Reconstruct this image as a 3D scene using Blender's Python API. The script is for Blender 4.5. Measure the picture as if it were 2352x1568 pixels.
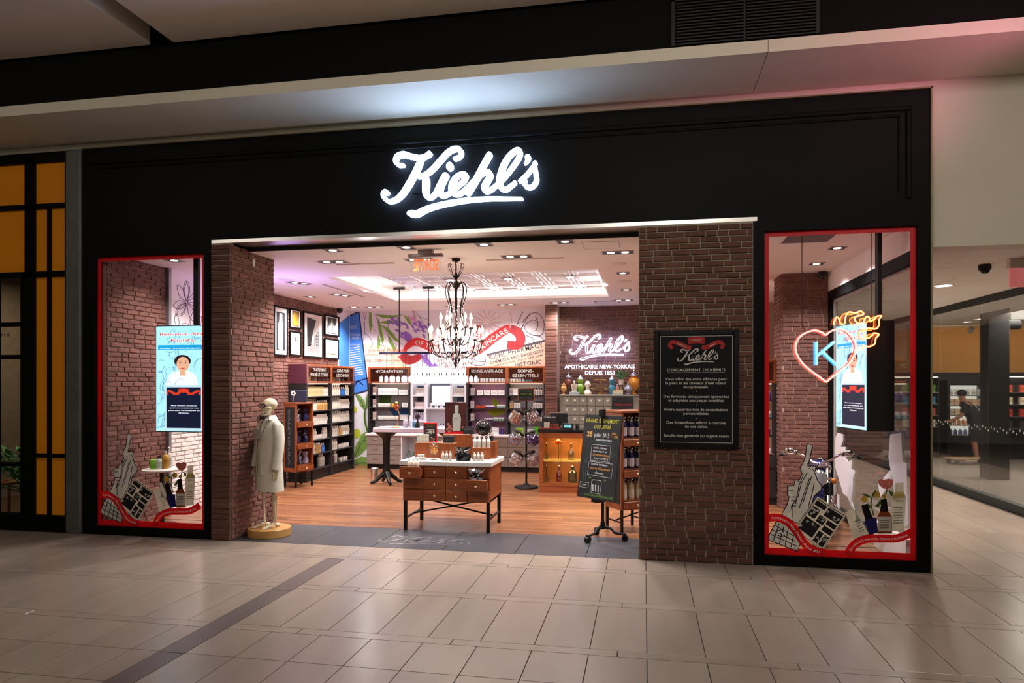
import bpy, math, random
from mathutils import Vector, Matrix
R = random.Random(7)
C = bpy.context.scene.collection
SC = bpy.context.scene
for o in list(bpy.data.objects): bpy.data.objects.remove(o)

# ------------------------------------------------------------------ camera, world, lamps, exposure
YAW = math.radians(10.75); CAM_D = 7.24; CAM_H = 1.8; FPX = 1600.0
cd = bpy.data.cameras.new('camera'); cam = bpy.data.objects.new('camera', cd); C.objects.link(cam)
cam.location = (0, -CAM_D, CAM_H); cam.rotation_euler = (math.pi/2, 0, YAW)
cd.sensor_width = 36; cd.lens = 36*FPX/2352; cd.shift_y = 96/2352; cd.clip_end = 80; cd.clip_start = .05
SC.camera = cam
W = bpy.data.worlds.new('mall_air'); SC.world = W; W.use_nodes = True
W.node_tree.nodes['Background'].inputs[0].default_value = (1.0, .82, .66, 1)
W.node_tree.nodes['Background'].inputs[1].default_value = .04
SC.view_settings.view_transform = 'Standard'; SC.view_settings.look = 'None'
SC.view_settings.gamma = 1; SC.view_settings.use_curve_mapping = False
SC.view_settings.exposure = 0.0
SC.cycles.transparent_max_bounces = 16
SC.cycles.max_bounces = 7
SC.cycles.sample_clamp_indirect = 4

def lamp(name, kind, loc, energy, col, size=.1, aim=None, spot=None, sy=None, blend=.6):
    l = bpy.data.lights.new(name, kind); l.energy = energy; l.color = col
    if kind == 'AREA':
        l.size = size
        if sy: l.shape = 'RECTANGLE'; l.size_y = sy
    else: l.shadow_soft_size = size
    if spot: l.spot_size = math.radians(spot); l.spot_blend = blend
    o = bpy.data.objects.new(name, l); C.objects.link(o); o.location = loc
    d = Vector(aim or (loc[0], loc[1], loc[2]-1)) - Vector(loc)
    o.rotation_euler = d.to_track_quat('-Z', 'Y').to_euler()
    return o
WARM = (1, .925, .82); WHITE = (1, .965, .955)
# mall concourse: big soft ceiling troughs behind the viewer
lamp('concourse_lamp', 'AREA', (.3, -4.4, 5.15), 85, WARM, 1.6, sy=1.6, aim=(.3, -2.2, 2.2))
lamp('concourse_lamp', 'AREA', (3.6, -5.0, 5.15), 85, WARM, 1.6, sy=1.6, aim=(3.4, -2.2, 2.2))
lamp('concourse_lamp', 'AREA', (-3.2, -5.0, 5.15), 52, WARM, 1.6, sy=1.6, aim=(-3.2, -2.5, 2.2))
lamp('concourse_lamp', 'AREA', (-7.5, -4.4, 5.15), 42, WARM, 1.6, sy=1.6, aim=(-7.2, -2.2, 2.2))
CZ = 3.37                      # shop ceiling height
# recessed spots of the shop: x, y, number of lamp heads, axis of the pair, power
DOWNLIGHTS = [(-3.61, .44, 1, 'x', 1), (-2.7, .44, 1, 'x', 1), (-1.78, .44, 1, 'x', 1), (-.86, .44, 1, 'x', 1),
  (-3.95, 1.17, 2, 'x', 1), (-2.8, 1.23, 2, 'x', 1), (-1.55, 1.24, 2, 'x', 1), (-.31, 1.2, 2, 'x', 1),
  (-5.3, 2.85, 2, 'd', 1), (-5.95, 4.5, 1, 'x', 1), (-5.3, 4.37, 2, 'd', 1), (-5.46, 6.3, 2, 'x', .8), (-5.9, 6.3, 1, 'x', .6),
  (-.3, 2.8, 1, 'x', 1), (-.3, 4.6, 1, 'x', 1), (-.39, 6.1, 2, 'x', .45), (-1.62, 6.25, 2, 'x', .6), (-2.7, 6.4, 2, 'x', .8),
  (-3.8, 6.5, 2, 'x', .8), (2.2, 1.4, 1, 'x', 1), (2.22, 2.48, 1, 'x', 1), (1.3, 1.9, 1, 'x', 1), (-5.6, 1.2, 1, 'x', 1), (-5.9, .7, 1, 'x', .8), (2.1, 4.2, 1, 'x', .8), (.9, 3.6, 1, 'x', .9)]
for x, y, n, ax, pw in DOWNLIGHTS:
    lamp('downlight_lamp', 'SPOT', (x, y, CZ-.03), (70 if y < .9 else (185 if x < -4.7 and y > 2.5 else (115 if y > 5.9 else 150)))*pw*(1.5 if n == 2 else 1), WHITE, .06, spot=125, blend=.7, aim=(-6.15, y, .9) if (x < -4.7 and y > 2.5) else ((x, 6.95, .9) if (y > 5.9 and x < -1) else None))
for x, y, z, sx, sy in [(-2.63, 5.56, CZ+.062, 3.8, .05), (-4.69, 3.95, CZ+.062, .05, 2.7), (-.57, 3.95, CZ+.062, .05, 2.7)]:
    o = lamp('cove_strip', 'AREA', (x, y, z), 26, (1, .97, .94), sx, sy=sy, aim=(-2.63, 3.9, z+.09))
# added lamp without a fixture: violet wash on the ceiling
lamp('screen_wash', 'AREA', (-5.2, 2.2, 2.4), 16, (.5, .35, 1), .5, aim=(-5.2, 2.6, 4))
# side corridor and neighbours
for x, y in [(3.6, 3.2), (3.9, 6.5), (3.6, 10)]:
    lamp('corridor_lamp', 'SPOT', (x, y, 3.08), 380, WARM, .1, spot=150)
lamp('neighbour_lamp', 'AREA', (7.6, 7.6, 3.1), 260, WARM, 2.0)
lamp('grocer_lamp', 'AREA', (-8.6, 1.6, 3.4), 45, (1, .8, .5), 1.2)
# added pink spot that tints the soffit; no sign is built behind it
lamp('pink_sign_lamp', 'SPOT', (4.3, -2.4, 3.9), 260, (1, .3, .5), .3, aim=(2.2, -.5, 4.69), spot=46, blend=1)

# ------------------------------------------------------------------ pixel -> world helpers for measured positions
_s, _c = math.sin(YAW), math.cos(YAW)
def _ray(px, py):
    u = (px-1176)/FPX; return Vector((-_s+u*_c, _c+u*_s, -(py-880)/FPX))
def on_y(px, py, y):
    r = _ray(px, py); t = (y+CAM_D)/r.y; return Vector((r.x*t, y, CAM_H+r.z*t))
def on_x(px, py, x):
    r = _ray(px, py); t = x/r.x; return Vector((x, -CAM_D+r.y*t, CAM_H+r.z*t))

# ------------------------------------------------------------------ materials
def lin(c):
    if isinstance(c, str): c = [int(c[i:i+2], 16) for i in (0, 2, 4)]
    return tuple(((v/255)/12.92 if v/255 <= .04045 else ((v/255+.055)/1.055)**2.4) for v in c) + (1,)
_M = {}
def mat(name, col=(200, 200, 200), rough=.5, metal=0, var=.12, scale=8, stretch=(1, 1, 1), emit=0, emit_col=None, bump=0, rand=0, spec=.5, trans=0, alpha=1, detail=3, coat=0, through=0):
    if name in _M: return _M[name]
    m = bpy.data.materials.new(name); m.use_nodes = True; nt = m.node_tree; N = nt.nodes; L = nt.links
    p = N['Principled BSDF']; c = lin(col)
    p.inputs['Roughness'].default_value = rough; p.inputs['Metallic'].default_value = metal
    p.inputs['Specular IOR Level'].default_value = spec
    if coat: p.inputs['Coat Weight'].default_value = coat
    if trans: p.inputs['Transmission Weight'].default_value = trans
    if alpha < 1: p.inputs['Alpha'].default_value = alpha
    tc = N.new('ShaderNodeTexCoord'); mp = N.new('ShaderNodeMapping'); mp.inputs['Scale'].default_value = stretch
    nz = N.new('ShaderNodeTexNoise'); nz.inputs['Scale'].default_value = scale; nz.inputs['Detail'].default_value = detail
    L.new(tc.outputs['Object'], mp.inputs[0]); L.new(mp.outputs[0], nz.inputs['Vector'])
    rp = N.new('ShaderNodeValToRGB'); rp.color_ramp.elements[0].position = .3; rp.color_ramp.elements[1].position = .7
    rp.color_ramp.elements[0].color = [v*(1-var) for v in c[:3]]+[1]; rp.color_ramp.elements[1].color = [min(1, v*(1+var)) for v in c[:3]]+[1]
    L.new(nz.outputs['Fac'], rp.inputs[0]); out = rp.outputs[0]
    if rand:
        oi = N.new('ShaderNodeObjectInfo'); hs = N.new('ShaderNodeHueSaturation')
        m1 = N.new('ShaderNodeMapRange'); m1.inputs['To Min'].default_value = 1-rand; m1.inputs['To Max'].default_value = 1+rand
        L.new(oi.outputs['Random'], m1.inputs[0]); L.new(m1.outputs[0], hs.inputs['Value']); L.new(out, hs.inputs['Color']); out = hs.outputs[0]
        ad = N.new('ShaderNodeVectorMath'); L.new(mp.outputs[0], ad.inputs[0]); sc_ = N.new('ShaderNodeMath'); sc_.operation = 'MULTIPLY'; sc_.inputs[1].default_value = 37
        L.new(oi.outputs['Random'], sc_.inputs[0]); L.new(sc_.outputs[0], ad.inputs[1]); L.new(ad.outputs[0], nz.inputs['Vector'])
    L.new(out, p.inputs['Base Color'])
    if emit:
        p.inputs['Emission Strength'].default_value = emit
        p.inputs['Emission Color'].default_value = lin(emit_col or col)
    if through:                          # thin film lit from behind as well as from the front
        tl_ = N.new('ShaderNodeBsdfTranslucent'); mx = N.new('ShaderNodeMixShader'); mx.inputs[0].default_value = through
        L.new(out, tl_.inputs[0]); L.new(p.outputs[0], mx.inputs[1]); L.new(tl_.outputs[0], mx.inputs[2]); L.new(mx.outputs[0], N['Material Output'].inputs[0])
    if bump:
        b = N.new('ShaderNodeBump'); b.inputs['Strength'].default_value = bump; b.inputs['Distance'].default_value = .01
        L.new(nz.outputs['Fac'], b.inputs['Height']); L.new(b.outputs[0], p.inputs['Normal'])
    _M[name] = m; return m
def wood(name, c1, c2, rough=.35, axis='x', sc=6, rand=0):
    """grain running along one axis"""
    if name in _M: return _M[name]
    m = mat(name, c1, rough, rand=rand); nt = m.node_tree; N = nt.nodes
    mp = next(n for n in N if n.type == 'MAPPING'); mp.inputs['Scale'].default_value = {'x': (.6, 9, 9), 'y': (9, .6, 9), 'z': (9, 9, .6)}[axis]
    nz = next(n for n in N if n.type == 'TEX_NOISE'); nz.inputs['Scale'].default_value = sc; nz.inputs['Distortion'].default_value = 1.2; nz.inputs['Detail'].default_value = 5
    rp = next(n for n in N if n.type == 'VALTORGB'); rp.color_ramp.elements[0].color = lin(c2); rp.color_ramp.elements[1].color = lin(c1)
    return m
def glass(name, tint=(255, 255, 255), refl=.06, rough=0):
    if name in _M: return _M[name]
    m = bpy.data.materials.new(name); m.use_nodes = True; nt = m.node_tree; N = nt.nodes; L = nt.links
    N.remove(N['Principled BSDF']); t = N.new('ShaderNodeBsdfTransparent'); g = N.new('ShaderNodeBsdfGlossy'); x = N.new('ShaderNodeMixShader')
    fr = N.new('ShaderNodeLayerWeight'); fr.inputs['Blend'].default_value = .12; mu = N.new('ShaderNodeMath'); mu.operation = 'MULTIPLY_ADD'; mu.inputs[1].default_value = .6; mu.inputs[2].default_value = refl
    L.new(fr.outputs['Fresnel'], mu.inputs[0]); L.new(mu.outputs[0], x.inputs[0])
    nz = N.new('ShaderNodeTexNoise'); rp = N.new('ShaderNodeValToRGB'); rp.color_ramp.elements[0].color = [v*.98 for v in lin(tint)[:3]]+[1]; rp.color_ramp.elements[1].color = lin(tint)
    L.new(nz.outputs['Fac'], rp.inputs[0]); L.new(rp.outputs[0], t.inputs[0]); g.inputs['Roughness'].default_value = rough
    L.new(t.outputs[0], x.inputs[1]); L.new(g.outputs[0], x.inputs[2]); L.new(x.outputs[0], N['Material Output'].inputs[0])
    _M[name] = m; return m
def neon(name, col, k):
    return mat(name, col, .3, emit=k, emit_col=col, var=.02)

# ------------------------------------------------------------------ mesh helpers
class MB:
    """collects simple solids; build() links them as one mesh object"""
    def __init__(s): s.v = []; s.f = []; s.mi = []; s.m = 0; s.T = Matrix()
    def add(s, vs, fs):
        b = len(s.v); s.v += [tuple(s.T @ Vector(v)) for v in vs]
        for f in fs: s.f.append([i+b for i in f]); s.mi.append(s.m)
        return s
    def box(s, a, b):
        (x0, y0, z0), (x1, y1, z1) = [min(p, q) for p, q in zip(a, b)], [max(p, q) for p, q in zip(a, b)]
        return s.add([(x0, y0, z0), (x1, y0, z0), (x1, y1, z0), (x0, y1, z0), (x0, y0, z1), (x1, y0, z1), (x1, y1, z1), (x0, y1, z1)],
                     [(0, 3, 2, 1), (4, 5, 6, 7), (0, 1, 5, 4), (1, 2, 6, 5), (2, 3, 7, 6), (3, 0, 4, 7)])
    def cbox(s, c, d): return s.box([c[i]-d[i]/2 for i in range(3)], [c[i]+d[i]/2 for i in range(3)])
    def bbox(s, a, b, r=.01):
        """box with chamfered edges"""
        lo = [min(p, q) for p, q in zip(a, b)]; hi = [max(p, q) for p, q in zip(a, b)]; r = min([r]+[(hi[i]-lo[i])*.45 for i in range(3)])
        vs = []; idx = {}
        for sx in (0, 1):
            for sy in (0, 1):
                for sz in (0, 1):
                    for k in range(3):
                        p = [(lo, hi)[q][i] + (0 if i == k else (r if q == 0 else -r)) for i, q in enumerate((sx, sy, sz))]
                        idx[(sx, sy, sz, k)] = len(vs); vs.append(p)
        fs = []
        for k in range(3):
            o = [i for i in range(3) if i != k]
            for q in (0, 1):
                ring = []
                for u, v in ((0, 0), (1, 0), (1, 1), (0, 1)):
                    t = [0, 0, 0]; t[k] = q; t[o[0]] = u; t[o[1]] = v; ring.append(idx[(*t, k)])
                fs.append(ring if (q == 1) == (k != 1) else ring[::-1])
        for k in range(3):
            o = [i for i in range(3) if i != k]
            for u in (0, 1):
                for v in (0, 1):
                    t0 = [0, 0, 0]; t0[o[0]] = u; t0[o[1]] = v; t1 = list(t0); t1[k] = 1
                    fs.append([idx[(*t0, o[0])], idx[(*t0, o[1])], idx[(*t1, o[1])], idx[(*t1, o[0])]])
        for sx in (0, 1):
            for sy in (0, 1):
                for sz in (0, 1): fs.append([idx[(sx, sy, sz, k)] for k in range(3)])
        return s.add(vs, fs)
    def lathe(s, prof, c=(0, 0, 0), n=16, axis='z'):
        vs = []; fs = []
        for r, z in prof:
            for i in range(n):
                a = 2*math.pi*i/n; p = (r*math.cos(a), r*math.sin(a), z)
                if axis == 'x': p = (p[2], p[0], p[1])
                if axis == 'y': p = (p[0], p[2], p[1])
                vs.append((p[0]+c[0], p[1]+c[1], p[2]+c[2]))
        for j in range(len(prof)-1):
            for i in range(n):
                k = (i+1) % n; fs.append((j*n+i, j*n+k, (j+1)*n+k, (j+1)*n+i))
        fs.append(list(range(n))[::-1]); m = (len(prof)-1)*n; fs.append(list(range(m, m+n)))
        return s.add(vs, fs)
    def cyl(s, c, r, h, n=16, axis='z', r2=None): return s.lathe([(r, 0), (r if r2 is None else r2, h)], c, n, axis)
    def ball(s, c, r, n=12, sq=(1, 1, 1)):
        T = s.T; s.T = T @ Matrix.Translation(c) @ Matrix.Diagonal((*sq, 1))
        m = max(4, n//2); s.lathe([(max(r*.02, r*math.sin(math.pi*j/m)), -r*math.cos(math.pi*j/m)) for j in range(m+1)], (0, 0, 0), n); s.T = T; return s
    def tube(s, pts, r, n=8, closed=False):
        pts = [Vector(p) for p in pts]; rs = r if isinstance(r, (list, tuple)) else [r]*len(pts); vs = []; fs = []; N = len(pts); up = None
        for i, p in enumerate(pts):
            a = pts[(i-1) % N] if (closed or i) else p; b = pts[(i+1) % N] if (closed or i < N-1) else p
            t = (b-a).normalized() if (b-a).length > 1e-9 else Vector((0, 0, 1))
            if up is None: up = Vector((0, 0, 1)) if abs(t.z) < .9 else Vector((1, 0, 0))
            x = up.cross(t); x = x.normalized() if x.length > 1e-6 else t.orthogonal().normalized(); y = t.cross(x); up = y
            for k in range(n):
                q = 2*math.pi*k/n; vs.append(p + rs[i]*(math.cos(q)*x+math.sin(q)*y))
        for i in range(N if closed else N-1):
            j = (i+1) % N
            for k in range(n): l = (k+1) % n; fs.append((i*n+k, i*n+l, j*n+l, j*n+k))
        if not closed: fs.append(list(range(n))[::-1]); fs.append(list(range((N-1)*n, N*n)))
        return s.add(vs, fs)
    def bar(s, a, b, w, h=None):
        """rectangular bar between two points"""
        a = Vector(a); b = Vector(b); t = (b-a).normalized(); x = Vector((0, 0, 1)).cross(t)
        x = x.normalized() if x.length > 1e-5 else Vector((1, 0, 0)); y = t.cross(x); h = h or w; vs = []
        for p in (a, b):
            for i, j in ((-1, -1), (1, -1), (1, 1), (-1, 1)): vs.append(p+x*i*w/2+y*j*h/2)
        return s.add(vs, [(3, 2, 1, 0), (4, 5, 6, 7), (0, 1, 5, 4), (1, 2, 6, 5), (2, 3, 7, 6), (3, 0, 4, 7)])
    def prism(s, poly, y0, y1):
        """polygon in x,z extruded along y"""
        n = len(poly); vs = [(x, y0, z) for x, z in poly]+[(x, y1, z) for x, z in poly]
        return s.add(vs, [list(range(n)), list(range(2*n-1, n-1, -1))]+[(i, i+n, (i+1) % n+n, (i+1) % n) for i in range(n)])
    def quad(s, *p): return s.add(p, [list(range(len(p)))])
    def build(s, name, mats, parent=None, loc=None, smooth=False, link=True):
        me = bpy.data.meshes.new(name); me.from_pydata(s.v, [], s.f)
        mats = mats if isinstance(mats, (list, tuple)) else [mats]
        for m in mats: me.materials.append(m)
        if len(mats) > 1: me.polygons.foreach_set('material_index', s.mi)
        me.polygons.foreach_set('use_smooth', [bool(smooth)]*len(me.polygons))
        if smooth and smooth != 'all': me.set_sharp_from_angle(angle=math.radians(38))
        me.update()
        return obj(name, me, parent, loc)
def obj(name, me, parent=None, loc=None):
    o = bpy.data.objects.new(name, me); C.objects.link(o)
    if parent: o.parent = parent
    if loc is not None: o.location = loc
    return o
def tag(o, label=None, cat=None, group=None, kind=None):
    for k, v in (('label', label), ('category', cat), ('group', group), ('kind', kind)):
        if v: o[k] = v
    return o
def thing(name, label, cat, loc=(0, 0, 0), rz=0, group=None):
    o = bpy.data.objects.new(name, None); o.empty_display_size = .1; C.objects.link(o); o.location = loc; o.rotation_euler = (0, 0, rz)
    return tag(o, label, cat, group)
def struct(name, mb, m, parent=None, smooth=False):
    o = mb.build(name, m, parent, smooth=smooth); o['kind'] = 'structure'; return o
def dup(o, loc=None, rz=None, label=None, group=None, scale=None):
    c = o.copy(); C.objects.link(c)
    for ch in o.children:
        k = ch.copy(); C.objects.link(k); k.parent = c
        for g in ch.children: q = g.copy(); C.objects.link(q); q.parent = k
    if loc is not None: c.location = loc
    if rz is not None: c.rotation_euler = (0, 0, rz)
    if scale is not None: c.scale = scale
    if label: c['label'] = label
    if group: c['group'] = group
    return c
ORD = ['first', 'second', 'third', 'fourth', 'fifth', 'sixth', 'seventh', 'eighth', 'ninth', 'tenth', 'eleventh', 'twelfth', 'thirteenth', 'fourteenth', 'fifteenth', 'sixteenth', 'seventeenth', 'eighteenth', 'nineteenth', 'twentieth']
def spline(pts, k=6):
    """Catmull-Rom through points of any dimension"""
    P = [list(map(float, p)) for p in pts]; out = []
    for i in range(len(P)-1):
        a, b, c, d = P[max(i-1, 0)], P[i], P[i+1], P[min(i+2, len(P)-1)]
        for j in range(k):
            t = j/k
            out.append([.5*(2*q+(r-p)*t+(2*p-5*q+4*r-u)*t*t+(3*q-p-3*r+u)*t**3) for p, q, r, u in zip(a, b, c, d)])
    return out+[P[-1]]
def ribbon(mb, pts, y0, y1, ends=True):
    """brush stroke in x,z: pts (x, z, width), extruded y0..y1"""
    L_ = []; R_ = []; n = len(pts)
    for i, (x, z, w) in enumerate(pts):
        ax, az = pts[max(i-1, 0)][:2]; bx, bz = pts[min(i+1, n-1)][:2]; dx, dz = bx-ax, bz-az; l = math.hypot(dx, dz) or 1; nx, nz = -dz/l*w/2, dx/l*w/2
        L_.append((x+nx, z+nz)); R_.append((x-nx, z-nz))
    vs = []
    for a, b in zip(L_, R_): vs += [(a[0], y0, a[1]), (b[0], y0, b[1]), (a[0], y1, a[1]), (b[0], y1, b[1])]
    fs = []
    for i in range(n-1):
        a = 4*i; b = a+4; fs += [(a, a+1, b+1, b), (a+2, b+2, b+3, a+3), (a, b, b+2, a+2), (a+1, a+3, b+3, b+1)]
    mb.add(vs, fs)
    if ends:
        for x, z, w in (pts[0], pts[-1]): disc(mb, x, z, w/2, y0, y1)
def disc(mb, x, z, r, y0, y1, n=14):
    mb.prism([(x+r*math.cos(2*math.pi*i/n), z+r*math.sin(2*math.pi*i/n)) for i in range(n)], y0, y1)
def text_mesh(s, size, bold=0, extrude=0, align='CENTER', lh=1.0, shear=0, width=1.0):
    cu = bpy.data.curves.new('t', 'FONT'); cu.body = s; cu.size = size; cu.align_x = align; cu.extrude = extrude; cu.offset = bold; cu.space_line = lh; cu.resolution_u = 2; cu.shear = shear
    o = bpy.data.objects.new('t', cu); me = bpy.data.meshes.new_from_object(o); bpy.data.objects.remove(o); bpy.data.curves.remove(cu)
    if width != 1: me.transform(Matrix.Diagonal((width, 1, 1, 1)))
    return me
def text(parent, name, s, size, loc, m, rot=(math.pi/2, 0, 0), **k):
    me = text_mesh(s, size, **k); me.materials.append(m); me.name = name
    o = obj(name, me, parent, loc); o.rotation_euler = rot; return o
# ================================================================== structure
m_black = mat('black_cladding', (6, 6, 7), .55, var=.1, spec=.12)
m_blackin = mat('matte_black', (9, 9, 9), .6, var=.1)
m_cream = mat('cream_paint', (214, 206, 186), .8, var=.02, scale=2)
m_dark = mat('dark_bulkhead', (5, 5, 4), .75, spec=.15, var=.1)
m_grey = mat('grey_ceiling_board', (214, 200, 184), .85, var=.03, scale=1.5)
m_white = mat('white_paint', (238, 230, 226), .7, var=.015, scale=3)
m_steel = mat('brushed_steel', (222, 218, 214), .3, 1, var=.06, scale=30, stretch=(.2, 4, 4))
m_mortar = mat('mortar', (164, 136, 122), .95, var=.15, scale=40, bump=.4)
m_mortar_d = mat('mortar_outside', (156, 144, 124), .95, var=.15, scale=40, bump=.4)
m_brick = mat('red_brick', (114, 74, 64), .9, var=.22, scale=2.2, bump=.5, rand=.22)
m_brick_d = mat('brown_red_brick', (98, 64, 52), .9, var=.22, scale=2.2, bump=.5, rand=.22)
m_tile = mat('floor_tile', (150, 134, 121), .24, var=.09, scale=1.3, rand=.045, stretch=(1, .35, 1), bump=0, spec=.45)
m_joint = mat('tile_joint', (70, 58, 50), .9, var=.1)
m_striptile = mat('dark_strip_tile', (96, 82, 78), .35, var=.08, scale=2, rand=.03)
m_slate = mat('slate_threshold', (64, 63, 68), .42, var=.14, scale=3, rand=.05)
m_red = mat('red_vinyl', (232, 24, 36), .45, var=.03, through=.45)
m_gl = glass('clear_glass', refl=.03)

# ---- concourse floor, tile by tile
GX = .381; X0 = -.745
fl = struct('floor', MB().box((-10, -9, -.06), (6.2, 16, -.012)), m_joint)
def unit_tile():
    mb = MB(); e = .0; b = .0022
    mb.add([(-.5, -.5, -1), (.5, -.5, -1), (.5, .5, -1), (-.5, .5, -1), (-.5, -.5, -.18), (.5, -.5, -.18), (.5, .5, -.18), (-.5, .5, -.18), (-.498, -.498, 0), (.498, -.498, 0), (.498, .498, 0), (-.498, .498, 0)],
           [(0, 1, 5, 4), (1, 2, 6, 5), (2, 3, 7, 6), (3, 0, 4, 7), (4, 5, 9, 8), (5, 6, 10, 9), (6, 7, 11, 10), (7, 4, 8, 11), (8, 9, 10, 11)])
    me = bpy.data.meshes.new('floor_tile'); me.from_pydata(mb.v, [], mb.f); return me
TM = unit_tile(); TM.materials.append(m_tile); TS = TM.copy(); TS.materials[0] = m_striptile; TL = TM.copy(); TL.materials[0] = m_slate
def tile(par, me, x0, x1, y0, y1, name='floor_tile', g=.0055, z=0):
    o = obj(name, me, par, ((x0+x1)/2, (y0+y1)/2, z)); o.scale = (x1-x0-g, y1-y0-g, .012); return o
rows = [(-.45, -.002), (-1.46, -.545), (-2.5, -1.575), (-3.08, -2.605), (-3.56, -3.08), (-4.4, -3.56)]
ks = list(range(-20, 14))
for y0, y1 in rows:
    for k in ks:
        x0 = X0+k*GX; x1 = x0+GX
        if y1 < -.5 and x0 < -3.1 < x1+.05 or (y1 < -.5 and -3.25 < x0 < -2.95):
            if x0 < -3.2 < x1: tile(fl, TM, x0, -3.205, y0, y1)
            if x0 < -3.015 < x1: tile(fl, TM, -3.015, x1, y0, y1)
            continue
        if y0 < -3.5 and (k > 8 or k < -14): continue
        tile(fl, TM, x0, x1, y0, y1)
for i, (y0, y1) in enumerate([(-.545, -.45), (-1.575, -1.46), (-2.605, -2.5)]):
    for k in range(-7, 5):
        x0 = -.176+.0+k*3*GX; x1 = x0+3*GX
        if i and x0 < -3.015 < x1+.2:
            if x0 < -3.205: tile(fl, TM, x0, -3.205, y0, y1)
            if x1 > -3.015: tile(fl, TM, max(x0, -3.015), x1, y0, y1)
        else: tile(fl, TM, x0, x1, y0, y1)
for y0, y1 in [(-1.65, -.55), (-3.085, -1.65), (-4.4, -3.085)]: tile(fl, TS, -3.205, -3.015, y0, y1)
for j in range(7):                       # side corridor
    for k in range(9, 15): tile(fl, TM, X0+k*GX+.001, X0+k*GX+GX, .0+j*1.03, .0+j*1.03+1.03)
far = MB()
for j in range(7, 14):
    for k in range(9, 15): far.box((X0+k*GX, j*1.03+.002, -.012), (X0+k*GX+GX-.004, j*1.03+1.028, 0))
tag(far.build('floor_tile', m_tile, fl), kind='stuff')
# slate threshold across the entrance
sl = struct('floor_threshold', MB().box((-4.654, .0, -.05), (-.056, .97, -.012)), m_joint)
sx = [-4.654, -3.75, -2.95, -2.15, -1.35, -.6, -.056]
for a, b in zip(sx, sx[1:]): tile(sl, TL, a, b, .0, .97, 'slate_slab', z=.001)

# ---- shop floor: narrow boards (joined: a board is some 3 px deep in view)
m_plank = wood('bamboo_board', (154, 102, 68), (120, 74, 48), .3, 'x', 5)
nt = m_plank.node_tree; p = nt.nodes['Principled BSDF']
fs = struct('floor_shop', MB().box((-6.45, .05, -.06), (2.6, 7.3, -.012)), m_joint)
mb = [MB(), MB(), MB()]
y = .972; r = random.Random(3)
def board(x0, x1, y0, y1):
    mb[r.choice((0, 0, 1, 2))].box((x0+.0008, y0+.0008, -.012), (x1-.0008, y1-.0008, 0))
while y < 7.25:
    x = -6.42-r.random()*.8
    while x < 2.58:
        l = r.uniform(.7, 1.3); board(max(x, -6.42), min(x+l, 2.58), y, y+.075); x += l
    y += .075
y = .1
while y < .96:
    for a, b in ((-6.42, -4.66), (-.05, 2.58)):
        x = a
        while x < b: l = r.uniform(.5, 1.1); board(x, min(x+l, b), y, y+.075); x += l
    y += .075
m_pl2 = wood('bamboo_board_pale', (170, 116, 78), (132, 84, 54), .3, 'x', 5); m_pl3 = wood('bamboo_board_dark', (136, 88, 58), (106, 64, 42), .3, 'x', 5)
for b, m in zip(mb, (m_plank, m_pl2, m_pl3)): tag(b.build('floor_board', m, fs), kind='stuff')

# ---- brickwork: every brick an object under its wall, up to 300; the rest joined
def brick_mesh(rr):
    j = lambda s: rr.uniform(-s, s)
    vs = [(-.5, 0, -.5), (.5, 0, -.5), (.5, 0, .5), (-.5, 0, .5)]
    vs += [(x+j(.012), .75, z+j(.04)) for x, z in ((-.49, -.48), (.49, -.48), (.49, .48), (-.49, .48))]
    vs += [(x+j(.02), 1+j(.12), z+j(.05)) for x, z in ((-.455, -.38), (.455, -.38), (.455, .38), (-.455, .38))]
    fs = [(0, 1, 5, 4), (1, 2, 6, 5), (2, 3, 7, 6), (3, 0, 4, 7), (4, 5, 9, 8), (5, 6, 10, 9), (6, 7, 11, 10), (7, 4, 8, 11), (8, 9, 10, 11)]
    me = bpy.data.meshes.new('brick'); me.from_pydata(vs, [], fs); return me
_rr = random.Random(11); BR = [brick_mesh(_rr) for _ in range(6)]
for b in BR: b.materials.append(m_brick)
BRD = []
for b in BR: c = b.copy(); c.materials[0] = m_brick_d; BRD.append(c)
COURSE = .0606
def brickwork(par, org, u, n, width, z0, z1, meshes, keep=None, seed=1, L=.197, depth=.016, hmax=300, stuffmat=None):
    """bricks on the plane through org, running along u, outward normal n"""
    rr = random.Random(seed); u = Vector(u); n = Vector(n); org = Vector(org); lst = []
    rot = Matrix((n.cross(Vector((0, 0, 1))), n, Vector((0, 0, 1)))).transposed().to_euler()
    k = 0; z = z0
    while z < z1-.02:
        h = min(COURSE, z1-z); x = -(L/2 if k % 2 else 0)+rr.uniform(-.02, .02) - L*.2
        while x < width-.01:
            l = L*rr.choice((1, 1, 1, .92, 1.06, .55)) if width > .4 else width+1
            a = max(x, 0); b = min(x+l, width)
            if width-b < .04: b = width
            if width <= .4: a, b = (0, width)
            if b-a > .03:
                c = org+u*((a+b)/2)+Vector((0, 0, z+h/2))
                if keep is None or keep(c): lst.append((c, b-a-.012, h-.011, rr.uniform(.7, 1.25)*depth, rr.choice(meshes)))
            x = b if b == width else x+l
            if b == width: break
        z += h; k += 1
    eye = Vector((0, -CAM_D, CAM_H)); lst.sort(key=lambda t: (t[0]-eye).length)
    for c, l, h, d, me in lst[:hmax]:
        o = obj('brick', me, par, c); o.rotation_euler = rot; o.scale = (l, d, h)
    if lst[hmax:]:
        b = MB()
        for c, l, h, d, me in lst[hmax:]:
            b.T = Matrix.Translation(c) @ rot.to_matrix().to_4x4() @ Matrix.Diagonal((l, d, h, 1)); b.add([v.co for v in me.vertices], [list(p.vertices) for p in me.polygons])
        tag(b.build('brickwork', stuffmat or meshes[0].materials[0], par), kind='stuff')
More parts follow.
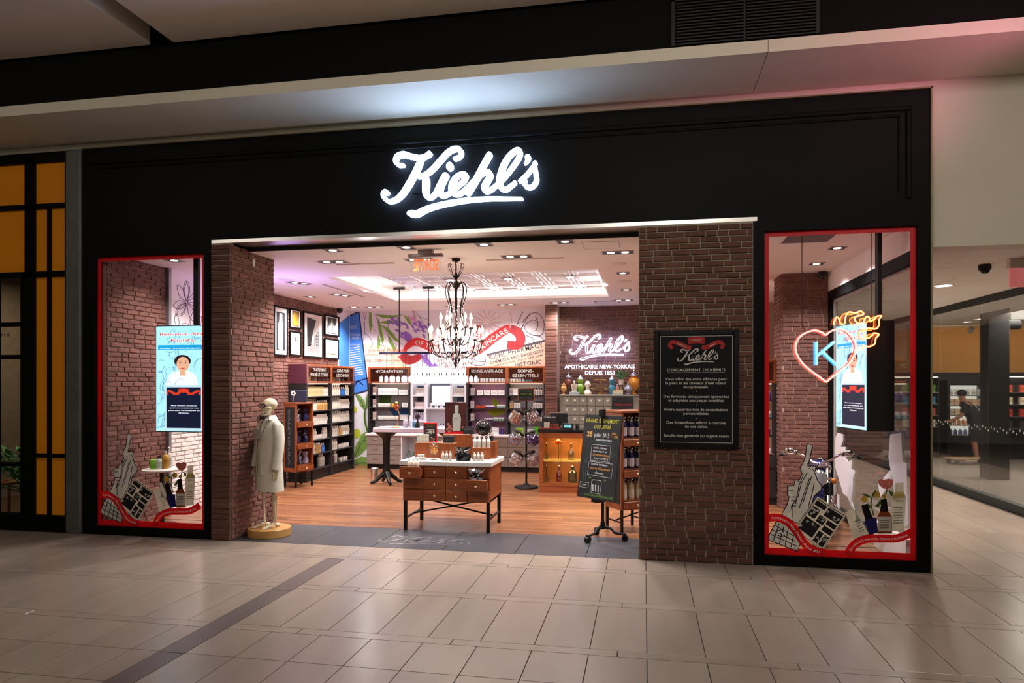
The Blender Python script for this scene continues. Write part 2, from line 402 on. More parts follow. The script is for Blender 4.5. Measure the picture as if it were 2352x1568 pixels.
# right pier beside the entrance
wr = struct('wall_right_pier', MB().box((-.056, .0, 0), (1.062, .6, 3.41)), m_mortar_d)
brickwork(wr, (-.056, 0, 0), (1, 0, 0), (0, -1, 0), 1.118, 0, 3.41, BRD, lambda c: not (.22 < c.x < .78 and 1.26 < c.z < 2.2), 2)
# left pier and its deep reveal
wl = struct('wall_left_pier', MB().box((-4.9, .0, 0), (-4.654, .93, 3.41)), m_mortar)
brickwork(wl, (-4.9, 0, 0), (1, 0, 0), (0, -1, 0), .246, 0, 3.41, BRD, None, 3)
brickwork(wl, (-4.654, 0, 0), (0, 1, 0), (1, 0, 0), .93, 0, 3.41, BR, None, 4)
# left shop wall: red brick, white painted stretch, red brick again
w1 = struct('wall_left', MB().box((-6.5, .12, 0), (-6.4, 7.3, CZ+.3)), m_mortar)
brickwork(w1, (-6.4, .125, 0), (0, 1, 0), (1, 0, 0), 1.06, 0, CZ, BR, None, 5)
w1b = struct('wall_left_white', MB().box((-6.42, 1.2, 0), (-6.385, 3.2, CZ)), m_white)
m_whitebrick = mat('white_painted_brick', (232, 226, 220), .6, var=.05, scale=5, bump=.3)
WB = []
for b in BR: c = b.copy(); c.materials[0] = m_whitebrick; WB.append(c)
brickwork(w1b, (-6.385, 1.22, 0), (0, 1, 0), (1, 0, 0), 1.0, .0, 1.3, WB, None, 6)
struct('trim_1', MB().box((-6.42, 1.185, 0), (-6.34, 1.235, CZ)), mat('grey_metal_trim', (128, 122, 126), .4, .3))
brickwork(w1, (-6.4, 3.2, 0), (0, 1, 0), (1, 0, 0), 4.0, 0, CZ, BR, lambda c: 3.75 < c.y < 6.56 and not (c.y > 4.6 and c.z < 2.05), 7)
w1c = struct('wall_left_corner', MB().box((-6.4, 6.58, 0), (-6.384, 7.2, CZ)), mat('mural_paper', (238, 232, 238), .6, var=.02))
# back wall with the printed mural, and the brick bay on its right
wb = struct('wall_back', MB().box((-6.5, 7.2, 0), (-1.9, 7.35, CZ+.3)), mat('mural_paper', (238, 232, 238), .6, var=.02))
w2 = struct('wall_back_pier', MB().box((-1.955, 6.6, 0), (-1.71, 7.2, CZ)), m_mortar)
brickwork(w2, (-1.955, 6.6, 0), (1, 0, 0), (0, -1, 0), .245, .8, CZ, BR, None, 8)
w3 = struct('wall_back_brick', MB().box((-1.72, 7.0, 0), (2.6, 7.35, CZ+.3)), m_mortar)
brickwork(w3, (-1.71, 7.0, 0), (1, 0, 0), (0, -1, 0), 1.9, 1.5, CZ, BRD, None, 9)
# pier behind the right display window
w4 = struct('wall_side_pier', MB().box((1.94, 3.3, 0), (2.56, 3.86, CZ)), m_mortar)
brickwork(w4, (1.94, 3.3, 0), (1, 0, 0), (0, -1, 0), .62, 0, CZ, BR, None, 10)
brickwork(w4, (1.94, 3.3, 0), (0, 1, 0), (-1, 0, 0), .56, 0, CZ, BR, None, 12)
struct('wall_right', MB().box((2.56, 3.86, 0), (2.66, 7.3, CZ+.3)), m_white)

# ---- shop ceiling with a raised tin field
CX0, CX1, CY0, CY1 = -4.63, -.63, 2.42, 5.5
ce = MB()
for a, b in [((-6.45, .33), (CX0, 7.25)), ((CX1, .33), (2.56, 7.25)), ((CX0, .33), (CX1, CY0)), ((CX0, CY1), (CX1, 7.25))]: ce.box((*a, CZ), (*b, CZ+.05))
cl = struct('ceiling', ce, m_white)
struct('ceiling_window', MB().box((-6.45, .06, CZ), (-4.654, .33, CZ+.05)).box((-.056, .06, CZ), (2.56, .33, CZ+.05)), m_white)
cv = struct('ceiling_cove', MB().box((CX0-.25, CY0-.25, CZ+.14), (CX1+.25, CY1+.25, CZ+.2)).box((CX0-.25, CY0-.25, CZ+.05), (CX0-.22, CY1+.25, CZ+.14)).box((CX1+.22, CY0-.25, CZ+.05), (CX1+.25, CY1+.25, CZ+.14)).box((CX0-.25, CY0-.25, CZ+.05), (CX1+.25, CY0-.22, CZ+.14)).box((CX0-.25, CY1+.22, CZ+.05), (CX1+.25, CY1+.25, CZ+.14)), m_white)
# embossed tin panels
m_tin = mat('pressed_tin', (240, 238, 240), .25, .2, var=.04)
pw_, pd_ = .5, .5
tp = MB()
def tin(mb, s, z0):
    prev = None; prof = [(.5, .0), (.47, .0), (.455, -.022), (.43, -.022), (.415, -.006), (.33, -.006), (.315, -.02), (.285, -.02), (.27, -.002)]
    for r_, z in prof:
        q = [(-r_*s, -r_*s, z0+z), (r_*s, -r_*s, z0+z), (r_*s, r_*s, z0+z), (-r_*s, r_*s, z0+z)]; b = len(mb.v); mb.v += q
        if prev is not None:
            for i in range(4): j = (i+1) % 4; mb.f.append([prev+i, b+i, b+j, prev+j]); mb.mi.append(0)
        prev = b
    mb.f.append([prev+3, prev+2, prev+1, prev]); mb.mi.append(0)
tin(tp, .5, 0); first = None
for i in range(7):
    for j in range(6):
        loc = (-3.86+i*.5, 2.45+j*.5, CZ+.138)
        if first is None: first = tp.build('tin_panel', m_tin, cv, loc)
        else: obj('tin_panel', first.data, cv, loc)
m_covelight = mat('cove_light', (255, 250, 240), .5, emit=7)
struct('trim_2', MB().box((CX0-.2, CY1+.12, CZ+.0505), (CX1+.2, CY1+.2, CZ+.06)).box((CX0-.2, CY0, CZ+.0505), (CX0-.12, CY1+.1, CZ+.06)).box((CX1+.12, CY0, CZ+.0505), (CX1+.2, CY1+.1, CZ+.06)), m_covelight)
# steel-clad head of the entrance
struct('trim_3', MB().box((-4.9, .0, 3.41), (1.1, .32, 3.45)), m_steel)
struct('trim_4', MB().box((-4.654, .31, CZ-.006), (-.056, .33, 3.41)), m_blackin)
# ---- black shopfront fascia
wf = struct('wall_front', MB().box((-6.61, 0, 3.45), (2.67, .3, 4.6)).box((-6.61, 0, 3.41), (-4.9, .3, 3.45)).box((1.1, 0, 3.41), (2.67, .3, 3.45)), m_black)
for n, a, b in [('trim_5', (-6.5, -.022, 4.40), (2.5, 0, 4.445)), ('trim_6', (-6.4, -.014, 4.345), (2.41, 0, 4.37)), ('trim_7', (2.455, -.022, 3.56), (2.5, 0, 4.40)), ('trim_8', (2.385, -.014, 3.62), (2.41, 0, 4.345))]:
    struct(n, MB().bbox(a, b, .008), mat('black_moulding', (5, 5, 6), .5, spec=.1))
struct('trim_9', MB().box((-6.61, -.02, 4.6), (2.69, .05, 4.612)).box((2.67, -.02, 0), (2.682, .05, 4.612)), mat('brass_edge', (140, 126, 92), .5, .2))
# bulkhead over the shopfront
struct('wall_upper', MB().box((-10, .05, 4.6), (6.2, .4, 5.4)).box((2.682, .05, 3.12), (6.2, .3, 4.6)).box((-10, .05, 4.6), (-6.6, .3, 4.62)), m_cream)
sof = struct('ceiling_soffit', MB().box((-10, -.85, 4.69), (6.2, .05, 4.80)), m_cream)
struct('trim_10', MB().box((1.06, -.8505, 4.689), (1.064, -.02, 4.802)), m_joint)
struct('wall_bulkhead', MB().box((-10, -.80, 4.80), (6.2, -.6, 5.45)), m_dark)
gr = MB()
for i in range(2):
    x0 = (.28, .88)[i]
    for k in range(14): gr.box((x0, -.83, 4.83+k*.028), (x0+.58, -.803, 4.842+k*.028))
gr.box((.24, -.835, 4.82), (.27, -.803, 5.24)).box((.86, -.835, 4.82), (.875, -.803, 5.24)).box((1.46, -.835, 4.82), (1.49, -.803, 5.24)).box((.24, -.835, 5.22), (1.49, -.803, 5.25))
tag(gr.build('air_grille', m_blackin), 'black slatted air grille in the dark bulkhead over the cream soffit', 'grille')
struct('ceiling_mall', MB().box((-4.75, -9, 5.30), (6.2, -.86, 5.5)).box((-10, -9, 5.30), (-5.02, -.86, 5.5)), m_grey)
struct('ceiling_slot', MB().box((-5.1, -9, 5.5), (-4.7, -.6, 5.6)).box((-10, -.86, 5.46), (6.2, -.6, 5.6)), m_dark)
# rest of the concourse, out of frame, so that light stays in
struct('wall_concourse', MB().box((-10, -9.2, 0), (6.2, -9, 5.5)).box((6.2, -9.2, 0), (6.35, 3, 5.5)).box((-10.15, -9.2, 0), (-10, 9, 5.5)), mat('concourse_wall', (110, 98, 86), .8))
# ---- display windows: black frame, red vinyl border, pane
def display_window(name, x0, x1, fx0, fx1):
    w = struct(name, MB().box((fx0, 0, 0), (x0, .12, 3.41)).box((x1, 0, 0), (fx1, .12, 3.41)).box((x0, 0, 0), (x1, .12, .1)).box((x0, 0, 3.305), (x1, .12, 3.41)), m_black)
    MB().box((x0, .05, .1), (x1, .058, 3.305)).build('pane', m_gl, w)
    t = .048; y0, y1 = .044, .049
    MB().box((x0, y0, .1), (x0+t, y1, 3.305)).box((x1-t, y0, .1), (x1, y1, 3.305)).box((x0+t, y0, .1), (x1-t, y1, .1+t+.02)).box((x0+t, y0, 3.305-t), (x1-t, y1, 3.305)).build('red_border', m_red, w)
    return w
win1 = display_window('window_1', -6.445, -5.0, -6.61, -4.9)
win2 = display_window('window_2', 1.17, 2.56, 1.062, 2.67)
# side window towards the corridor
w = struct('window_3', MB().box((2.56, .12, 2.97), (2.66, 3.3, 3.1)).box((2.56, 3.2, .1), (2.66, 3.3, 2.97)).box((2.56, .12, 0), (2.66, 3.3, .1)), m_black)
MB().box((2.60, .12, .1), (2.608, 3.2, 2.97)).build('pane', m_gl, w)
MB().box((2.60, 3.14, .1), (2.64, 3.17, 2.97)).box((2.6, .12, 2.94), (2.64, 3.17, 2.965)).build('inner_bead', m_white, w)
struct('wall_side_header', MB().box((2.56, .12, 3.1), (2.66, 3.3, CZ+.02)), m_white)
# ---- neighbour on the left: black frame with amber panes
m_amber = mat('amber_glass', (178, 104, 12), .3, var=.05, scale=2, emit=.16)  # faint emission stands in for light shining through the panes
def nx(px, py, y=0): q = on_y(px, py, y); return q.x, q.z
nb = MB()
for a, b in [((-10, .0, 0), (-6.83, .1, .2)), ((-7.43, 0, .2), (-7.31, .1, 4.55)), ((-6.86, 0, .2), (-6.83, .1, 4.55)), ((-10, 0, 4.48), (-6.83, .1, 4.6)), ((-10, 0, 3.09), (-6.86, .1, 3.16)), ((-10, 0, 3.92), (-6.86, .1, 3.98)), ((-7.31, 0, .9), (-6.86, .1, .945)),
             ((-7.11, 0, .2), (-7.085, .1, 3.92))]: nb.box(a, b)
w5 = struct('window_4', nb, m_black)
for a, b in [((-7.31, 3.98), (-6.86, 4.48)), ((-9.2, 3.98), (-7.43, 4.48)), ((-9.2, 3.16), (-7.43, 3.92)), ((-7.31, 3.16), (-7.11, 3.92)), ((-7.085, 3.16), (-6.86, 3.92)), ((-7.31, .945), (-7.11, 3.09)), ((-7.085, .945), (-6.86, 3.09)), ((-7.31, .2), (-7.11, .9)), ((-7.085, .2), (-6.86, .9))]:
    MB().box((a[0], .05, a[1]), (b[0], .07, b[1])).build('amber_pane', m_amber, w5)
MB().box((-9.2, .05, .2), (-7.43, .058, 3.09)).build('pane', m_gl, w5)
gb = MB()
for x in (-7.52, -7.9): gb.box((x, .03, .2), (x+.04, .09, 3.09))
for z in (2.5, 2.1, .78): gb.box((-9.2, .03, z), (-7.43, .09, z+.05))
gb.build('glazing_bar', m_black, w5)
struct('wall_left_jamb', MB().bbox((-6.83, -.03, 0), (-6.62, .12, 4.6), .015), mat('grey_metal_post', (98, 98, 92), .5, .3))
struct('floor_grocer', MB().box((-10, .1, -.06), (-6.5, 5, -.005)), mat('dark_wood_floor', (70, 48, 36), .5))
struct('wall_grocer', MB().box((-10, 3.2, 0), (-6.5, 3.3, 4)).box((-6.62, .12, 0), (-6.5, 3.3, 4)), mat('brown_wall', (96, 70, 48), .8))
struct('ceiling_grocer', MB().box((-10, .1, 3.6), (-6.5, 3.3, 3.7)), mat('brown_ceiling', (70, 58, 48), .8))
# ================================================================== lettering helpers
m_ink_w = mat('chalk_white', (222, 218, 208), .8, var=.03)
m_ink_k = mat('print_black', (26, 24, 26), .7, var=.05)
def text_fit(parent, name, s, m, x0, x1, z, cap, y=None, plane='y', c=None, bold=0, th=.0015, emit=None):
    """one line of capitals-and-lowercase fitted between x0..x1 with its baseline at z; on a wall y=c (or x=c, running along y)"""
    me = text_mesh(s, 1, bold=bold, extrude=0, align='LEFT'); xs = [v.co.x for v in me.vertices]
    if not xs: return
    w = (x1-x0)/(max(xs)-min(xs)); h = cap/.72
    me.transform(Matrix.Diagonal((abs(w), h, 1, 1)) @ Matrix.Translation((-min(xs), 0, 0))); me.name = name; me.materials.append(m)
    o = obj(name, me, parent)
    if plane == 'y': o.location = (x0, c, z); o.rotation_euler = (math.pi/2, 0, 0)
    else: o.location = (c, x0, z); o.rotation_euler = (math.pi/2, 0, math.pi/2 if w > 0 else -math.pi/2)
    return o
def text_px(parent, name, s, m, px0, px1, pybase, cap_px, y, **k):
    """line measured in the photograph on the wall plane y"""
    a = on_y(px0, pybase, y); b = on_y(px1, pybase, y); t = on_y(px0, pybase-cap_px, y)
    return text_fit(parent, name, s, m, a.x, b.x, (a.z+b.z)/2, t.z-a.z, c=y, **k)
_ch = {}
def text_path(mb, s, pts, size, y, dz=0):
    """lettering bent along a curve in x,z"""
    seg = [0]
    for a, b in zip(pts, pts[1:]): seg.append(seg[-1]+math.hypot(b[0]-a[0], b[1]-a[1]))
    adv = []
    for ch in s:
        if ch not in _ch:
            if ch == ' ': _ch[ch] = (None, .3)
            else:
                me = text_mesh(ch, 1, align='LEFT', bold=.012); _ch[ch] = (([tuple(v.co) for v in me.vertices], [list(p.vertices) for p in me.polygons]), max(v.co.x for v in me.vertices)+.08); bpy.data.meshes.remove(me)
        adv.append(_ch[ch][1]*size)
    k = seg[-1]*.94/sum(adv); d = seg[-1]*.03
    for ch, a in zip(s, adv):
        a *= k; mid = d+a/2; d += a
        i = next((j for j in range(len(seg)-1) if seg[j+1] >= mid), len(seg)-2); t = (mid-seg[i])/max(1e-6, seg[i+1]-seg[i])
        x = pts[i][0]+(pts[i+1][0]-pts[i][0])*t; z = pts[i][1]+(pts[i+1][1]-pts[i][1])*t; an = math.atan2(pts[i+1][1]-pts[i][1], pts[i+1][0]-pts[i][0])
        g = _ch[ch][0]
        if g:
            ca, sa = math.cos(an), math.sin(an); vs = []
            for q in g[0]:
                lx, lz = q[0]*size*k-a/2, q[1]*size-.35*size+dz; vs.append((x+lx*ca-lz*sa, y, z+lx*sa+lz*ca))
            mb.add(vs, g[1])
# the shop's script logo as brush strokes, traced on the fascia: (x, y, width), then rectified to metres around its centre
_ST = {'K': [[(385,345,40),(320,340,48),(283,290,55),(310,225,66),(390,200,72),(490,225,65),(600,245,60),(680,230,55),(740,190,62)],
   [(640,240,60),(590,360,75),(520,500,75),(440,640,75),(370,740,70),(290,810,60),(200,835,50),(140,800,50),(115,740,55),(140,705,60),(165,718,55)],
   [(590,500,45),(690,470,55),(780,400,60),(880,290,62),(980,180,62),(1060,130,62),(1130,125,62),(1170,170,55),(1150,230,50),(1085,260,48)],
   [(650,490,60),(690,540,85),(690,640,85),(690,720,75),(720,780,60),(780,770,55),(830,710,55),(880,620,70),(930,530,75),(958,490,80)]],
 'i': [[(955,490,82),(900,610,75),(880,700,75),(910,755,65),(980,740,50),(1060,690,45)], [(1015,352,84),(1015,374,84)]],
 'e': [[(1050,690,50),(1130,620,50),(1200,560,60),(1230,490,65),(1190,460,55),(1110,500,60),(1050,590,70),(1040,680,75),(1090,735,65),(1170,720,55),(1260,640,50),(1330,560,45)]],
 'h': [[(1550,205,72),(1470,350,75),(1380,520,78),(1300,660,75),(1262,715,78)], [(1380,530,50),(1450,460,60),(1530,435,65),(1560,490,70),(1510,580,75),(1480,650,75),(1510,695,65),(1580,670,55),(1650,610,48)]],
 'l': [[(1640,620,48),(1680,590,50),(1780,480,55),(1880,350,55),(1950,240,60),(1965,165,62),(1920,140,60),(1830,210,65),(1750,330,72),(1700,480,80),(1690,590,80),(1720,660,65),(1780,670,60),(1850,620,52),(1895,582,50)]],
 'apostrophe': [[(2070,240,76),(2068,270,58),(2050,305,36),(2030,325,22)]],
 's': [[(1965,560,45),(2060,470,50),(2140,370,50),(2170,315,54)], [(2160,345,50),(2180,470,60),(2185,560,60),(2130,635,55),(2060,640,55),(2020,590,50),(2030,555,58)]],
 'underline': [[(470,998,60),(500,1000,84),(580,1000,82),(700,940,70),(900,880,65),(1200,825,60),(1500,800,50),(1800,797,42),(1985,797,38)]]}
LOGO = {}
_c0 = on_y(860+1150/5.88, 320+600/5.88, -.06); _sc = .00092/1
for k, L_ in _ST.items():
    LOGO[k] = []
    for st in L_:
        o_ = []
        for x, y, wd in st:
            q = on_y(860+x/5.88, 320+y/5.88, -.06); e = on_y(861+x/5.88, 320+y/5.88, -.06); o_.append((q.x-_c0.x, q.z-_c0.z, wd/5.88*(e.x-q.x)))
        LOGO[k].append(o_)
LOGO_W = 1.66
def logo(parent, m, c, width, y0, y1, name='letter', sub=True, k=5):
    """strokes as parts (one per letter) facing -y, centred at c = (x, z)"""
    s = width/LOGO_W; out = []
    mb = MB()
    for key, L_ in LOGO.items():
        if sub: mb = MB()
        for st in L_:
            ribbon(mb, [(c[0]+x*s, c[1]+z*s, w*s) for x, z, w in spline(st, k)], y0, y1)
        if sub: out.append(mb.build('underline_stroke' if key == 'underline' else name, m, parent))
    if not sub: out.append(mb.build(name, m, parent))
    return out
# lit fascia sign
m_sign = mat('lit_white_letter', (246, 250, 255), .4, emit=15, emit_col=(176, 208, 255), var=.01)
t = thing('shop_sign', 'big lit white script shop sign on the black fascia over the entrance', 'sign', (_c0.x, 0, _c0.z))
for o in logo(t, m_sign, (0, 0), LOGO_W, -.07, -.012): pass
MB().box((-.55, -.012, -.06), (.55, -.001, .06)).build('mounting_rail', m_black, t)

# ================================================================== framed pledge poster on the right pier
t = thing('framed_poster', 'black framed pledge poster with white lettering on the brick pier', 'poster', (.4985, -.02, 1.72))
a = on_y(1503, 1028, -.04); b = on_y(1697, 758, -.04); X0_, Z0_, X1_, Z1_ = a.x, 1.2, b.x, 2.335
a = on_y(1503, 1028, -.04); Z0_ = a.z; Z1_ = on_y(1600, 758, -.04).z
t.location = ((X0_+X1_)/2, -.016, Z0_); PX, PZ = t.location.x, Z0_
fw = .045; fr = MB(); w_, h_ = X1_-X0_, Z1_-Z0_
for a, b in [((-w_/2, -.034, 0), (-w_/2+fw, 0, h_)), ((w_/2-fw, -.034, 0), (w_/2, 0, h_)), ((-w_/2+fw, -.034, 0), (w_/2-fw, 0, fw)), ((-w_/2+fw, -.034, h_-fw), (w_/2-fw, 0, h_))]: fr.bbox(a, b, .006)
fr.build('frame', mat('black_frame', (14, 13, 13), .35), t)
MB().box((-w_/2+fw, -.02, fw), (w_/2-fw, -.002, h_-fw)).build('print', mat('charcoal_print', (38, 38, 42), .12, var=.15, scale=3), t)
bl = MB(); q = .012; i = w_/2-fw-q; tk = .0045
for a, b in [((-i, fw+q), (-i+tk, h_-fw-q)), ((i-tk, fw+q), (i, h_-fw-q)), ((-i, fw+q), (i, fw+q+tk)), ((-i, h_-fw-q-tk), (i, h_-fw-q))]: bl.box((a[0], -.0215, a[1]), (b[0], -.02, b[1]))
bl.build('border_line', m_ink_w, t)
def ppx(px, py): q = on_y(px, py, -.037); return q.x-PX, q.z-PZ
for s, x0, x1, yb, cp in [("L'ENGAGEMENT DE KIEHL'S", 1533, 1666, 853, 6.5), ("Vous offrir des soins efficaces pour", 1528, 1670, 874, 6.5), ("la peau et les cheveux d'une valeur", 1529, 1668, 883, 6.5), ("exceptionnelle", 1570, 1626, 892, 6.5), ("Des formules cliniquement éprouvées", 1524, 1674, 914, 6.5), ("et adaptées aux peaux sensibles", 1535, 1662, 923, 6.5),
                       ("Notre expertise lors de consultations", 1526, 1672, 944, 6.5), ("personnalisées", 1570, 1627, 953, 6.5), ("Des échantillons offerts à chacune", 1531, 1667, 974, 6.5), ("de vos visites", 1573, 1625, 983, 6.5), ("Satisfaction garantie ou argent remis", 1524, 1674, 1004, 6.5)]:
    x0_, z = ppx(x0, yb); x1_, z2 = ppx(x1, yb); x, zt = ppx(x0, yb-cp)
    text_fit(t, 'lettering', s, m_ink_w, x0_, x1_, (z+z2)/2+.003, zt-z, c=-.0215, bold=.012)
x0_, z = ppx(1534, 856); x1_, _ = ppx(1665, 856); bl = MB().box((x0_, -.0215, z), (x1_, -.02, z+.004))
for py in (899, 930, 961, 990):
    x, z = ppx(1599, py); disc(bl, x, z, .005, -.0215, -.02, 8)
tag(bl.build('rule', m_ink_w, t), kind='stuff')
lx, lz = ppx(1603, 821); logo(t, m_ink_w, (lx, lz), .385, -.0215, -.02, 'script_lettering', False, 3)
rb = MB()
def rpx(l): return [(*ppx(x, y), w*.0044) for x, y, w in l]
for l in ([(1580, 783, 14), (1600, 780, 16), (1619, 783, 14)], [(1545, 800, 8), (1538, 793, 8), (1545, 785, 9), (1560, 789, 10), (1578, 797, 10), (1588, 797, 9)], [(1612, 797, 9), (1624, 797, 10), (1640, 789, 10), (1654, 785, 9), (1661, 793, 8), (1656, 800, 8)]): ribbon(rb, spline(rpx(l), 4), -.0212, -.02, False)
rb.build('red_ribbon', mat('ribbon_red', (176, 36, 34), .7), t)
tp = MB(); text_path(tp, "KIEHL'S", [ppx(1587, 781), ppx(1612, 781)], .022, -.0216); text_path(tp, 'DEPUIS', [ppx(1555, 788), ppx(1578, 797)], .02, -.0216); text_path(tp, '1851', [ppx(1627, 796), ppx(1644, 789)], .02, -.0216)
tag(tp.build('lettering', m_ink_w, t), kind='stuff')
MB().box((-w_/2+fw, -.028, fw), (w_/2-fw, -.026, h_-fw)).build('glazing', m_gl, t)

# ================================================================== window vinyl
m_pr_grey = mat('print_pale_grey', (214, 212, 202), .6, through=.5); m_navy = mat('print_navy', (28, 30, 62), .6, through=.5); m_pr_dk = mat('print_dark', (40, 38, 40), .6, through=.5)
m_cream_v = mat('print_cream', (226, 220, 204), .6, through=.5); m_amb = mat('print_amber', (150, 74, 26), .5, through=.5); m_blue = mat('print_blue', (36, 34, 110), .5, through=.5); m_pink = mat('print_pink', (202, 132, 122), .6, through=.5)
m_leaf = mat('print_leaf', (84, 116, 52), .6, through=.5); m_yel = mat('print_yellow', (196, 168, 62), .6, through=.5); m_capk = mat('print_cap', (24, 20, 24), .4, through=.5)
def decals(win, dx):
    def d(x, y): q = on_y(1720+x/3.733, 900+y/3.733, .045); return q.x+dx, q.z
    def poly(name, m, l, dy=0): return MB().prism([d(*p) for p in l], .0435-dy, .0445-dy).build(name, m, win)
    def line(mb, l, w, dy=.001): ribbon(mb, [(*d(x, y), w*.0013) for x, y in l], .0435-dy, .0442-dy, False)
    st = [(500,440),(548,458),(525,560),(505,640),(540,630),(575,640),(565,690),(590,760),(625,800),(620,840),(560,890),(540,960),(500,1020),(420,1130),(280,1050),(330,960),(345,900),(330,880),(330,810),(385,800),(400,750),(425,770),(455,700),(440,650),(478,580)]
    poly('statue_decal', m_pr_grey, st)
    ln = MB()
    line(ln, st+[st[0]], 7)
    for l in ([(500,690),(450,780),(420,900)], [(540,720),(500,830),(460,960)], [(560,780),(540,880),(510,980)], [(470,700),(430,800),(400,960)], [(520,740),(470,880),(430,1000)], [(400,920),(360,1000)], [(545,660),(560,680)], [(515,650),(530,665)], [(330,840),(385,840)], [(345,900),(430,900)], [(360,930),(400,930)], [(370,950),(370,1080)], [(360,975),(405,975)]): line(ln, l, 6)
    for k in range(6): line(ln, [(520+k*12, 640), (500+k*20, 610)], 6)
    ln.build('drawn_line', m_navy, win)
    pd = [(235,1110),(165,1240),(175,1270),(415,1365),(445,1290),(420,1190),(330,1120)]
    poly('map_decal', m_pr_grey, pd)
    ln = MB(); line(ln, pd+[pd[0]], 7)
    for l in ([(220,1140),(380,1230)], [(200,1180),(400,1280)], [(190,1220),(410,1320)], [(260,1130),(210,1270)], [(300,1150),(260,1300)], [(340,1150),(310,1320)], [(390,1200),(360,1330)], [(230,1190),(290,1180),(310,1240),(250,1230)]): line(ln, l, 6)
    ln.build('drawn_line', m_navy, win)
    A, B, Cc, D = (590,897), (838,1050), (628,1360), (385,1180)
    poly('newspaper_decal', m_cream_v, [A, B, Cc, D], .0012)
    def bi(u, v): return tuple((A[i]*(1-u)+B[i]*u)*(1-v)+(D[i]*(1-u)+Cc[i]*u)*v for i in (0, 1))
    nb_ = MB()
    for u0, v0, u1, v1 in [(.05,.04,.95,.06),(.05,.08,.4,.2),(.45,.08,.95,.3),(.05,.24,.3,.5),(.36,.34,.6,.52),(.64,.34,.95,.45),(.64,.49,.95,.62),(.05,.55,.55,.9),(.6,.66,.76,.94),(.8,.66,.95,.94),(.02,.02,.98,.025),(.02,.97,.98,.98),(.02,.02,.03,.98),(.97,.02,.98,.98)]:
        nb_.prism([d(*bi(u0, v0)), d(*bi(u1, v0)), d(*bi(u1, v1)), d(*bi(u0, v1))], .0408, .0418)
    nb_.build('newsprint_block', m_pr_dk, win)
    nb_ = MB(); rr = random.Random(5)
    for u0, v0, u1, v1 in [(.45,.08,.95,.3),(.05,.24,.3,.5),(.05,.55,.55,.9),(.6,.66,.76,.94),(.8,.66,.95,.94),(.36,.34,.6,.52)]:
        for k in range(5):
            u = rr.uniform(u0, u1-.08); v = rr.uniform(v0, v1-.08); nb_.prism([d(*bi(u, v)), d(*bi(u+.07, v)), d(*bi(u+.07, v+.05)), d(*bi(u, v+.07))], .04, .0407)
    nb_.build('newsprint_figure', m_pr_grey, win)
    poly('tube_decal', m_cream_v, [(825,1030),(900,1000),(1030,1215),(900,1265)]); poly('dropper_decal', m_pr_grey, [(900,955),(925,950),(985,1080),(980,1110),(920,1110)], .001)
    poly('cap_decal', m_capk, [(963,972),(1015,958),(1062,1075),(1000,1102)], .001); poly('blue_bottle_decal', m_blue, [(988,1108),(1000,1098),(1062,1074),(1095,1078),(1108,1205),(1035,1218)], .0005)
    poly('pump_decal', m_capk, [(1135,920),(1180,915),(1195,1025),(1125,1025)], .002); poly('amber_bottle_decal', m_amb, [(1125,1025),(1200,1025),(1225,1065),(1226,1213),(1108,1213),(1102,1065)], .0015)
    poly('paper_label_decal', m_cream_v, [(1107,1068),(1222,1068),(1222,1192),(1110,1192)], .003)
    poly('tall_bottle_decal', m_cream_v, [(1225,910),(1250,880),(1340,875),(1347,905),(1330,1193),(1222,1193)], .0005)
    poly('bottle_neck_decal', mat('print_straw', (206, 190, 120), .6, through=.5), [(1255,856),(1325,856),(1345,905),(1228,915)], .001); poly('bottle_cap_decal', m_cream_v, [(1255,780),(1325,775),(1327,856),(1253,856)], .0012)
    a, b = d(1245, 940), d(1325, 938); z = d(1245, 925)[1]; text_fit(win, 'lettering', "KIEHL'S", m_pr_dk, a[0], b[0], a[1], abs(z-a[1])*1.3, c=.0415)
    ln = MB()
    for k in range(7): line(ln, [(1240, 990+k*22), (1318, 988+k*22)], 4)
    for k in range(5): line(ln, [(1122, 1100+k*16), (1200, 1099+k*16)], 4, .0035)
    for k in range(5): line(ln, [(905+k*10, 1110+k*22), (950+k*10, 1092+k*22)], 4)
    ln.build('small_print', m_pr_dk, win)
    fl_ = [(1108,760),(1130,745),(1165,752),(1200,742),(1238,752),(1240,780),(1215,818),(1185,834),(1150,826),(1118,800)]
    poly('flower_decal', m_pink, fl_, .001)
    ln = MB(); line(ln, [(1185, 834), (1165, 900), (1160, 940)], 9); line(ln, [(1070, 1060), (1045, 960), (1060, 880), (1085, 850)], 9)
    for l in ([(970,875),(1010,872),(1055,905),(1010,905)], [(1060,870),(1090,840),(1095,880),(1070,910)], [(1080,980),(1130,920),(1150,935),(1110,990)], [(1195,840),(1235,860),(1235,895),(1215,890)], [(1040,1000),(1000,960),(1020,955),(1045,975)]): ln.prism([d(*p) for p in l], .0425, .0432)
    ln.build('leaf_decal', m_leaf, win)
    ln = MB()
    for x, y, r_ in ((990, 918, 26), (1098, 880, 24), (1160, 893, 16)): q = d(x, y); disc(ln, q[0], q[1], r_*.00125, .0418, .0424)
    ln.build('berry_decal', m_yel, win)
    ln = MB()
    for r_ in (14, 30, 46): q = d(1175, 775); ln.tube([(q[0]+r_*.0013*math.cos(a), .0425, q[1]+r_*.0009*math.sin(a)) for a in [i*.5 for i in range(13)]], .0014, 4)
    ln.build('petal_line', mat('print_rust', (150, 70, 60), .6), win)
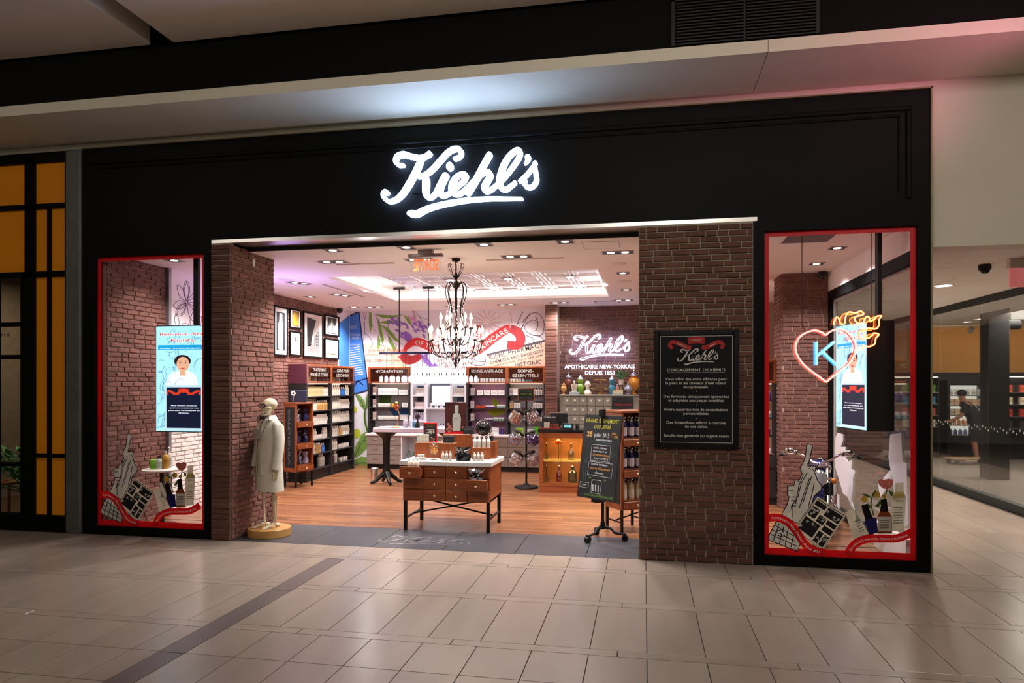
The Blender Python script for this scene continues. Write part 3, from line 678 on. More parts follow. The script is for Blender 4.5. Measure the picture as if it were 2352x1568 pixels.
    for pts, s in (([(150,1080),(250,1076),(340,1120),(410,1200),(470,1290),(540,1350),(655,1378)], 'Apothicaire New-Yorkais depuis 1851'), ([(845,1395),(900,1310),(1000,1260),(1150,1255),(1280,1250),(1410,1195)], 'Des soins de la peau et des cheveux très efficaces')):
        pp = spline([(*d(x, y), .078) for x, y in pts], 6); rb = MB(); ribbon(rb, pp, .0392, .0402, False); rb.build('ribbon_decal', m_red, win)
        tp = MB(); text_path(tp, s, [q[:2] for q in pp][2:-2], .035, .0385); tp.build('lettering', m_ink_w, win)
decals(win2, 0); decals(win1, -7.612)

# white vinyl silhouettes on the side pane
w3_ = bpy.data.objects['window_3']
def sx_(x, y): q = on_x(1720+x/3.733, 900+y/3.733, 2.598); return q.y, q.z
for l in ([(742,470),(745,390),(765,350),(808,365),(808,420),(790,470),(830,470),(830,560),(855,600),(885,580),(880,660),(915,680),(895,740),(892,870),(880,930),(910,1010),(905,1055),(850,900),(810,870),(742,640)],
          [(1215,365),(1305,350),(1320,600),(1355,610),(1358,740),(1372,1140),(1300,1180),(1268,960),(1240,800),(1200,560)], [(1110,790),(1215,670),(1240,760),(1130,900)]):
    P_ = [sx_(*p) for p in l]; n = len(P_); mb_ = MB(); mb_.add([(2.594, y, z) for y, z in P_]+[(2.598, y, z) for y, z in P_], [list(range(n)), list(range(2*n-1, n-1, -1))]+[(i, i+n, (i+1) % n+n, (i+1) % n) for i in range(n)])
    mb_.build('white_decal', mat('white_vinyl', (232, 226, 232), .6, var=.02), w3_)
MB().box((2.50, .13, .0), (2.555, 1.1, .28)).build('skirting', m_white, w3_)

# ================================================================== hanging displays
m_scr_bg = mat('screen_pale_blue', (150, 205, 228), .3, emit=1.5, emit_col=(150, 208, 235), var=.35, scale=5)
def E_(n, c, k=1.05): return mat('screen_'+n, c, .4, emit=k, emit_col=c, var=.02)
def display(label, loc, rz, depth, W_=.70, H_=1.27, pole=.0):
    t = thing('hanging_display', label, 'screen', loc, rz)
    MB().bbox((-W_/2, 0, 0), (W_/2, depth, H_), .006).build('housing', m_blackin, t)
    y = -.002; i = .012
    sc_ = MB().box((-W_/2+i, y, i), (W_/2-i, 0, H_-i)).build('panel', m_scr_bg, t)
    def P(mb, l, dy): mb.prism([((u-.5)*W_, v*H_) for u, v in l], y-dy, y-dy+.0008)
    def el(mb, u, v, a, b, dy, n=18): P(mb, [(u+a*math.cos(2*math.pi*k/n), v+b*math.sin(2*math.pi*k/n)) for k in range(n)], dy)
    mb = MB(); rr = random.Random(4)
    for k in range(26):                 # line drawn flowers of the screen picture
        u, v = rr.uniform(.04, .96), rr.uniform(.05, .98)
        for q in range(3):
            a0 = rr.uniform(0, 6); l = [((u-.5)*W_+.05*math.cos(a0+j*.5)*(1+.3*q), v*H_+.06*math.sin(a0+j*.6)*(1+.2*q), .0035) for j in range(5)]
            l = [p for p in l if abs(p[0]) < W_/2-.02 and .02 < p[1] < H_-.02]
            if len(l) > 2: ribbon(mb, l, y-.001, y-.0004, False)
    tag(mb.build('picture_line', E_('steel_blue', (40, 92, 130), .6), t), kind='stuff')
    mb = MB(); P(mb, [(.06, .80), (.96, .80), (.96, .815), (.06, .815)], .0012); P(mb, [(.06, .772), (.97, .772), (.97, .80), (.06, .80)], .001); mb.build('picture_bar', E_('cyan', (20, 160, 215)), t)
    mb = MB(); P(mb, [(.2, .44), (.88, .44), (.84, .53), (.68, .575), (.44, .575), (.27, .53)], .001); mb.build('picture_coat', E_('coat', (232, 240, 240)), t)
    mb = MB(); el(mb, .56, .665, .17, .058, .0014); mb.build('picture_hair', E_('hair', (40, 24, 20), .8), t)
    mb = MB(); el(mb, .57, .635, .13, .07, .0024); P(mb, [(.51, .53), (.63, .53), (.62, .6), (.52, .6)], .002); mb.build('picture_face', E_('skin', (226, 172, 140)), t)
    for u in (.515, .625):
        mb = MB(); el(mb, u, .648, .022, .006, .003, 8); mb.build('picture_eye', E_('eye', (50, 28, 20), .6), t); mb = MB(); P(mb, [(u-.025, .662), (u+.025, .664), (u+.025, .668), (u-.025, .667)], .003); mb.build('picture_brow', E_('eye', (50, 28, 20), .6), t)
    mb = MB(); P(mb, [(.525, .597), (.57, .588), (.615, .597), (.6, .603), (.57, .6), (.54, .603)], .003); mb.build('picture_mouth', E_('lips', (190, 50, 60)), t)
    mb = MB(); P(mb, [(.2, .02), (.97, .02), (.97, .44), (.2, .44)], .0012); mb.build('picture_card', E_('pale', (190, 220, 232)), t)
    mb = MB(); P(mb, [(.235, .04), (.935, .04), (.935, .42), (.235, .42)], .002); mb.build('picture_board', E_('navy', (18, 26, 52), .9), t)
    mb = MB()
    for l in ([(.27, .35, 7), (.25, .37, 7), (.30, .385, 8), (.40, .36, 9), (.5, .365, 9)], [(.66, .365, 9), (.76, .36, 9), (.87, .385, 8), (.92, .37, 7), (.89, .35, 7)], [(.48, .385, 14), (.58, .39, 15), (.69, .385, 14)]):
        ribbon(mb, spline([((u-.5)*W_, v*H_, w*.0032) for u, v, w in l], 4), y-.0035, y-.0025, False)
    mb.build('picture_ribbon', E_('red', (214, 56, 34)), t)
    for s, u0, u1, v, cp, m in [('Bienvenue chez', .1, .98, .905, .036, 1), ("Kiehl's", .33, .8, .845, .036, 1), ('Nous sommes convaincus', .33, .86, .245, .013, 0), ('que vous constaterez une', .3, .89, .222, .013, 0), ('peau saine et revitalisée en', .28, .91, .199, .013, 0), ('28 jours.', .48, .7, .176, .013, 0), ("OBTENEZ 1 ÉCHANTILLON GRATUIT", .1, .94, .779, .012, 0)]:
        if m: text_fit(t, 'lettering', s, E_('white', (240, 244, 248), 1.3), (u0-.5)*W_, (u1-.5)*W_, v*H_, cp, c=y-.003, bold=.05)
        text_fit(t, 'lettering', s, E_('red', (214, 56, 34)) if m else E_('white', (240, 244, 248), 1.3), (u0-.5)*W_, (u1-.5)*W_, v*H_, cp, c=y-.0042, bold=.015)
    MB().box((pole-.03, depth*.5-.02, H_), (pole+.03, depth*.5+.02, CZ-loc[2]-.012)).box((pole-.08, depth*.5-.06, CZ-loc[2]-.012), (pole+.08, depth*.5+.06, CZ-loc[2])).build('hanging_pole', m_blackin, t)
    return t
display('bright portrait screen on a black pole in the narrow window by the amber shop', (-5.50, .26, 1.21), 0, .08, .66, 1.29, .2)
display('bright portrait screen in a deep black box behind the neon heart', (2.16, .72, 1.31), math.radians(-80), .28, .7, 1.13, .3)

# ================================================================== neon heart
t = thing('neon_sign', 'red neon heart with blue letter and flaming ribbon hanging in the window', 'neon sign', (1.72, .3, 2.0))
def hz(x, y, yy=.3): q = on_y(1800+x/7.84, 700+y/7.84, .3); return (q.x-1.72, yy-.3, q.z-2.0)
H1 = [(760,545),(680,490),(560,460),(430,490),(300,570),(225,690),(215,800),(250,910),(350,1060),(500,1190),(640,1290),(770,1390)]
H2 = [(770,1390),(900,1280),(1050,1160),(1170,1060),(1260,930),(1305,790),(1290,680),(1220,560),(1120,470),(980,440),(860,470),(760,545)]
n_red = neon('neon_red', (255, 76, 70), 13); n_org = neon('neon_orange', (255, 96, 56), 11); n_blue = neon('neon_blue', (60, 180, 255), 11)
n_red2 = neon('neon_red_rear', (255, 60, 40), 3)
def nt_(l, r_, yy): return MB().tube([hz(x, y, yy) for x, y in spline(l, 6)], r_, 8)
for nm, yy, m, r_ in (('heart_tube', .3, n_red, .0085), ('heart_tube', .37, n_red2, .006)):
    b = nt_(H1, r_, yy); b.tube([hz(x, y, yy) for x, y in spline(H2, 6)], r_, 8); b.build(nm, m, t, smooth='all')
for yy, m, r_ in ((.3, n_blue, .011), (.36, neon('neon_blue_rear', (20, 120, 255), 3), .008)):
    b = MB()
    for l in ([(595,665),(595,1085)], [(605,920),(920,660)], [(700,840),(960,1085)]): b.tube([hz(x, y, yy) for x, y in l], r_, 8)
    b.build('letter_tube', m, t, smooth='all')
FLM = [(895,355),(940,235),(990,240),(1010,310),(1050,345),(1100,330),(1120,200),(1180,130),(1290,150),(1385,115),(1440,160),(1390,190),(1300,210),(1280,270),(1340,330),(1430,330),(1470,235),(1530,215),(1560,300),(1630,250),(1680,205),(1760,200),(1722,260),(1715,360),(1660,430),(1520,420),(1440,470),(1450,560),(1510,600),(1580,560),(1620,510),(1715,530),(1660,600),(1640,700),(1540,750),(1430,740),(1400,820)]
nt_(FLM, .0075, .3).build('flame_tube', n_org, t, smooth='all')
FL2 = [(x-60, y+18) for x, y in FLM[5:32]]; nt_(FL2, .005, .36).build('flame_tube', neon('neon_amber_rear', (255, 130, 40), 3), t, smooth='all')
b = MB(); q = on_y(1842, 755, .33); b.tube([(q.x-1.72, .03, CZ-2.0), (q.x-1.72, .03, q.z-2.0), *[(hz(x, y)[0], .03, hz(x, y)[2]) for x, y in ((340, 330), (390, 460), (560, 540), (700, 530))]], .004, 6)
q = on_y(2001, 730, .33); b.tube([(q.x-1.72, .03, CZ-2.0), (q.x-1.72, .03, q.z-2.0), *[(hz(x, y)[0], .03, hz(x, y)[2]) for x, y in ((1540, 130), (1500, 200))]], .004, 6)
b.build('cable', mat('dark_cable', (60, 48, 50), .5), t)
a = on_y(1812, 888, .34); c_ = on_y(2030, 712, .34); MB().box((a.x-1.72, .05, a.z-2), (c_.x-1.72, .055, c_.z-2)).build('acrylic_panel', m_gl, t)

# silver script inlaid in the slate
ml = mat('inlay_metal', (206, 204, 204), .3, .9, var=.3, scale=9); M2 = Matrix.Translation((-2.46, .36, .0)) @ Matrix.Rotation(-math.pi/2, 4, 'X')
for k_, L_ in LOGO.items():
    b = MB(); b.T = Matrix(((.62, 0, 0, -2.45), (0, 0, .62, .36), (0, -1, 0, .0022), (0, 0, 0, 1)))
    for st_ in L_: ribbon(b, [(x, z, w*.75) for x, z, w in spline(st_, 4)], -.0006, .0006)
    b.build('inlaid_letter', ml, sl)
# ================================================================== shared small goods
m_plw = mat('white_plastic', (232, 226, 214), .4, var=.03); m_lab = mat('cream_label', (214, 206, 188), .6, var=.04); m_gold = mat('brass', (212, 170, 92), .25, 1)
m_wood = wood('oak_red', (156, 82, 40), (110, 54, 24), .38, 'x', 5); m_woodz = wood('oak_red_upright', (160, 84, 42), (112, 54, 24), .38, 'z', 5); m_woody = wood('oak_red_side', (156, 80, 40), (110, 52, 24), .38, 'y', 5)
m_iron = mat('black_iron', (20, 18, 18), .45, .4); m_chrome = mat('chrome', (225, 225, 228), .12, 1, var=.02); m_marble = mat('pale_marble', (214, 208, 202), .3, var=.08, scale=4, detail=6)
m_chalk = mat('chalkboard', (24, 23, 25), .75, var=.25, scale=4); m_amberl = mat('amber_liquid', (190, 96, 20), .2); m_silver = mat('foil_silver', (200, 200, 205), .2, .95, var=.2, scale=20)
PM = {}
def pmesh(kind, w, h, body, cap=(235, 230, 222), label=None, d=None):
    """one small product as one mesh: body, cap and label by material"""
    key = (kind, w, h, body, cap, label, d)
    if key in PM: return PM[key]
    r_ = w/2; b = MB(); nm = lambda n, c: mat('%s_%02x%02x%02x' % (n, *c), c, .4, var=.03)
    mats = [nm('pack', body), nm('cap', cap), nm('label', label or tuple(min(255, int(v*.86)) for v in body))]
    if kind == 'carton':
        d = d or w; b.bbox((-w/2, -d/2, 0), (w/2, d/2, h), .002); b.m = 2; b.box((-w*.36, -d/2-.0015, h*.3), (w*.36, -d/2, h*.62)); b.box((-w*.3, -d/2-.0015, h*.8), (w*.3, -d/2, h*.86))
    elif kind == 'pump':
        b.lathe([(r_*.94, 0), (r_, .01), (r_, h*.58), (r_*.8, h*.68), (r_*.36, h*.73), (r_*.36, h*.76)], n=10); b.m = 2; b.lathe([(r_*1.02, h*.12), (r_*1.02, h*.5)], n=10)
        b.m = 1; b.lathe([(r_*.42, h*.75), (r_*.42, h*.85), (r_*.14, h*.86), (r_*.14, h*.95)], n=8); b.box((-r_*.2, -r_*.75, h*.94), (r_*.2, r_*.25, h))
    elif kind == 'bottle':
        b.lathe([(r_*.94, 0), (r_, .008), (r_, h*.68), (r_*.75, h*.76), (r_*.42, h*.79)], n=10); b.m = 2; b.lathe([(r_*1.02, h*.12), (r_*1.02, h*.55)], n=10); b.m = 1; b.lathe([(r_*.48, h*.79), (r_*.48, h*.99), (r_*.4, h)], n=8)
    elif kind == 'jar':
        b.lathe([(r_*.9, 0), (r_, h*.1), (r_, h*.62)], n=12); b.m = 2; b.lathe([(r_*1.02, h*.16), (r_*1.02, h*.5)], n=12); b.m = 1; b.lathe([(r_*1.04, h*.62), (r_*1.04, h*.97), (r_*.95, h)], n=12)
    elif kind == 'tube':
        b.m = 1; b.lathe([(r_*.8, 0), (r_*.8, h*.16)], n=10); b.m = 0
        n = 10; vs = []; T = [(r_*.9, r_*.9, h*.16), (r_, r_*.8, h*.5), (r_*1.08, .004, h)]
        for a, c, z in T:
            for i in range(n): q = 2*math.pi*i/n; vs.append((a*math.cos(q), c*math.sin(q), z))
        b.add(vs, [(j*n+i, j*n+(i+1) % n, (j+1)*n+(i+1) % n, (j+1)*n+i) for j in range(2) for i in range(n)]+[list(range(2*n, 3*n))])
        b.m = 2; b.box((-r_*.6, -r_*.9, h*.35), (r_*.6, -r_*.6, h*.7))
    o = b.build(kind, mats, None, smooth=True); me = o.data; bpy.data.objects.remove(o); PM[key] = me; return me
CATN = {'carton': 'carton', 'pump': 'pump bottle', 'bottle': 'bottle', 'jar': 'jar', 'tube': 'tube'}
NAMEN = {'carton': 'product_carton', 'pump': 'pump_bottle', 'bottle': 'cosmetic_bottle', 'jar': 'cream_jar', 'tube': 'cosmetic_tube'}
def goods(kind, me, pts, desc, where, group, rz=0, end='left'):
    """individual products; label = ordinal counted from one end of their row"""
    for i, p in enumerate(pts):
        o = obj(NAMEN[kind], me, None, p); o.rotation_euler = (0, 0, rz)
        tag(o, f"{ORD[min(i, 19)]} {desc} from {end}, {where}" if len(pts) > 1 else f"{desc}, {where}", CATN[kind], group)
def foil_bag(label, loc, w, h, c1, c2, group=None, seed=1, d=None):
    """crumpled cellophane gift bag: tied body with bow"""
    rr = random.Random(seed); d = d or w*.7; t = thing('gift_bag', label, 'gift bag', loc, 0, group)
    b = MB(); n = 14; vs = []; prof = [(.42, 0), (.5, .08), (.52, .3), (.45, .5), (.22, .62), (.3, .75), (.5, .95)]
    for r_, z in prof:
        for i in range(n):
            a = 2*math.pi*i/n; k = rr.uniform(.8, 1.14) if z > .04 else 1; vs.append((w*r_*k*math.cos(a), d*r_*k*math.sin(a), h*z*rr.uniform(.94, 1.06) if z else 0))
    b.add(vs, [(j*n+i, j*n+(i+1) % n, (j+1)*n+(i+1) % n, (j+1)*n+i) for j in range(len(prof)-1) for i in range(n)]+[list(range(n))[::-1]])
    b.build('wrap', c1, t)
    b = MB()
    for k in range(7):
        a = k*.9+rr.random(); q = [(0, -d*.15, h*.62), (w*.25*math.cos(a), -d*.3, h*(.66+.14*math.sin(a))), (w*.42*math.cos(a), -d*.36, h*(.64+.26*math.sin(a))), (w*.2*math.cos(a+.5), -d*.32, h*(.62+.1*math.sin(a+.5)))]
        b.tube(spline(q, 3), w*.035, 5)
    b.build('bow', c2, t); return t

# ================================================================== skeleton in a white coat on a round plinth
t = thing('skeleton_mannequin', 'skeleton in white lab coat, glasses and bow tie on a round wooden plinth', 'mannequin', (-4.37, .345, 0), math.radians(148))
m_bone = mat('bone', (206, 190, 158), .55, var=.1, scale=20); m_coat = mat('white_cotton', (206, 198, 182), .85, var=.04, scale=6, bump=.15)
MB().lathe([(.243, 0), (.248, .006), (.248, .09), (.242, .096)], n=40).build('plinth', mat('pale_wood', (186, 138, 76), .45, var=.08, scale=5), t, smooth=True)
for sx in (-1, 1):
    b = MB(); hx = .085*sx; fy = .03*sx
    b.tube([(hx*1.1, fy, .80), (hx, fy+.01, .6), (hx*.85, fy+.02, .53), (hx*.85, fy+.02, .50)], [.022, .016, .026, .024], 8)
    b.tube([(hx*.83, fy+.02, .5), (hx*.8, fy+.01, .47), (hx*.8, fy, .3), (hx*.8, fy, .19), (hx*.8, fy, .155)], [.028, .02, .013, .014, .022], 8)
    b.tube([(hx*.83+.03*sx, fy-.005, .47), (hx*.8+.028*sx, fy-.012, .3), (hx*.8+.02*sx, fy-.005, .17)], [.01, .006, .01], 6)
    b.ball((hx*.83, fy+.04, .515), .02, 8)
    b.build('leg_bones', m_bone, t, smooth=True)
    b = MB(); b.ball((hx*.8, fy-.04, .122), .026, 8, (1, 1.4, 1)); b.ball((hx*.8, fy+.02, .138), .024, 8, (1, 1.4, .9))
    for k in range(5):
        dx = (k-2)*.014; b.tube([(hx*.8+dx*.5, fy+.03, .135), (hx*.8+dx, fy+.09, .118), (hx*.8+dx*1.3, fy+.125, .106), (hx*.8+dx*1.45, fy+.16-abs(k-1.5)*.008, .103)], [.009, .0075, .007, .004], 6)
    b.build('foot_bones', m_bone, t, smooth=True)
# coat: lofted torso with open front edge
rings = [(.535, .215, .135, 0), (.62, .212, .132, 0), (.8, .2, .125, 0), (1.0, .185, .118, 0), (1.15, .18, .115, 0), (1.26, .185, .11, -.005), (1.33, .165, .09, -.012), (1.375, .105, .07, -.012), (1.405, .062, .055, -.005)]
n = 28; vs = []; rr = random.Random(2)
for z, rx, ry, cy in rings:
    for i in range(n):
        a = 2*math.pi*i/n; f = 1+.035*math.sin(a*7+z*2)*max(0, (1.1-z)); vs.append((rx*1.1*f*math.cos(a), cy+ry*f*math.sin(a), z))
b = MB(); b.add(vs, [(j*n+i, j*n+(i+1) % n, (j+1)*n+(i+1) % n, (j+1)*n+i) for j in range(len(rings)-1) for i in range(n)])
b.build('lab_coat', m_coat, t, smooth='all')
for sx in (-1, 1):
    b = MB(); b.tube([(.13*sx, -.01, 1.325), (.185*sx, -.01, 1.285), (.225*sx, 0, 1.15), (.24*sx, .015, 1.0), (.24*sx, .04, .86), (.238*sx, .05, .80)], [.05, .066, .062, .058, .058, .06], 12)
    b.build('sleeve', m_coat, t, smooth=True)
    b = MB(); wx, wy, wz = .238*sx, .05, .80
    b.tube([(wx, wy, .83), (wx, wy+.005, .775)], [.02, .022], 8)
    for k in range(4): x = wx+.0; y = wy-.022+k*.016; b.tube([(x, y*.9+.006, .775), (x-.004*sx, y, .725), (x-.012*sx, y, .685+abs(k-1.6)*.006), (x-.02*sx, y-.002, .655+abs(k-1.6)*.01)], [.008, .0065, .006, .0035], 6)
    b.tube([(wx-.01*sx, wy+.03, .77), (wx-.02*sx, wy+.052, .735), (wx-.03*sx, wy+.06, .705)], [.008, .0065, .004], 6)
    b.build('hand_bones', m_bone, t, smooth=True)
b = MB()
for sx in (-1, 1):      # collar and lapels
    b.add([(.06*sx, .04, 1.41), (.105*sx, .07, 1.37), (.085*sx, .115, 1.27), (.012*sx, .135, 1.16), (.02*sx, .095, 1.36)], [(0, 1, 2, 3, 4)])
    b.add([(.068*sx, -.04, 1.425), (.06*sx, .04, 1.42), (.11*sx, .06, 1.365), (.115*sx, -.05, 1.38)], [(0, 1, 2, 3)])
b.build('collar', m_coat, t)
b = MB().bar((.008, .118, 1.16), (.006, .143, .54), .012, .006); b.build('coat_placket', mat('coat_seam', (178, 170, 154), .9), t)
for sx, z, w_ in ((1, 1.12, .085), (-1, .8, .12), (1, .8, .12)):
    a = math.pi/2-sx*.55; rx, ry = .192, .122; cx, cy = rx*math.cos(a), ry*math.sin(a)
    b = MB(); b.T = Matrix.Translation((cx, cy+.002, z)) @ Matrix.Rotation(-sx*.42, 4, 'Z'); b.bbox((-w_/2, -.002, -w_*.6), (w_/2, .008, w_*.5), .003); b.build('pocket', m_coat, t)
b = MB(); b.T = Matrix.Translation((.02, .145, 1.21)) @ Matrix.Rotation(-.12, 4, 'X'); b.bbox((-.11, -.006, -.07), (.11, .002, .06), .003); b.build('chest_placard', mat('clear_placard', (168, 166, 156), .25), t)
b = MB()
for sx in (-1, 1): b.prism([(0, -.012), (.05*sx, -.03), (.05*sx, .03), (0, .012)], .085, .1)
b.T = Matrix(); b.build('bow_tie', mat('black_satin', (20, 16, 18), .4), t, (0, 0, 1.395))
b = MB()                # neck vertebrae
for k in range(4): b.cyl((0, -.0, 1.37+k*.024), .022, .017, 8)
b.build('neck_bones', m_bone, t, smooth=True)
sk = MB(); sk.T = Matrix.Translation((0, .005, 1.535)) @ Matrix.Rotation(math.radians(8), 4, 'Z')
sk.ball((0, -.012, .015), .078, 18, (.92, 1.2, .95)); sk.lathe([(.05, -.085), (.058, -.05), (.066, -.02), (.066, .02)], (0, .038, 0), 14); sk.ball((0, .05, -.02), .05, 12, (1.1, .8, .9)); sk.tube([(-.055, 0, -.055), (-.045, .04, -.1), (-.015, .088, -.112), (.015, .088, -.112), (.045, .04, -.1), (.055, 0, -.055)], [.011, .012, .014, .014, .012, .011], 8)
sk.tube([(-.066, .02, -.02), (-.062, .062, -.026), (-.04, .085, -.03)], .009, 6); sk.tube([(.066, .02, -.02), (.062, .062, -.026), (.04, .085, -.03)], .009, 6); sk.tube([(-.05, .075, .028), (0, .092, .03), (.05, .075, .028)], .011, 6)
hd = sk.build('skull', m_bone, t, smooth=True)
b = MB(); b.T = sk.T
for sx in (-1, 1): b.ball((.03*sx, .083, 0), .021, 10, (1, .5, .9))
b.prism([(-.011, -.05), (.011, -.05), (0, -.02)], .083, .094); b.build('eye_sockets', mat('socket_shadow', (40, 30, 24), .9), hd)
b = MB(); b.T = sk.T
for k in range(7): b.box((-.028+k*.008, .088, -.088), (-.0215+k*.008, .096, -.07))
b.build('teeth', m_plw, hd)
b = MB(); b.T = sk.T
for sx in (-1, 1):
    b.tube([(.036*sx+.028*math.cos(a), .102, .004+.022*math.sin(a)) for a in [i*.5236 for i in range(12)]], .0042, 6, True); b.tube([(.064*sx, .1, .01), (.076*sx, .05, .016), (.076*sx, -.03, .01)], .0035, 6)
b.tube([(-.01, .104, .01), (.01, .104, .01)], .0035, 6); b.build('eyeglasses', m_iron, t)

# ================================================================== product cart in the entrance
FY = .905; BY = 1.6
x0 = on_y(926, 1100, FY).x; x1 = on_y(1124, 1100, FY).x; zb, zt = .365, .80
t = thing('product_cart', 'dark oak drawer cart with pale stone top standing in the entrance', 'display table', ((x0+x1)/2, FY, 0)); W2 = (x1-x0)/2; DP = BY-FY
MB().box((-W2, .012, zb), (W2, .03, zt)).box((-W2, .03, zb), (-W2+.02, DP, zt)).box((W2-.02, .03, zb), (W2, DP, zt)).box((-W2, DP-.02, zb), (W2, DP, zt)).box((-W2, .03, zb), (W2, DP, zb+.02)).build('body', m_woody, t)
MB().bbox((-W2-.035, -.04, zt), (W2+.035, DP+.04, zt+.055), .006).build('stone_top', m_marble, t)
cw = (2*W2)/4; rh = (zt-zb)/3
def knob(par, x, y, z, m=None, r_=.013): return MB().lathe([(r_*.4, 0), (r_*.4, .012), (r_, .018), (r_, .026), (r_*.5, .031)], n=10, axis='y').build('knob', m or m_gold, par, (x, y, z)) if False else _knob(par, x, y, z, m or m_gold, r_)
def _knob(par, x, y, z, m, r_):
    b = MB(); b.T = Matrix.Rotation(math.pi/2, 4, 'X'); b.lathe([(r_*.4, 0), (r_*.4, .01), (r_, .016), (r_, .022), (r_*.5, .028)], n=10); o = b.build('knob', m, par, (x, y, z), smooth=True); return o
m_knob = mat('pale_brass_knob', (236, 222, 180), .25, .8)
for c in range(4):
    for r_ in range(3):
        xc = -W2+cw*(c+.5); z0 = zb+rh*r_; out = .135 if (c, r_) == (0, 2) else (.11 if (c, r_) == (3, 1) else 0)
        d = obj('drawer', None, t) if False else MB().bbox((-cw/2+.003, -.012-out, .003), (cw/2-.003, .01-out, rh-.003), .003).build('drawer', m_wood, t, (xc, .0, z0))
        if out: MB().box((-cw/2+.012, .01-out, .012), (-cw/2+.024, .01, rh*.7)).box((cw/2-.024, .01-out, .012), (cw/2-.012, .01, rh*.7)).box((-cw/2+.012, .01-out, .012), (cw/2-.012, .01, .02)).build('drawer_box', m_woody, d)
        if c in (1, 2) or out: _knob(d, 0, -.012-out, rh*.45, m_knob, .014)
        if out: MB().box((-.025, -.014-out, rh*.72), (.025, -.012-out, rh*.75)).build('label_holder', m_gold, d)
for lx in (-W2+.02, W2-.02):
    for ly in (.03, DP-.03): MB().bbox((lx-.02, ly-.02, 0), (lx+.02, ly+.02, zb), .003).build('leg', m_iron, t)
for lx in (-W2+.02, W2-.02): MB().bar((lx, .05, .15), (lx, DP-.05, .15), .022).build('side_rail', m_iron, t)
b = MB()
for s in (-1, 1): b.bar((-s*(W2-.05), DP*.5, zb-.005), (s*(W2-.02), DP*.5, .15), .018)
b.build('cross_brace', m_iron, t)
TZ = zt+.055
def cx_(px, py, y): q = on_y(px, py, y); return q.x
def riser(label, px0, px1, pyt, y0, dpth):
    xa, xb = cx_(px0, pyt, y0), cx_(px1, pyt, y0); zt_ = on_y((px0+px1)/2, pyt, y0).z
    t_ = thing('wooden_riser', label, 'riser', ((xa+xb)/2, y0, TZ)); w = (xb-xa)/2; h = zt_-TZ
    MB().bbox((-w, 0, 0), (w, dpth, h), .004).build('block', m_woodz, t_); MB().box((-w*.7, -.0015, h*.1), (w*.7, 0, h*.11)).build('inlay', m_woody, t_); return zt_
zl = riser('low wooden riser block under the stacked white cartons on the cart', 952, 1012, 1016, 1.26, .22)
zm = riser('wooden riser block with the small black box on top', 1009, 1046, 1017, 1.15, .16)
zh = riser('tall wooden riser behind the foil bag carrying the bottle poster', 1017, 1079, 997, 1.36, .14)
zr = riser('wooden riser under the upper row of white bottles on the cart', 1084, 1124, 1028, 1.18, .12)
zr2 = riser('wooden riser block at the cart corner behind the white bottles', 1084, 1138, 1013, 1.32, .14)
cart_me = pmesh('carton', .05, .05, (226, 218, 200)); sx0 = cx_(962, 1030, 1.28)
goods('carton', cart_me, [(sx0+i*.052, 1.30, zl) for i in range(3)], 'small cream carton', 'lower layer on the cart riser', 'cream cartons on the cart riser')
goods('carton', cart_me, [(sx0+i*.052, 1.30, zl+.05) for i in range(3)], 'small cream carton', 'upper layer on the cart riser', 'cream cartons on the cart riser')
sx0 = cx_(958, 1050, 1.02); goods('carton', pmesh('carton', .04, .03, (232, 226, 214)), [(sx0+i*.043, 1.02, TZ) for i in range(3)], 'little white carton', 'on the stone top by the glass jar', 'white cartons on the cart top')
goods('carton', pmesh('carton', .04, .03, (232, 226, 214)), [(sx0+.02+i*.043, 1.05, TZ+.031) for i in range(2)], 'little white carton', 'upper layer by the glass jar', 'white cartons on the cart top')
bt = pmesh('bottle', .036, .115, (226, 220, 206), (232, 228, 220)); sx0 = cx_(1018, 1055, 1.0)
goods('bottle', bt, [(sx0+i*.046, .99, TZ) for i in range(3)], 'slim cream bottle with round white cap', 'below the small black box', 'cream bottles below the black box')
bt2 = pmesh('bottle', .048, .14, (232, 226, 214), (236, 232, 226)); sx0 = cx_(1090, 1028, 1.2)
goods('bottle', bt2, [(sx0+i*.058, 1.215, zr) for i in range(4)], 'white bottle', 'on the wooden riser below the black globe', 'white bottles below the globe')
bt3 = pmesh('bottle', .04, .105, (228, 220, 206), (236, 232, 226)); sx0 = cx_(1090, 1056, 1.03)
goods('bottle', bt3, [(sx0+i*.047, 1.03, TZ) for i in range(3)], 'small white bottle', 'on the stone top in front of the wooden riser', 'small white bottles on the cart top')
sx0 = cx_(940, 1075, .83); goods('pump', pmesh('bottle', .046, .18, (226, 206, 188), (240, 236, 230)), [(sx0+i*.052, .828, .715) for i in range(3)], 'white capped bottle', 'standing in the pulled-out top drawer', 'bottles in the open top drawer')
foil_bag('silver and black foil gift bag in the open middle drawer of the cart', (cx_(1092, 1100, .82), .845, zb+rh+.03), .2, .24, m_silver, mat('foil_black', (26, 26, 28), .2, .6, var=.3, scale=15), None, 4, .085)
foil_bag('black cellophane gift bag with ribbons on the stone cart top', (cx_(1064, 1050, 1.02), 1.02, TZ), .21, .17, mat('foil_black2', (30, 30, 32), .18, .6, var=.5, scale=14), m_silver, None, 8, .12)
q = on_y(1031, 1010, 1.2); t_ = thing('small_black_box', 'small black box on top of the wooden riser', 'box', (q.x, 1.2, zm)); MB().bbox((-.062, -.04, 0), (.062, .04, .085), .004).build('box_body', m_chalk, t_); text_fit(t_, 'lettering', 'LIP', mat('grey_print', (90, 88, 88), .6), -.04, .04, .03, .025, c=-.0412)
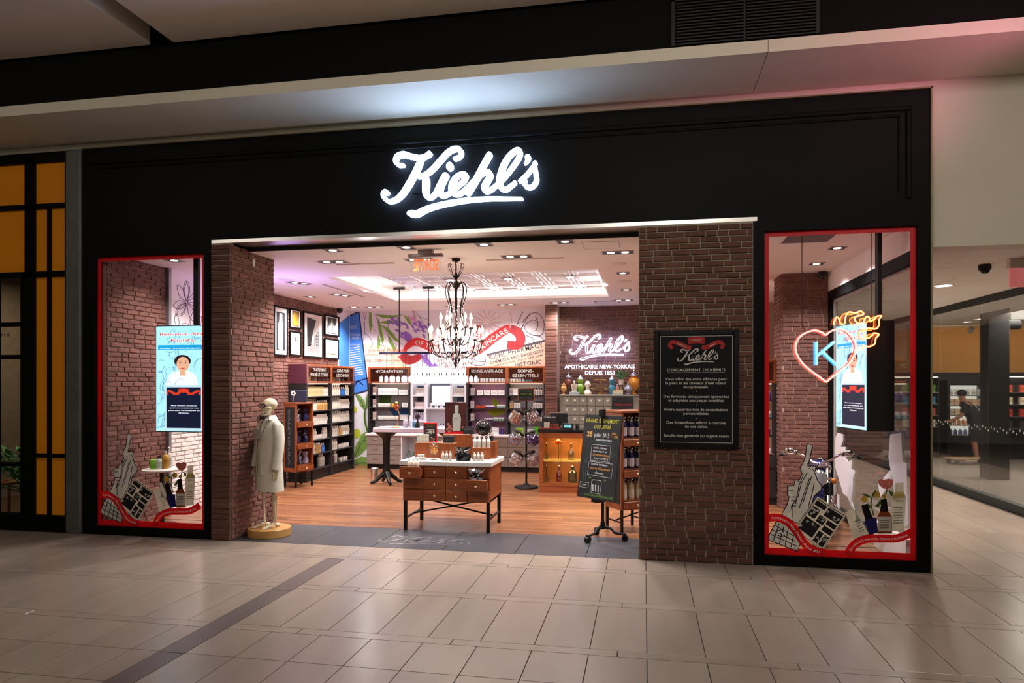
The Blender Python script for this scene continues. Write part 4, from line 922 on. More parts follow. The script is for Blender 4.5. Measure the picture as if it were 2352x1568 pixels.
# apothecary jar with orange sweets
q = on_y(996, 1055, 1.04); t_ = thing('candy_jar', 'footed glass jar of orange and yellow sweets on the cart', 'jar', (q.x, 1.04, TZ)); m_gl2 = glass('jar_glass', (240, 240, 236), .1)
MB().lathe([(.04, 0), (.042, .006), (.012, .015), (.01, .05), (.03, .065), (.062, .1), (.066, .14), (.05, .17), (.046, .175)], n=20).build('bowl', m_gl2, t_, smooth=True)
MB().lathe([(.05, .176), (.052, .18), (.035, .2), (.012, .21), (.008, .22), (.014, .232), (.004, .244)], n=16).build('lid', m_gl2, t_, smooth=True)
rr = random.Random(9); cols = [mat('sweet_orange', (232, 140, 30), .35), mat('sweet_yellow', (240, 196, 90), .35), mat('sweet_peach', (240, 170, 110), .35)]; b = MB()
for k in range(46):
    a = rr.uniform(0, 6.28); z = rr.uniform(.075, .165); R0 = .05*math.sin(max(.25, min(1, (z-.06)/.06))*1.57); r_ = R0*rr.random()**.5; b.m = k % 3; b.ball((r_*math.cos(a), r_*math.sin(a), z), .011, 6)
tag(b.build('sweets', cols, t_, smooth=True), kind='stuff')
# red framed offer card
xa, xb = cx_(973, 990, 1.33), cx_(1006, 990, 1.33); q0 = on_y(990, 1013, 1.33).z; q1 = on_y(990, 970, 1.33).z
t_ = thing('offer_card', 'black offer card in an upright red frame on the cart', 'sign', ((xa+xb)/2, 1.30, zl), math.radians(-8)); w = (xb-xa)/2; h = q1-zl
fr = MB()
for a, b_ in [((-w, 0, 0), (-w+.014, .012, h)), ((w-.014, 0, 0), (w, .012, h)), ((-w+.014, 0, 0), (w-.014, .012, .014)), ((-w+.014, 0, h-.014), (w-.014, .012, h))]: fr.bbox(a, b_, .003)
fr.build('frame', m_red, t_); MB().box((-w+.014, .003, .014), (w-.014, .01, h-.014)).build('card', m_chalk, t_)
text_fit(t_, 'lettering', 'GRAND CONCOURS', m_yel, -w*.7, w*.7, h*.86, .012, c=.0025); text_fit(t_, 'lettering', 'GAGNEZ', m_yel, -w*.45, w*.45, h*.78, .012, c=.0025)
b = MB()
for k, (u, v, a, c_) in enumerate([(-.6, .45, .3, .5), (-.2, .5, .25, .6), (.1, .42, .22, .56), (.38, .46, .62, .6), (-.5, .62, .5, .66)]): b.box((u*w, .0015, v*h), (a*w if a > u else u*w+.02, .0025, c_*h))
b.build('printed_tags', m_cream_v, t_)
b = MB(); rr = random.Random(3)
for k in range(9): b.m = k % 3; disc(b, rr.uniform(-.6, .6)*w, rr.uniform(.1, .26)*h, .011, .0015, .0025, 8)
b.build('printed_fruit', [m_yel, m_leaf, m_pink], t_)
# bottle poster on the tall riser
xa, xb = cx_(1022, 960, 1.42), cx_(1071, 960, 1.42); zt_ = on_y(1046, 923, 1.42).z
t_ = thing('bottle_poster', 'upright dark red poster of a white bottle on the tall riser', 'poster', ((xa+xb)/2, 1.42, zh)); w = (xb-xa)/2; h = zt_-zh
MB().bbox((-w, 0, 0), (w, .015, h), .002).build('board', mat('dark_red_print', (62, 26, 24), .4, var=.5, scale=7), t_)
b = MB(); b.prism([(-.25*w, .1*h), (.45*w, .1*h), (.5*w, .5*h), (.4*w, .62*h), (.2*w, .68*h), (0, .68*h), (-.2*w, .62*h), (-.3*w, .5*h)], -.002, -.0005); b.prism([(-.08*w, .68*h), (.28*w, .68*h), (.28*w, .9*h), (-.08*w, .9*h)], -.002, -.0005); b.build('printed_bottle', m_pr_grey, t_)
text_fit(t_, 'lettering', "KIEHL'S", m_pr_dk, -.15*w, .35*w, .48*h, .012, c=-.0026)
b = MB()
for u, v, r_ in ((-.7, .3, .02), (-.55, .22, .025), (-.75, .14, .022), (-.4, .15, .018), (-.6, .08, .02), (.7, .2, .02)): disc(b, u*w, v*h, r_, -.002, -.0006, 7)
b.build('printed_blossom', m_pink, t_); MB().box((-w, -.001, 0), (w, .0, .03)).build('red_band', m_red, t_)
# black globe
q = on_y(1105, 1000, 1.24); t_ = thing('desk_globe', 'glossy black desk globe on a curved stand on the cart', 'globe', (q.x, 1.36, zr2))
MB().lathe([(.055, 0), (.05, .012), (.014, .03), (.01, .055)], n=20).build('base', m_iron, t_, smooth=True)
MB().tube([(.112*math.cos(a), 0, .165+.112*math.sin(a)) for a in [math.radians(-100+k*14) for k in range(14)]], .005, 6).build('meridian_arc', m_iron, t_, smooth=True)
MB().ball((0, 0, .165), .1, 28).build('sphere', mat('globe_black', (12, 11, 12), .12, var=.3, scale=3, coat=.5), t_, smooth='all')
q = on_y(1072, 990, 1.38); t_ = thing('black_notice', 'small black notice card standing beside the black globe', 'sign', (q.x+.02, 1.39, zh), .1); MB().bbox((-.07, 0, 0), (.07, .006, .09), .002).build('card', m_chalk, t_); text_fit(t_, 'lettering', 'ESSAYEZ-MOI', m_ink_w, -.055, .055, .06, .01, c=-.001)
q = on_y(1128, 1010, 1.38); t_ = thing('brush_cup', 'dark cup of brushes at the back corner of the cart', 'cup', (q.x, 1.40, zr2)); MB().lathe([(.024, 0), (.028, .06)], n=14).build('cup_body', m_chalk, t_, smooth=True)
for k in range(4): MB().tube([(.008*(k-1.5), .004*(k % 2), .01), (.014*(k-1.5), .006*(k % 2), .1+.012*(k % 3))], .003, 6).build('brush', m_woodz, t_)

# ================================================================== tiered racks with drawers
m_navyb = mat('navy_bottle', (28, 30, 74), .25)
def rack(name_label, loc, rz, board_words, Wd, Dp):
    t = thing('tiered_rack', name_label, 'display rack', loc, rz); z0, z1 = .27, 1.44
    for x, y in ((.016, .016), (Wd-.016, .016), (.016, Dp-.016), (Wd-.016, Dp-.016)): MB().bbox((x-.015, y-.015, 0), (x+.015, y+.015, z0), .002).build('leg', m_iron, t)
    MB().bar((.016, .03, .12), (.016, Dp-.03, .12), .016).bar((Wd-.016, .03, .12), (Wd-.016, Dp-.03, .12), .016).bar((.016, Dp*.5, .12), (Wd-.016, Dp*.5, .2), .014).build('stretcher', m_iron, t)
    b = MB()
    for a, c in [((0, 0, z0), (.035, .03, z1)), ((Wd-.03, 0, z0), (Wd, .03, z1)), ((0, Dp-.03, z0), (.03, Dp, z1)), ((Wd-.03, Dp-.03, z0), (Wd, Dp, z1))]: b.bbox(a, c, .003)
    b.build('post', m_woodz, t)
    MB().bbox((-.006, -.006, z1), (Wd+.006, Dp, z1+.03), .004).build('top_board', m_wood, t); MB().box((0, 0, z0), (Wd, Dp, z0+.02)).build('bottom_board', m_wood, t)
    MB().box((.004, .03, z0), (.02, Dp-.03, z0+.07)).box((.004, .03, z1-.05), (.02, Dp-.03, z1)).box((Wd-.02, .03, z0), (Wd-.004, Dp-.03, z1)).box((.03, Dp-.02, z0), (Wd-.03, Dp-.004, z1)).build('side_panel', m_woody, t)
    bd = MB().box((.006, .03, z0+.07), (.02, Dp-.03, z1-.05)).build('chalk_panel', m_chalk, t)
    tz = []
    for k in range(3):
        z = z0+.02+k*.375; MB().box((.03, .01, z+.085), (Wd-.03, Dp-.02, z+.1)).build('tier', m_wood, t)
        d = MB().bbox((.02, -.035, z), (Wd-.02, -.02, z+.085), .003).box((.04, -.02, z+.01), (Wd-.04, Dp-.05, z+.08)).build('drawer', m_wood, t); _knob(d, Wd/2, -.035, z+.04, m_knob, .014); tz.append(z+.1)
    for i, (s, u) in enumerate(board_words):        # chalk words run up the side panel
        me = text_mesh(s, 1, align='LEFT'); xs = [v.co.x for v in me.vertices]; L_ = (z1-z0-.2); me.transform(Matrix.Diagonal((L_/(max(xs)), .075, 1, 1))); me.materials.append(mat('chalk_grey', (120, 116, 122), .9))
        o = obj('chalk_word', me, t)
        o.matrix_local = Matrix(((0, 0, -1, .0052), (0, -1, 0, u+.075), (-1, 0, 0, z1-.08), (0, 0, 0, 1)))
    return t, tz
tL, tzl = rack('tiered oak rack of gift bags beside the shelves and brick wall', (-5.87, 3.80, 0), math.radians(70), [('CALENDULA', .12)], .40, .30)
tR, tzr = rack('tiered oak rack of pump bottles half behind the brick pier', (-.27, 1.22, 0), math.radians(34), [], .40, .37)
M_ = Matrix.Translation(tL.location) @ Matrix.Rotation(tL.rotation_euler.z, 4, 'Z')
foilP = mat('foil_lilac', (170, 160, 190), .25, .6, var=.25, scale=18); foilN = mat('foil_navy', (52, 50, 96), .25, .6, var=.35, scale=18); foilD = mat('foil_dark', (34, 32, 40), .22, .5, var=.3, scale=18)
for k, (nm, c1, c2) in enumerate([('lowest', foilP, m_silver), ('middle', foilN, m_silver), ('top', foilP, foilD)]):
    for j in range(3):
        p = M_ @ Vector((.1+.1*j, .09+.06*(j % 2), tzl[k])); foil_bag(f'{ORD[j]} shiny gift bag from the chalk panel, {nm} tier of the oak rack', p, .11, .22+.02*(j == 1), (c1, foilD, foilN)[j] if k else (foilD, c1, c1)[j], c2, 'gift bags in the oak rack', 20+k*3+j, .1)
M_ = Matrix.Translation(tR.location) @ Matrix.Rotation(tR.rotation_euler.z, 4, 'Z')
def pump_thing(label, loc, m_body, m_lab_, group, rz=0, r_=.032, h=.2):
    t = thing('pump_bottle', label, 'pump bottle', loc, rz, group); a = PB.get((m_body.name, h, r_))
    if a is None:
        a = [MB().lathe([(r_*.95, 0), (r_, .006), (r_, h*.66), (r_*.8, h*.74), (r_*.35, h*.78)], n=16).build('bottle_body', m_body, t, smooth=True).data,
             MB().lathe([(r_*1.01, h*.1), (r_*1.01, h*.5)], n=16).build('paper_label', m_lab_, t, smooth=True).data, MB().lathe([(r_*.42, h*.77), (r_*.42, h*.85), (r_*.16, h*.86), (r_*.16, h*.94)], n=10).box((-.009, -.032, h*.94), (.009, .012, h)).build('pump_head', PUMPM, t, smooth=True).data]
        PB[(m_body.name, h, r_)] = a
    else:
        for nm, me in zip(('bottle_body', 'paper_label', 'pump_head'), a): obj(nm, me, t)
    return t
PB = {}; PUMPM = mat('pump_white', (206, 202, 200), .35)
m_creamb = mat('cream_bottle', (206, 190, 150), .35)
for k, (nm, m1) in enumerate([('lowest', m_creamb), ('middle', m_navyb), ('top', m_navyb)]):
    for j in range(3):
        for i in range(2):
            p = M_ @ Vector((.08+.105*j+.03*i, .07+.12*i, tzr[k])); pump_thing(f"{ORD[j]} {'cream' if k == 0 else 'navy blue'} pump bottle, {('front', 'rear')[i]} row, {nm} tier of the rack", p, m1, mat('lilac_label', (206, 196, 204), .6) if k else m_lab, 'pump bottles on the tiered rack', .5, .036, .25)

# ================================================================== chalkboard on a wheeled stand
t = thing('chalkboard_easel', 'tilted black chalkboard on a wheeled black stand at the entrance', 'chalkboard', (-.49, .83, 0), math.radians(-40))
b = MB().tube([(0, .03, .17), (0, .03, 1.47)], .019, 12); b.cyl((0, .03, .12), .028, .08, 12); b.build('stand_pole', m_iron, t, smooth=True)
for k, a in enumerate((273, 30, 150)):
    c, s_ = math.cos(math.radians(a)), math.sin(math.radians(a)); l = MB().tube([(0, .03, .15), (.1*c, .03+.1*s_, .13), (.14*c, .03+.14*s_, .085), (.25*c, .03+.25*s_, .075)], [.018, .017, .016, .014], 8).build('leg', m_iron, t, smooth=True)
    b = MB(); b.T = Matrix.Translation((.26*c, .03+.26*s_, .036)) @ Matrix.Rotation(math.radians(a), 4, 'Z'); b.lathe([(.02, -.028), (.036, -.024), (.036, .024), (.02, .028)], n=16, axis='y'); b.box((-.012, -.02, .03), (.012, .02, .05)); b.build('caster', m_iron, l, smooth=True)
MB().box((-.03, -.005, 1.42), (.03, .05, 1.5)).build('top_clip', m_iron, t)
tl = math.radians(8); BT = Matrix.Translation((0, -.10, .475)) @ Matrix.Rotation(-tl, 4, 'X'); BW, BH = .59, .97
b = MB(); b.T = BT; b.bbox((-BW/2, 0, 0), (BW/2, .022, BH), .004); bd = b.build('board', m_chalk, t)
MB().box((-.05, -.11, .44), (.05, .03, .475)).build('board_ledge', m_iron, t)
ch_y = mat('chalk_yellow', (186, 178, 60), .9); ch_o = mat('chalk_orange', (214, 150, 70), .9); ch_g = mat('chalk_green', (110, 150, 60), .9); ch_t = mat('chalk_teal', (50, 92, 96), .9); ch_r = mat('chalk_red', (190, 60, 60), .9); ch_w = mat('chalk_bright', (206, 206, 210), .9)
def bt_(s, m, u0, u1, v, cap, shear=0, bold=.01):
    o = text_fit(t, 'chalk_lettering', s, m, (u0-.5)*BW, (u1-.5)*BW, 0, cap*BH, c=0, bold=bold); o.matrix_local = BT @ Matrix.Translation(((u0-.5)*BW, -.0012, v*BH)) @ Matrix.Rotation(math.pi/2, 4, 'X') @ o.matrix_local.to_3x3().inverted().to_4x4().inverted() @ Matrix.Identity(4) if False else BT @ Matrix.Translation(((u0-.5)*BW, -.0012, v*BH)) @ Matrix.Rotation(math.pi/2, 4, 'X')
for a in [('GRAND ÉVÉNEMENT', ch_y, .06, .94, .905, .045), ("D'OUVERTURE", ch_y, .3, .74, .835, .042), ('25', ch_o, .12, .27, .735, .06, 0, .03), ('juillet 2015', ch_w, .32, .72, .735, .05), ('dès', ch_o, .78, .9, .775, .028), ('11:00', ch_o, .76, .95, .735, .03), ('#KIEHLSMONTREAL', ch_w, .38, .8, .69, .02, 0, .02),
          ('carte-cadeau', ch_w, .33, .68, .595, .026), ('surprise pour les', ch_w, .33, .70, .555, .024), ('50 premiers clients', ch_o, .33, .75, .51, .028), ('jusqu\'à 1000 $', ch_w, .38, .74, .47, .026), ('trousse de départ', ch_w, .31, .75, .4, .026), ('pour les 100 premiers', ch_o, .29, .82, .35, .028), ('clients', ch_w, .43, .66, .3, .026), ('minis!', ch_w, .12, .24, .145, .018, 0, .02), ('CONSULTATIONS PERSONNALISÉES', ch_g, .2, .95, .03, .026)]: bt_(*a)
def chalk_line(m, l, w=.005, closed=False, nm='chalk_drawing'):
    b = MB(); b.T = BT; l = l+[l[0]] if closed else l; ribbon(b, [((u-.5)*BW, v*BH, w) for u, v in l], -.0012, -.0002, False); return b.build(nm, m, t)
chalk_line(ch_w, [(.28, .45), (.28, .64), (.78, .64), (.78, .45)], .005, True); chalk_line(ch_w, [(.24, .28), (.25, .435), (.88, .435), (.87, .27)], .005, True); chalk_line(ch_w, [(.06, .12), (.06, .18), (.3, .18), (.3, .12)], .004, True)
chalk_line(ch_w, [(.38, .07), (.37, .2), (.4, .225), (.6, .225), (.63, .2), (.62, .07)], .005, True)
for u in (.43, .5, .57): chalk_line(ch_w, [(u, .09), (u-.02, .17)], .014); 
chalk_line(ch_t, [(.2, .2), (.17, .35), (.2, .5), (.18, .62), (.24, .67), (.8, .67), (.85, .6)], .005); chalk_line(ch_t, [(.14, .2), (.12, .36), (.15, .52)], .005); chalk_line(ch_t, [(.12, .36), (.22, .36)], .004); chalk_line(ch_t, [(.13, .28), (.21, .28)], .004); chalk_line(ch_t, [(.84, .58), (.88, .54), (.85, .5), (.81, .54)], .006, True)
chalk_line(ch_g, [(.28, .25), (.31, .235), (.34, .25)], .006); chalk_line(ch_g, [(.68, .24), (.72, .225), (.75, .245)], .006)
# ================================================================== wall shelving
m_shelf = mat('charcoal_shelf', (44, 42, 44), .5, .3); m_purple = mat('plum_veneer', (92, 40, 56), .45, var=.08); m_glow = mat('shelf_strip_light', (255, 240, 215), .5, emit=4)
m_taupe = mat('taupe_drawer', (142, 126, 118), .35, var=.05); m_worktop = mat('pale_worktop', (226, 214, 216), .3, var=.05)
m_oak = wood('header_oak', (176, 92, 46), (130, 62, 28), .38, 'x', 5)
SZ = [.2, .48, .742, 1.02, 1.287, 1.554]
def shelving(label, loc, rz, bays, words, Dp=.36, ztop=2.15, zc=1.80, low=0, side=None):
    """local x runs along the front, front faces -y; bays = list of widths"""
    t = thing('wall_shelving', label, 'shelving unit', loc, rz); Wt = sum(bays); x = 0; xs = [0]
    for w in bays: x += w; xs.append(x)
    for i, x in enumerate(xs):
        MB().box((x-.02, 0, low), (x+.02, .03, zc)).box((x-.012, .03, low), (x+.012, Dp, zc)).build('upright', m_shelf, t)
    zs = [z for z in SZ if z > low+.01 or low < .1]
    for z in zs: MB().box((0, .006, z-.02), (Wt, Dp, z)).build('shelf', m_shelf, t)
    if low < .1: MB().box((0, .03, 0), (Wt, Dp, .18)).build('plinth', m_blackin, t)
    c = MB().box((0, .012, zc), (Wt, Dp, zc+.03)).box((0, .012, ztop-.03), (Wt, Dp, ztop)).box((0, Dp-.02, zc+.03), (Wt, Dp, ztop-.03)); c.build('header_box', m_oak, t)
    MB().box((-.022, .0, zc-.002), (.0, Dp, ztop)).box((Wt, 0, zc-.002), (Wt+.022, Dp, ztop)).build('header_side', side or m_oak, t)
    f = MB(); p = .035
    for a, b in zip(xs, xs[1:]): f.bbox((a, 0, zc), (b, .012, zc+p), .003).bbox((a, 0, ztop-p), (b, .012, ztop), .003).bbox((a, 0, zc+p), (a+p, .012, ztop-p), .003).bbox((b-p, 0, zc+p), (b, .012, ztop-p), .003)
    f.build('header_frame', m_oak, t)
    for (a, b), wd in zip(zip(xs, xs[1:]), words):
        MB().box((a+p, .006, zc+p), (b-p, .009, ztop-p)).build('header_glass', m_gl, t)
        for k, s in enumerate(wd):
            w = min((b-a)*.8, .055*len(s)); text_fit(t, 'lettering', s, m_ink_w, (a+b)/2-w/2, (a+b)/2+w/2, ztop-.125-.095*k, .062, c=.004)
        MB().box((a+.06, .05, zc-.016), (b-.06, .09, zc-.002)).build('strip_light', m_glow, t)
    return t
def shelf_rows(loc, rz, bays, rows, unit, Dp=.36):
    """rows: (bay, shelf index, kind, mesh, count, start fraction, end fraction, depth, description)"""
    M_ = Matrix.Translation(loc) @ Matrix.Rotation(rz, 4, 'Z'); xs = [0]
    for w in bays: xs.append(xs[-1]+w)
    nm = ['floor', 'lowest', 'second', 'third', 'fourth', 'top']
    for bay, k, kind, me, n, f0, f1, dp, desc in rows:
        a, b = xs[bay]+.03, xs[bay+1]-.03; z = SZ[k] if isinstance(k, int) else k
        pts = [M_ @ Vector((a+(b-a)*(f0+(f1-f0)*(i+.5)/n), dp, z)) for i in range(n)]
        bn = ('first', 'second', 'third')[bay]+' bay, ' if len(bays) > 1 else ''
        where = f"{bn}{nm[k]} shelf, {unit}" if isinstance(k, int) else f"{bn}header, {unit}"
        goods(kind, me, pts, desc, where, f'{desc}s, {where}', rz)
P = pmesh
cream = (242, 234, 220); yell = (226, 206, 150); wht = (246, 243, 240)
t_c = P('carton', .05, .18, yell, d=.05); t_c2 = P('carton', .055, .17, cream, d=.05); p_w = P('pump', .066, .225, cream, wht, (240, 232, 216)); b_w = P('bottle', .06, .205, cream, wht); j_w = P('jar', .08, .085, wht, wht, (214, 204, 190)); tu_w = P('tube', .06, .19, cream, wht)
b_o = P('bottle', .062, .19, (222, 170, 100), wht); b_b = P('bottle', .06, .17, (40, 110, 200), wht, (60, 130, 220)); big = P('bottle', .11, .24, (236, 230, 220), wht); bk = P('carton', .09, .14, (96, 44, 36), d=.04); bs_ = P('carton', .06, .09, wht, d=.05)
LL = (-6.02, 4.5, 0); LR = math.radians(90); LB = [1.02, 1.06]
shelving('tall black shelving with oak header against the brick wall', LL, LR, LB, [('TRAITEMENT', 'POUR LE CORPS'), ('SOINS POUR', 'LES CHEVEUX')], side=m_purple)
U = 'brick wall shelving'
shelf_rows(LL, LR, LB, [(0, 5, 'carton', t_c, 13, .05, .75, .07, 'tall yellow carton'), (0, 5, 'carton', t_c2, 4, .76, .98, .07, 'tall cream carton'), (0, 4, 'pump', p_w, 6, .05, .5, .08, 'cream pump bottle'), (0, 4, 'bottle', b_o, 6, .5, .95, .07, 'amber tinted bottle'), (0, 3, 'carton', t_c2, 3, .32, .5, .07, 'tall cream carton'), (0, 3, 'tube', tu_w, 7, .5, .95, .07, 'white tube'),
  (0, 2, 'bottle', b_w, 3, .3, .5, .08, 'white bottle'), (0, 2, 'jar', j_w, 4, .52, .75, .1, 'white jar'), (0, 2, 'bottle', b_w, 3, .76, .96, .08, 'slim white bottle'), (0, 1, 'bottle', b_w, 2, .3, .45, .08, 'white bottle'), (0, 1, 'bottle', b_o, 3, .47, .68, .08, 'amber tinted bottle'), (0, 1, 'bottle', b_b, 2, .7, .84, .08, 'blue bottle'), (0, 0, 'bottle', big, 2, .75, .95, .15, 'large white bottle'),
  (1, 5, 'pump', p_w, 5, .04, .5, .08, 'white pump bottle'), (1, 5, 'bottle', b_b, 2, .55, .72, .08, 'blue bottle'), (1, 5, 'bottle', b_w, 2, .76, .92, .08, 'white bottle'), (1, 4, 'pump', p_w, 6, .04, .5, .08, 'white pump bottle'), (1, 4, 'tube', tu_w, 7, .5, .95, .08, 'white tube'), (1, 3, 'pump', p_w, 6, .04, .5, .08, 'white pump bottle'), (1, 3, 'bottle', b_w, 6, .5, .95, .08, 'white bottle'),
  (1, 2, 'bottle', b_w, 5, .04, .42, .08, 'white bottle'), (1, 2, 'bottle', b_o, 2, .45, .6, .08, 'amber tinted bottle'), (1, 2, 'tube', tu_w, 5, .6, .95, .08, 'white tube'), (1, 1, 'bottle', b_w, 4, .04, .36, .08, 'white bottle'), (1, 1, 'jar', j_w, 5, .42, .92, .09, 'white jar'), (1, 0, 'carton', bk, 2, .1, .32, .12, 'brown carton'), (1, 0, 'bottle', big, 1, .36, .46, .15, 'large white bottle'), (1, 0, 'jar', j_w, 3, .5, .9, .1, 'white jar')], U)
shelf_rows(LL, LR, LB, [(b, 1.83, 'jar', P('jar', .1, .1, (220, 200, 150), (206, 180, 120)), 2, .25, .75, .18, 'amber display jar') for b in (0, 1)]+[(b, 1.83, 'carton', P('carton', .05, .16, (190, 50, 40), d=.1), 2, .03, .16, .18, 'red book') for b in (0,)], U)
# dark gift box on a bracket at the end of the shelving
q = on_y(688, 928, 4.4); t = thing('gift_box', 'dark blue box with white ribbon flower on top of the tiered rack', 'box', (-5.93, 4.02, 1.473), math.radians(20)); MB().bbox((-.13, -.06, 0), (.13, .06, .2), .005).build('box_body', mat('dark_blue_card', (34, 34, 58), .5), t)
b = MB()
for k in range(5): a = k*1.257; b.ball((-.08+.03*math.cos(a), -.065, .15+.03*math.sin(a)), .018, 8, (1, .4, 1))
b.tube([(-.08, -.064, .13), (-.085, -.064, .02)], .004, 5); b.build('ribbon_flower', m_ink_w, t, smooth=True)

# ---- back wall: two shelving units, white niche between
Y6 = 6.86
def bx(px, y=Y6): return on_y(px, 900, y).x
uL0, uL1, uR0, uR1, uRm = bx(847), bx(941), bx(1073), bx(1251), bx(1164)
shelving('black shelving with oak header on the mural wall beside the green leaves', (uL0, Y6, 0), 0, [uL1-uL0], [('HYDRATATION',)], .33, low=.742)
shelving('two-bay black shelving with oak header beside the back brick pier', (uR0, Y6, 0), 0, [uRm-uR0, uR1-uRm], [('SOINS ANTI-ÂGE',), ('SOINS-', 'ESSENTIELS')], .33, low=.742)
red_c = (226, 130, 110); pch = P('carton', .075, .17, (238, 216, 208), d=.05); wc = P('carton', .065, .14, wht, d=.06); wc2 = P('carton', .07, .11, wht, d=.05)
shelf_rows((uL0, Y6, 0), 0, [uL1-uL0], [(0, 5, 'carton', pch, 1, .02, .14, .1, 'pink topped carton'), (0, 5, 'carton', wc, 7, .2, .7, .06, 'white carton'), (0, 5, 'carton', wc2, 3, .74, .96, .06, 'low white carton'), (0, 4, 'carton', pch, 1, .02, .14, .1, 'pink topped carton'), (0, 4, 'jar', j_w, 4, .18, .5, .08, 'white jar'), (0, 4, 'jar', P('jar', .07, .08, (230, 170, 60), (240, 200, 90)), 1, .52, .62, .08, 'yellow jar'), (0, 4, 'carton', P('carton', .12, .1, wht, d=.06), 1, .8, .98, .08, 'white carton'),
  (0, 3, 'carton', pch, 1, .02, .14, .1, 'pink topped carton'), (0, 3, 'jar', j_w, 7, .18, .72, .08, 'white jar'), (0, 3, 'carton', wc2, 3, .76, .97, .08, 'low white carton'), (0, 2, 'carton', P('carton', .2, .1, (200, 40, 44), d=.02), 1, .42, .72, .2, 'red card box'), (0, 2, 'carton', wc2, 1, .04, .14, .1, 'low white carton')], 'mural wall shelving by the leaves')
oj = P('jar', .06, .05, (214, 84, 40), (200, 70, 40)); vj = P('jar', .06, .05, (90, 40, 120), (230, 226, 230)); gj = P('jar', .06, .07, (150, 180, 170), wht); rb_ = P('carton', .08, .15, (236, 226, 226), d=.05); nb_ = P('bottle', .05, .15, wht, (30, 28, 34)); bx_ = P('carton', .13, .1, wht, d=.08)
US = 'brick side shelving'
shelf_rows((uR0, Y6, 0), 0, [uRm-uR0, uR1-uRm], [(0, 5, 'carton', rb_, 1, .02, .14, .1, 'pale carton'), (0, 5, 'carton', bx_, 4, .2, .98, .08, 'wide white carton'), (0, 4, 'carton', rb_, 1, .02, .14, .1, 'pale carton'), (0, 4, 'jar', oj, 4, .18, .44, .07, 'orange jar'), (0, 4, 'jar', vj, 4, .45, .68, .07, 'violet jar'), (0, 4, 'jar', gj, 4, .76, 1, .07, 'grey green jar'), (0, 3, 'carton', rb_, 1, .02, .14, .1, 'pale carton'), (0, 3, 'jar', vj, 4, .4, .65, .07, 'violet jar'), (0, 3, 'jar', gj, 4, .66, .95, .07, 'grey green jar'), (0, 2, 'carton', wc, 6, .4, .8, .07, 'white carton'), (0, 2, 'bottle', P('bottle', .05, .12, (70, 50, 120), (60, 40, 110)), 2, .82, .95, .07, 'violet bottle'),
  (1, 5, 'carton', rb_, 1, .02, .12, .1, 'pale carton'), (1, 5, 'carton', wc, 4, .14, .45, .07, 'white carton'), (1, 5, 'bottle', nb_, 6, .55, .98, .07, 'white bottle with dark cap'), (1, 4, 'bottle', P('bottle', .05, .15, (230, 180, 120), wht), 2, .02, .12, .08, 'peach bottle'), (1, 4, 'bottle', nb_, 3, .14, .34, .07, 'white bottle with dark cap'), (1, 4, 'bottle', nb_, 5, .7, .98, .07, 'tall white bottle with dark cap'), (1, 3, 'carton', rb_, 1, .02, .12, .1, 'pale carton'), (1, 3, 'jar', j_w, 5, .72, .98, .07, 'white jar'), (1, 2, 'carton', P('carton', .08, .14, (150, 200, 60), d=.04), 2, .2, .42, .07, 'lime green carton'), (1, 2, 'carton', wc2, 3, .5, .7, .07, 'low white carton'), (1, 2, 'carton', P('carton', .09, .17, (90, 190, 40), d=.03), 1, .72, .86, .07, 'bright green carton')], US)
shelf_rows((uR0, Y6, 0), 0, [uRm-uR0, uR1-uRm], [(0, 1.83, 'jar', P('jar', .05, .07, wht, wht), 9, .2, .95, .06, 'small white jar'), (1, 1.83, 'jar', P('jar', .05, .06, (224, 220, 160), wht), 3, .06, .25, .06, 'small yellow jar'), (1, 1.83, 'carton', P('carton', .2, .05, (110, 130, 150), d=.1), 1, .4, .7, .1, 'grey book'), (1, 1.83, 'bottle', P('bottle', .07, .18, (196, 160, 110), (180, 150, 100)), 2, .12, .32, .2, 'tan bottle')], US)
# white niche with a screen in the middle
n0, n1 = uL1+.025, uR0-.025; na, nb2 = bx(976), bx(1036); zt_ = 2.15
t = thing('white_niche', 'white lit niche shelving with a centre screen on the mural wall', 'shelving unit', (0, Y6, 0))
m_nich = mat('white_lacquer', (232, 230, 236), .35, var=.02)
MB().box((n0, .3, .742), (n1, .33, zt_)).build('back_panel', m_nich, t)
for x in (n0+.015, na, nb2, n1-.015): MB().box((x-.022, 0, .742), (x+.022, .3, 1.80)).build('upright', m_nich, t)
MB().bbox((n0, -.01, 1.80), (n1, .3, zt_), .004).build('light_header', mat('lit_header', (255, 255, 255), .4, emit=1.1), t)
for a, b in ((n0, na), (nb2, n1)):
    for z in (1.552, 1.285, 1.012): MB().box((a, .01, z-.03), (b, .3, z)).build('shelf', m_nich, t); 
    for z in (1.7, 1.45, 1.18): MB().box((a+.06, .27, z-.05), (b-.06, .3, z+.05)).build('dark_card', mat('slate_card', (60, 60, 84), .5), t)
MB().box((na, .01, 1.255), (nb2, .3, 1.285)).build('shelf', m_nich, t)
sc_ = MB().bbox((na+.06, .2, 1.30), (nb2-.03, .24, 1.78), .004).build('screen', mat('screen_bezel', (70, 72, 96), .4), t); MB().box((na+.09, .197, 1.33), (nb2-.06, .2, 1.75)).build('screen_glass', mat('screen_white', (235, 245, 255), .3, emit=1.6), sc_)
b = MB(); b.prism([(-3.97-.0, 1.36), (-3.91, 1.36), (-3.915, 1.46), (-3.93, 1.5), (-3.95, 1.5), (-3.965, 1.46)], .193, .196) ; b.build('screen_image', mat('screen_bottle', (70, 100, 110), .4, emit=.4), sc_)
pts = lambda a, b, n, z, y=.08: [(a+(b-a)*(i+.5)/n, Y6+y, z) for i in range(n)]
pv = P('bottle', .06, .17, (206, 196, 220), (226, 220, 232)); ns = 'white niche'
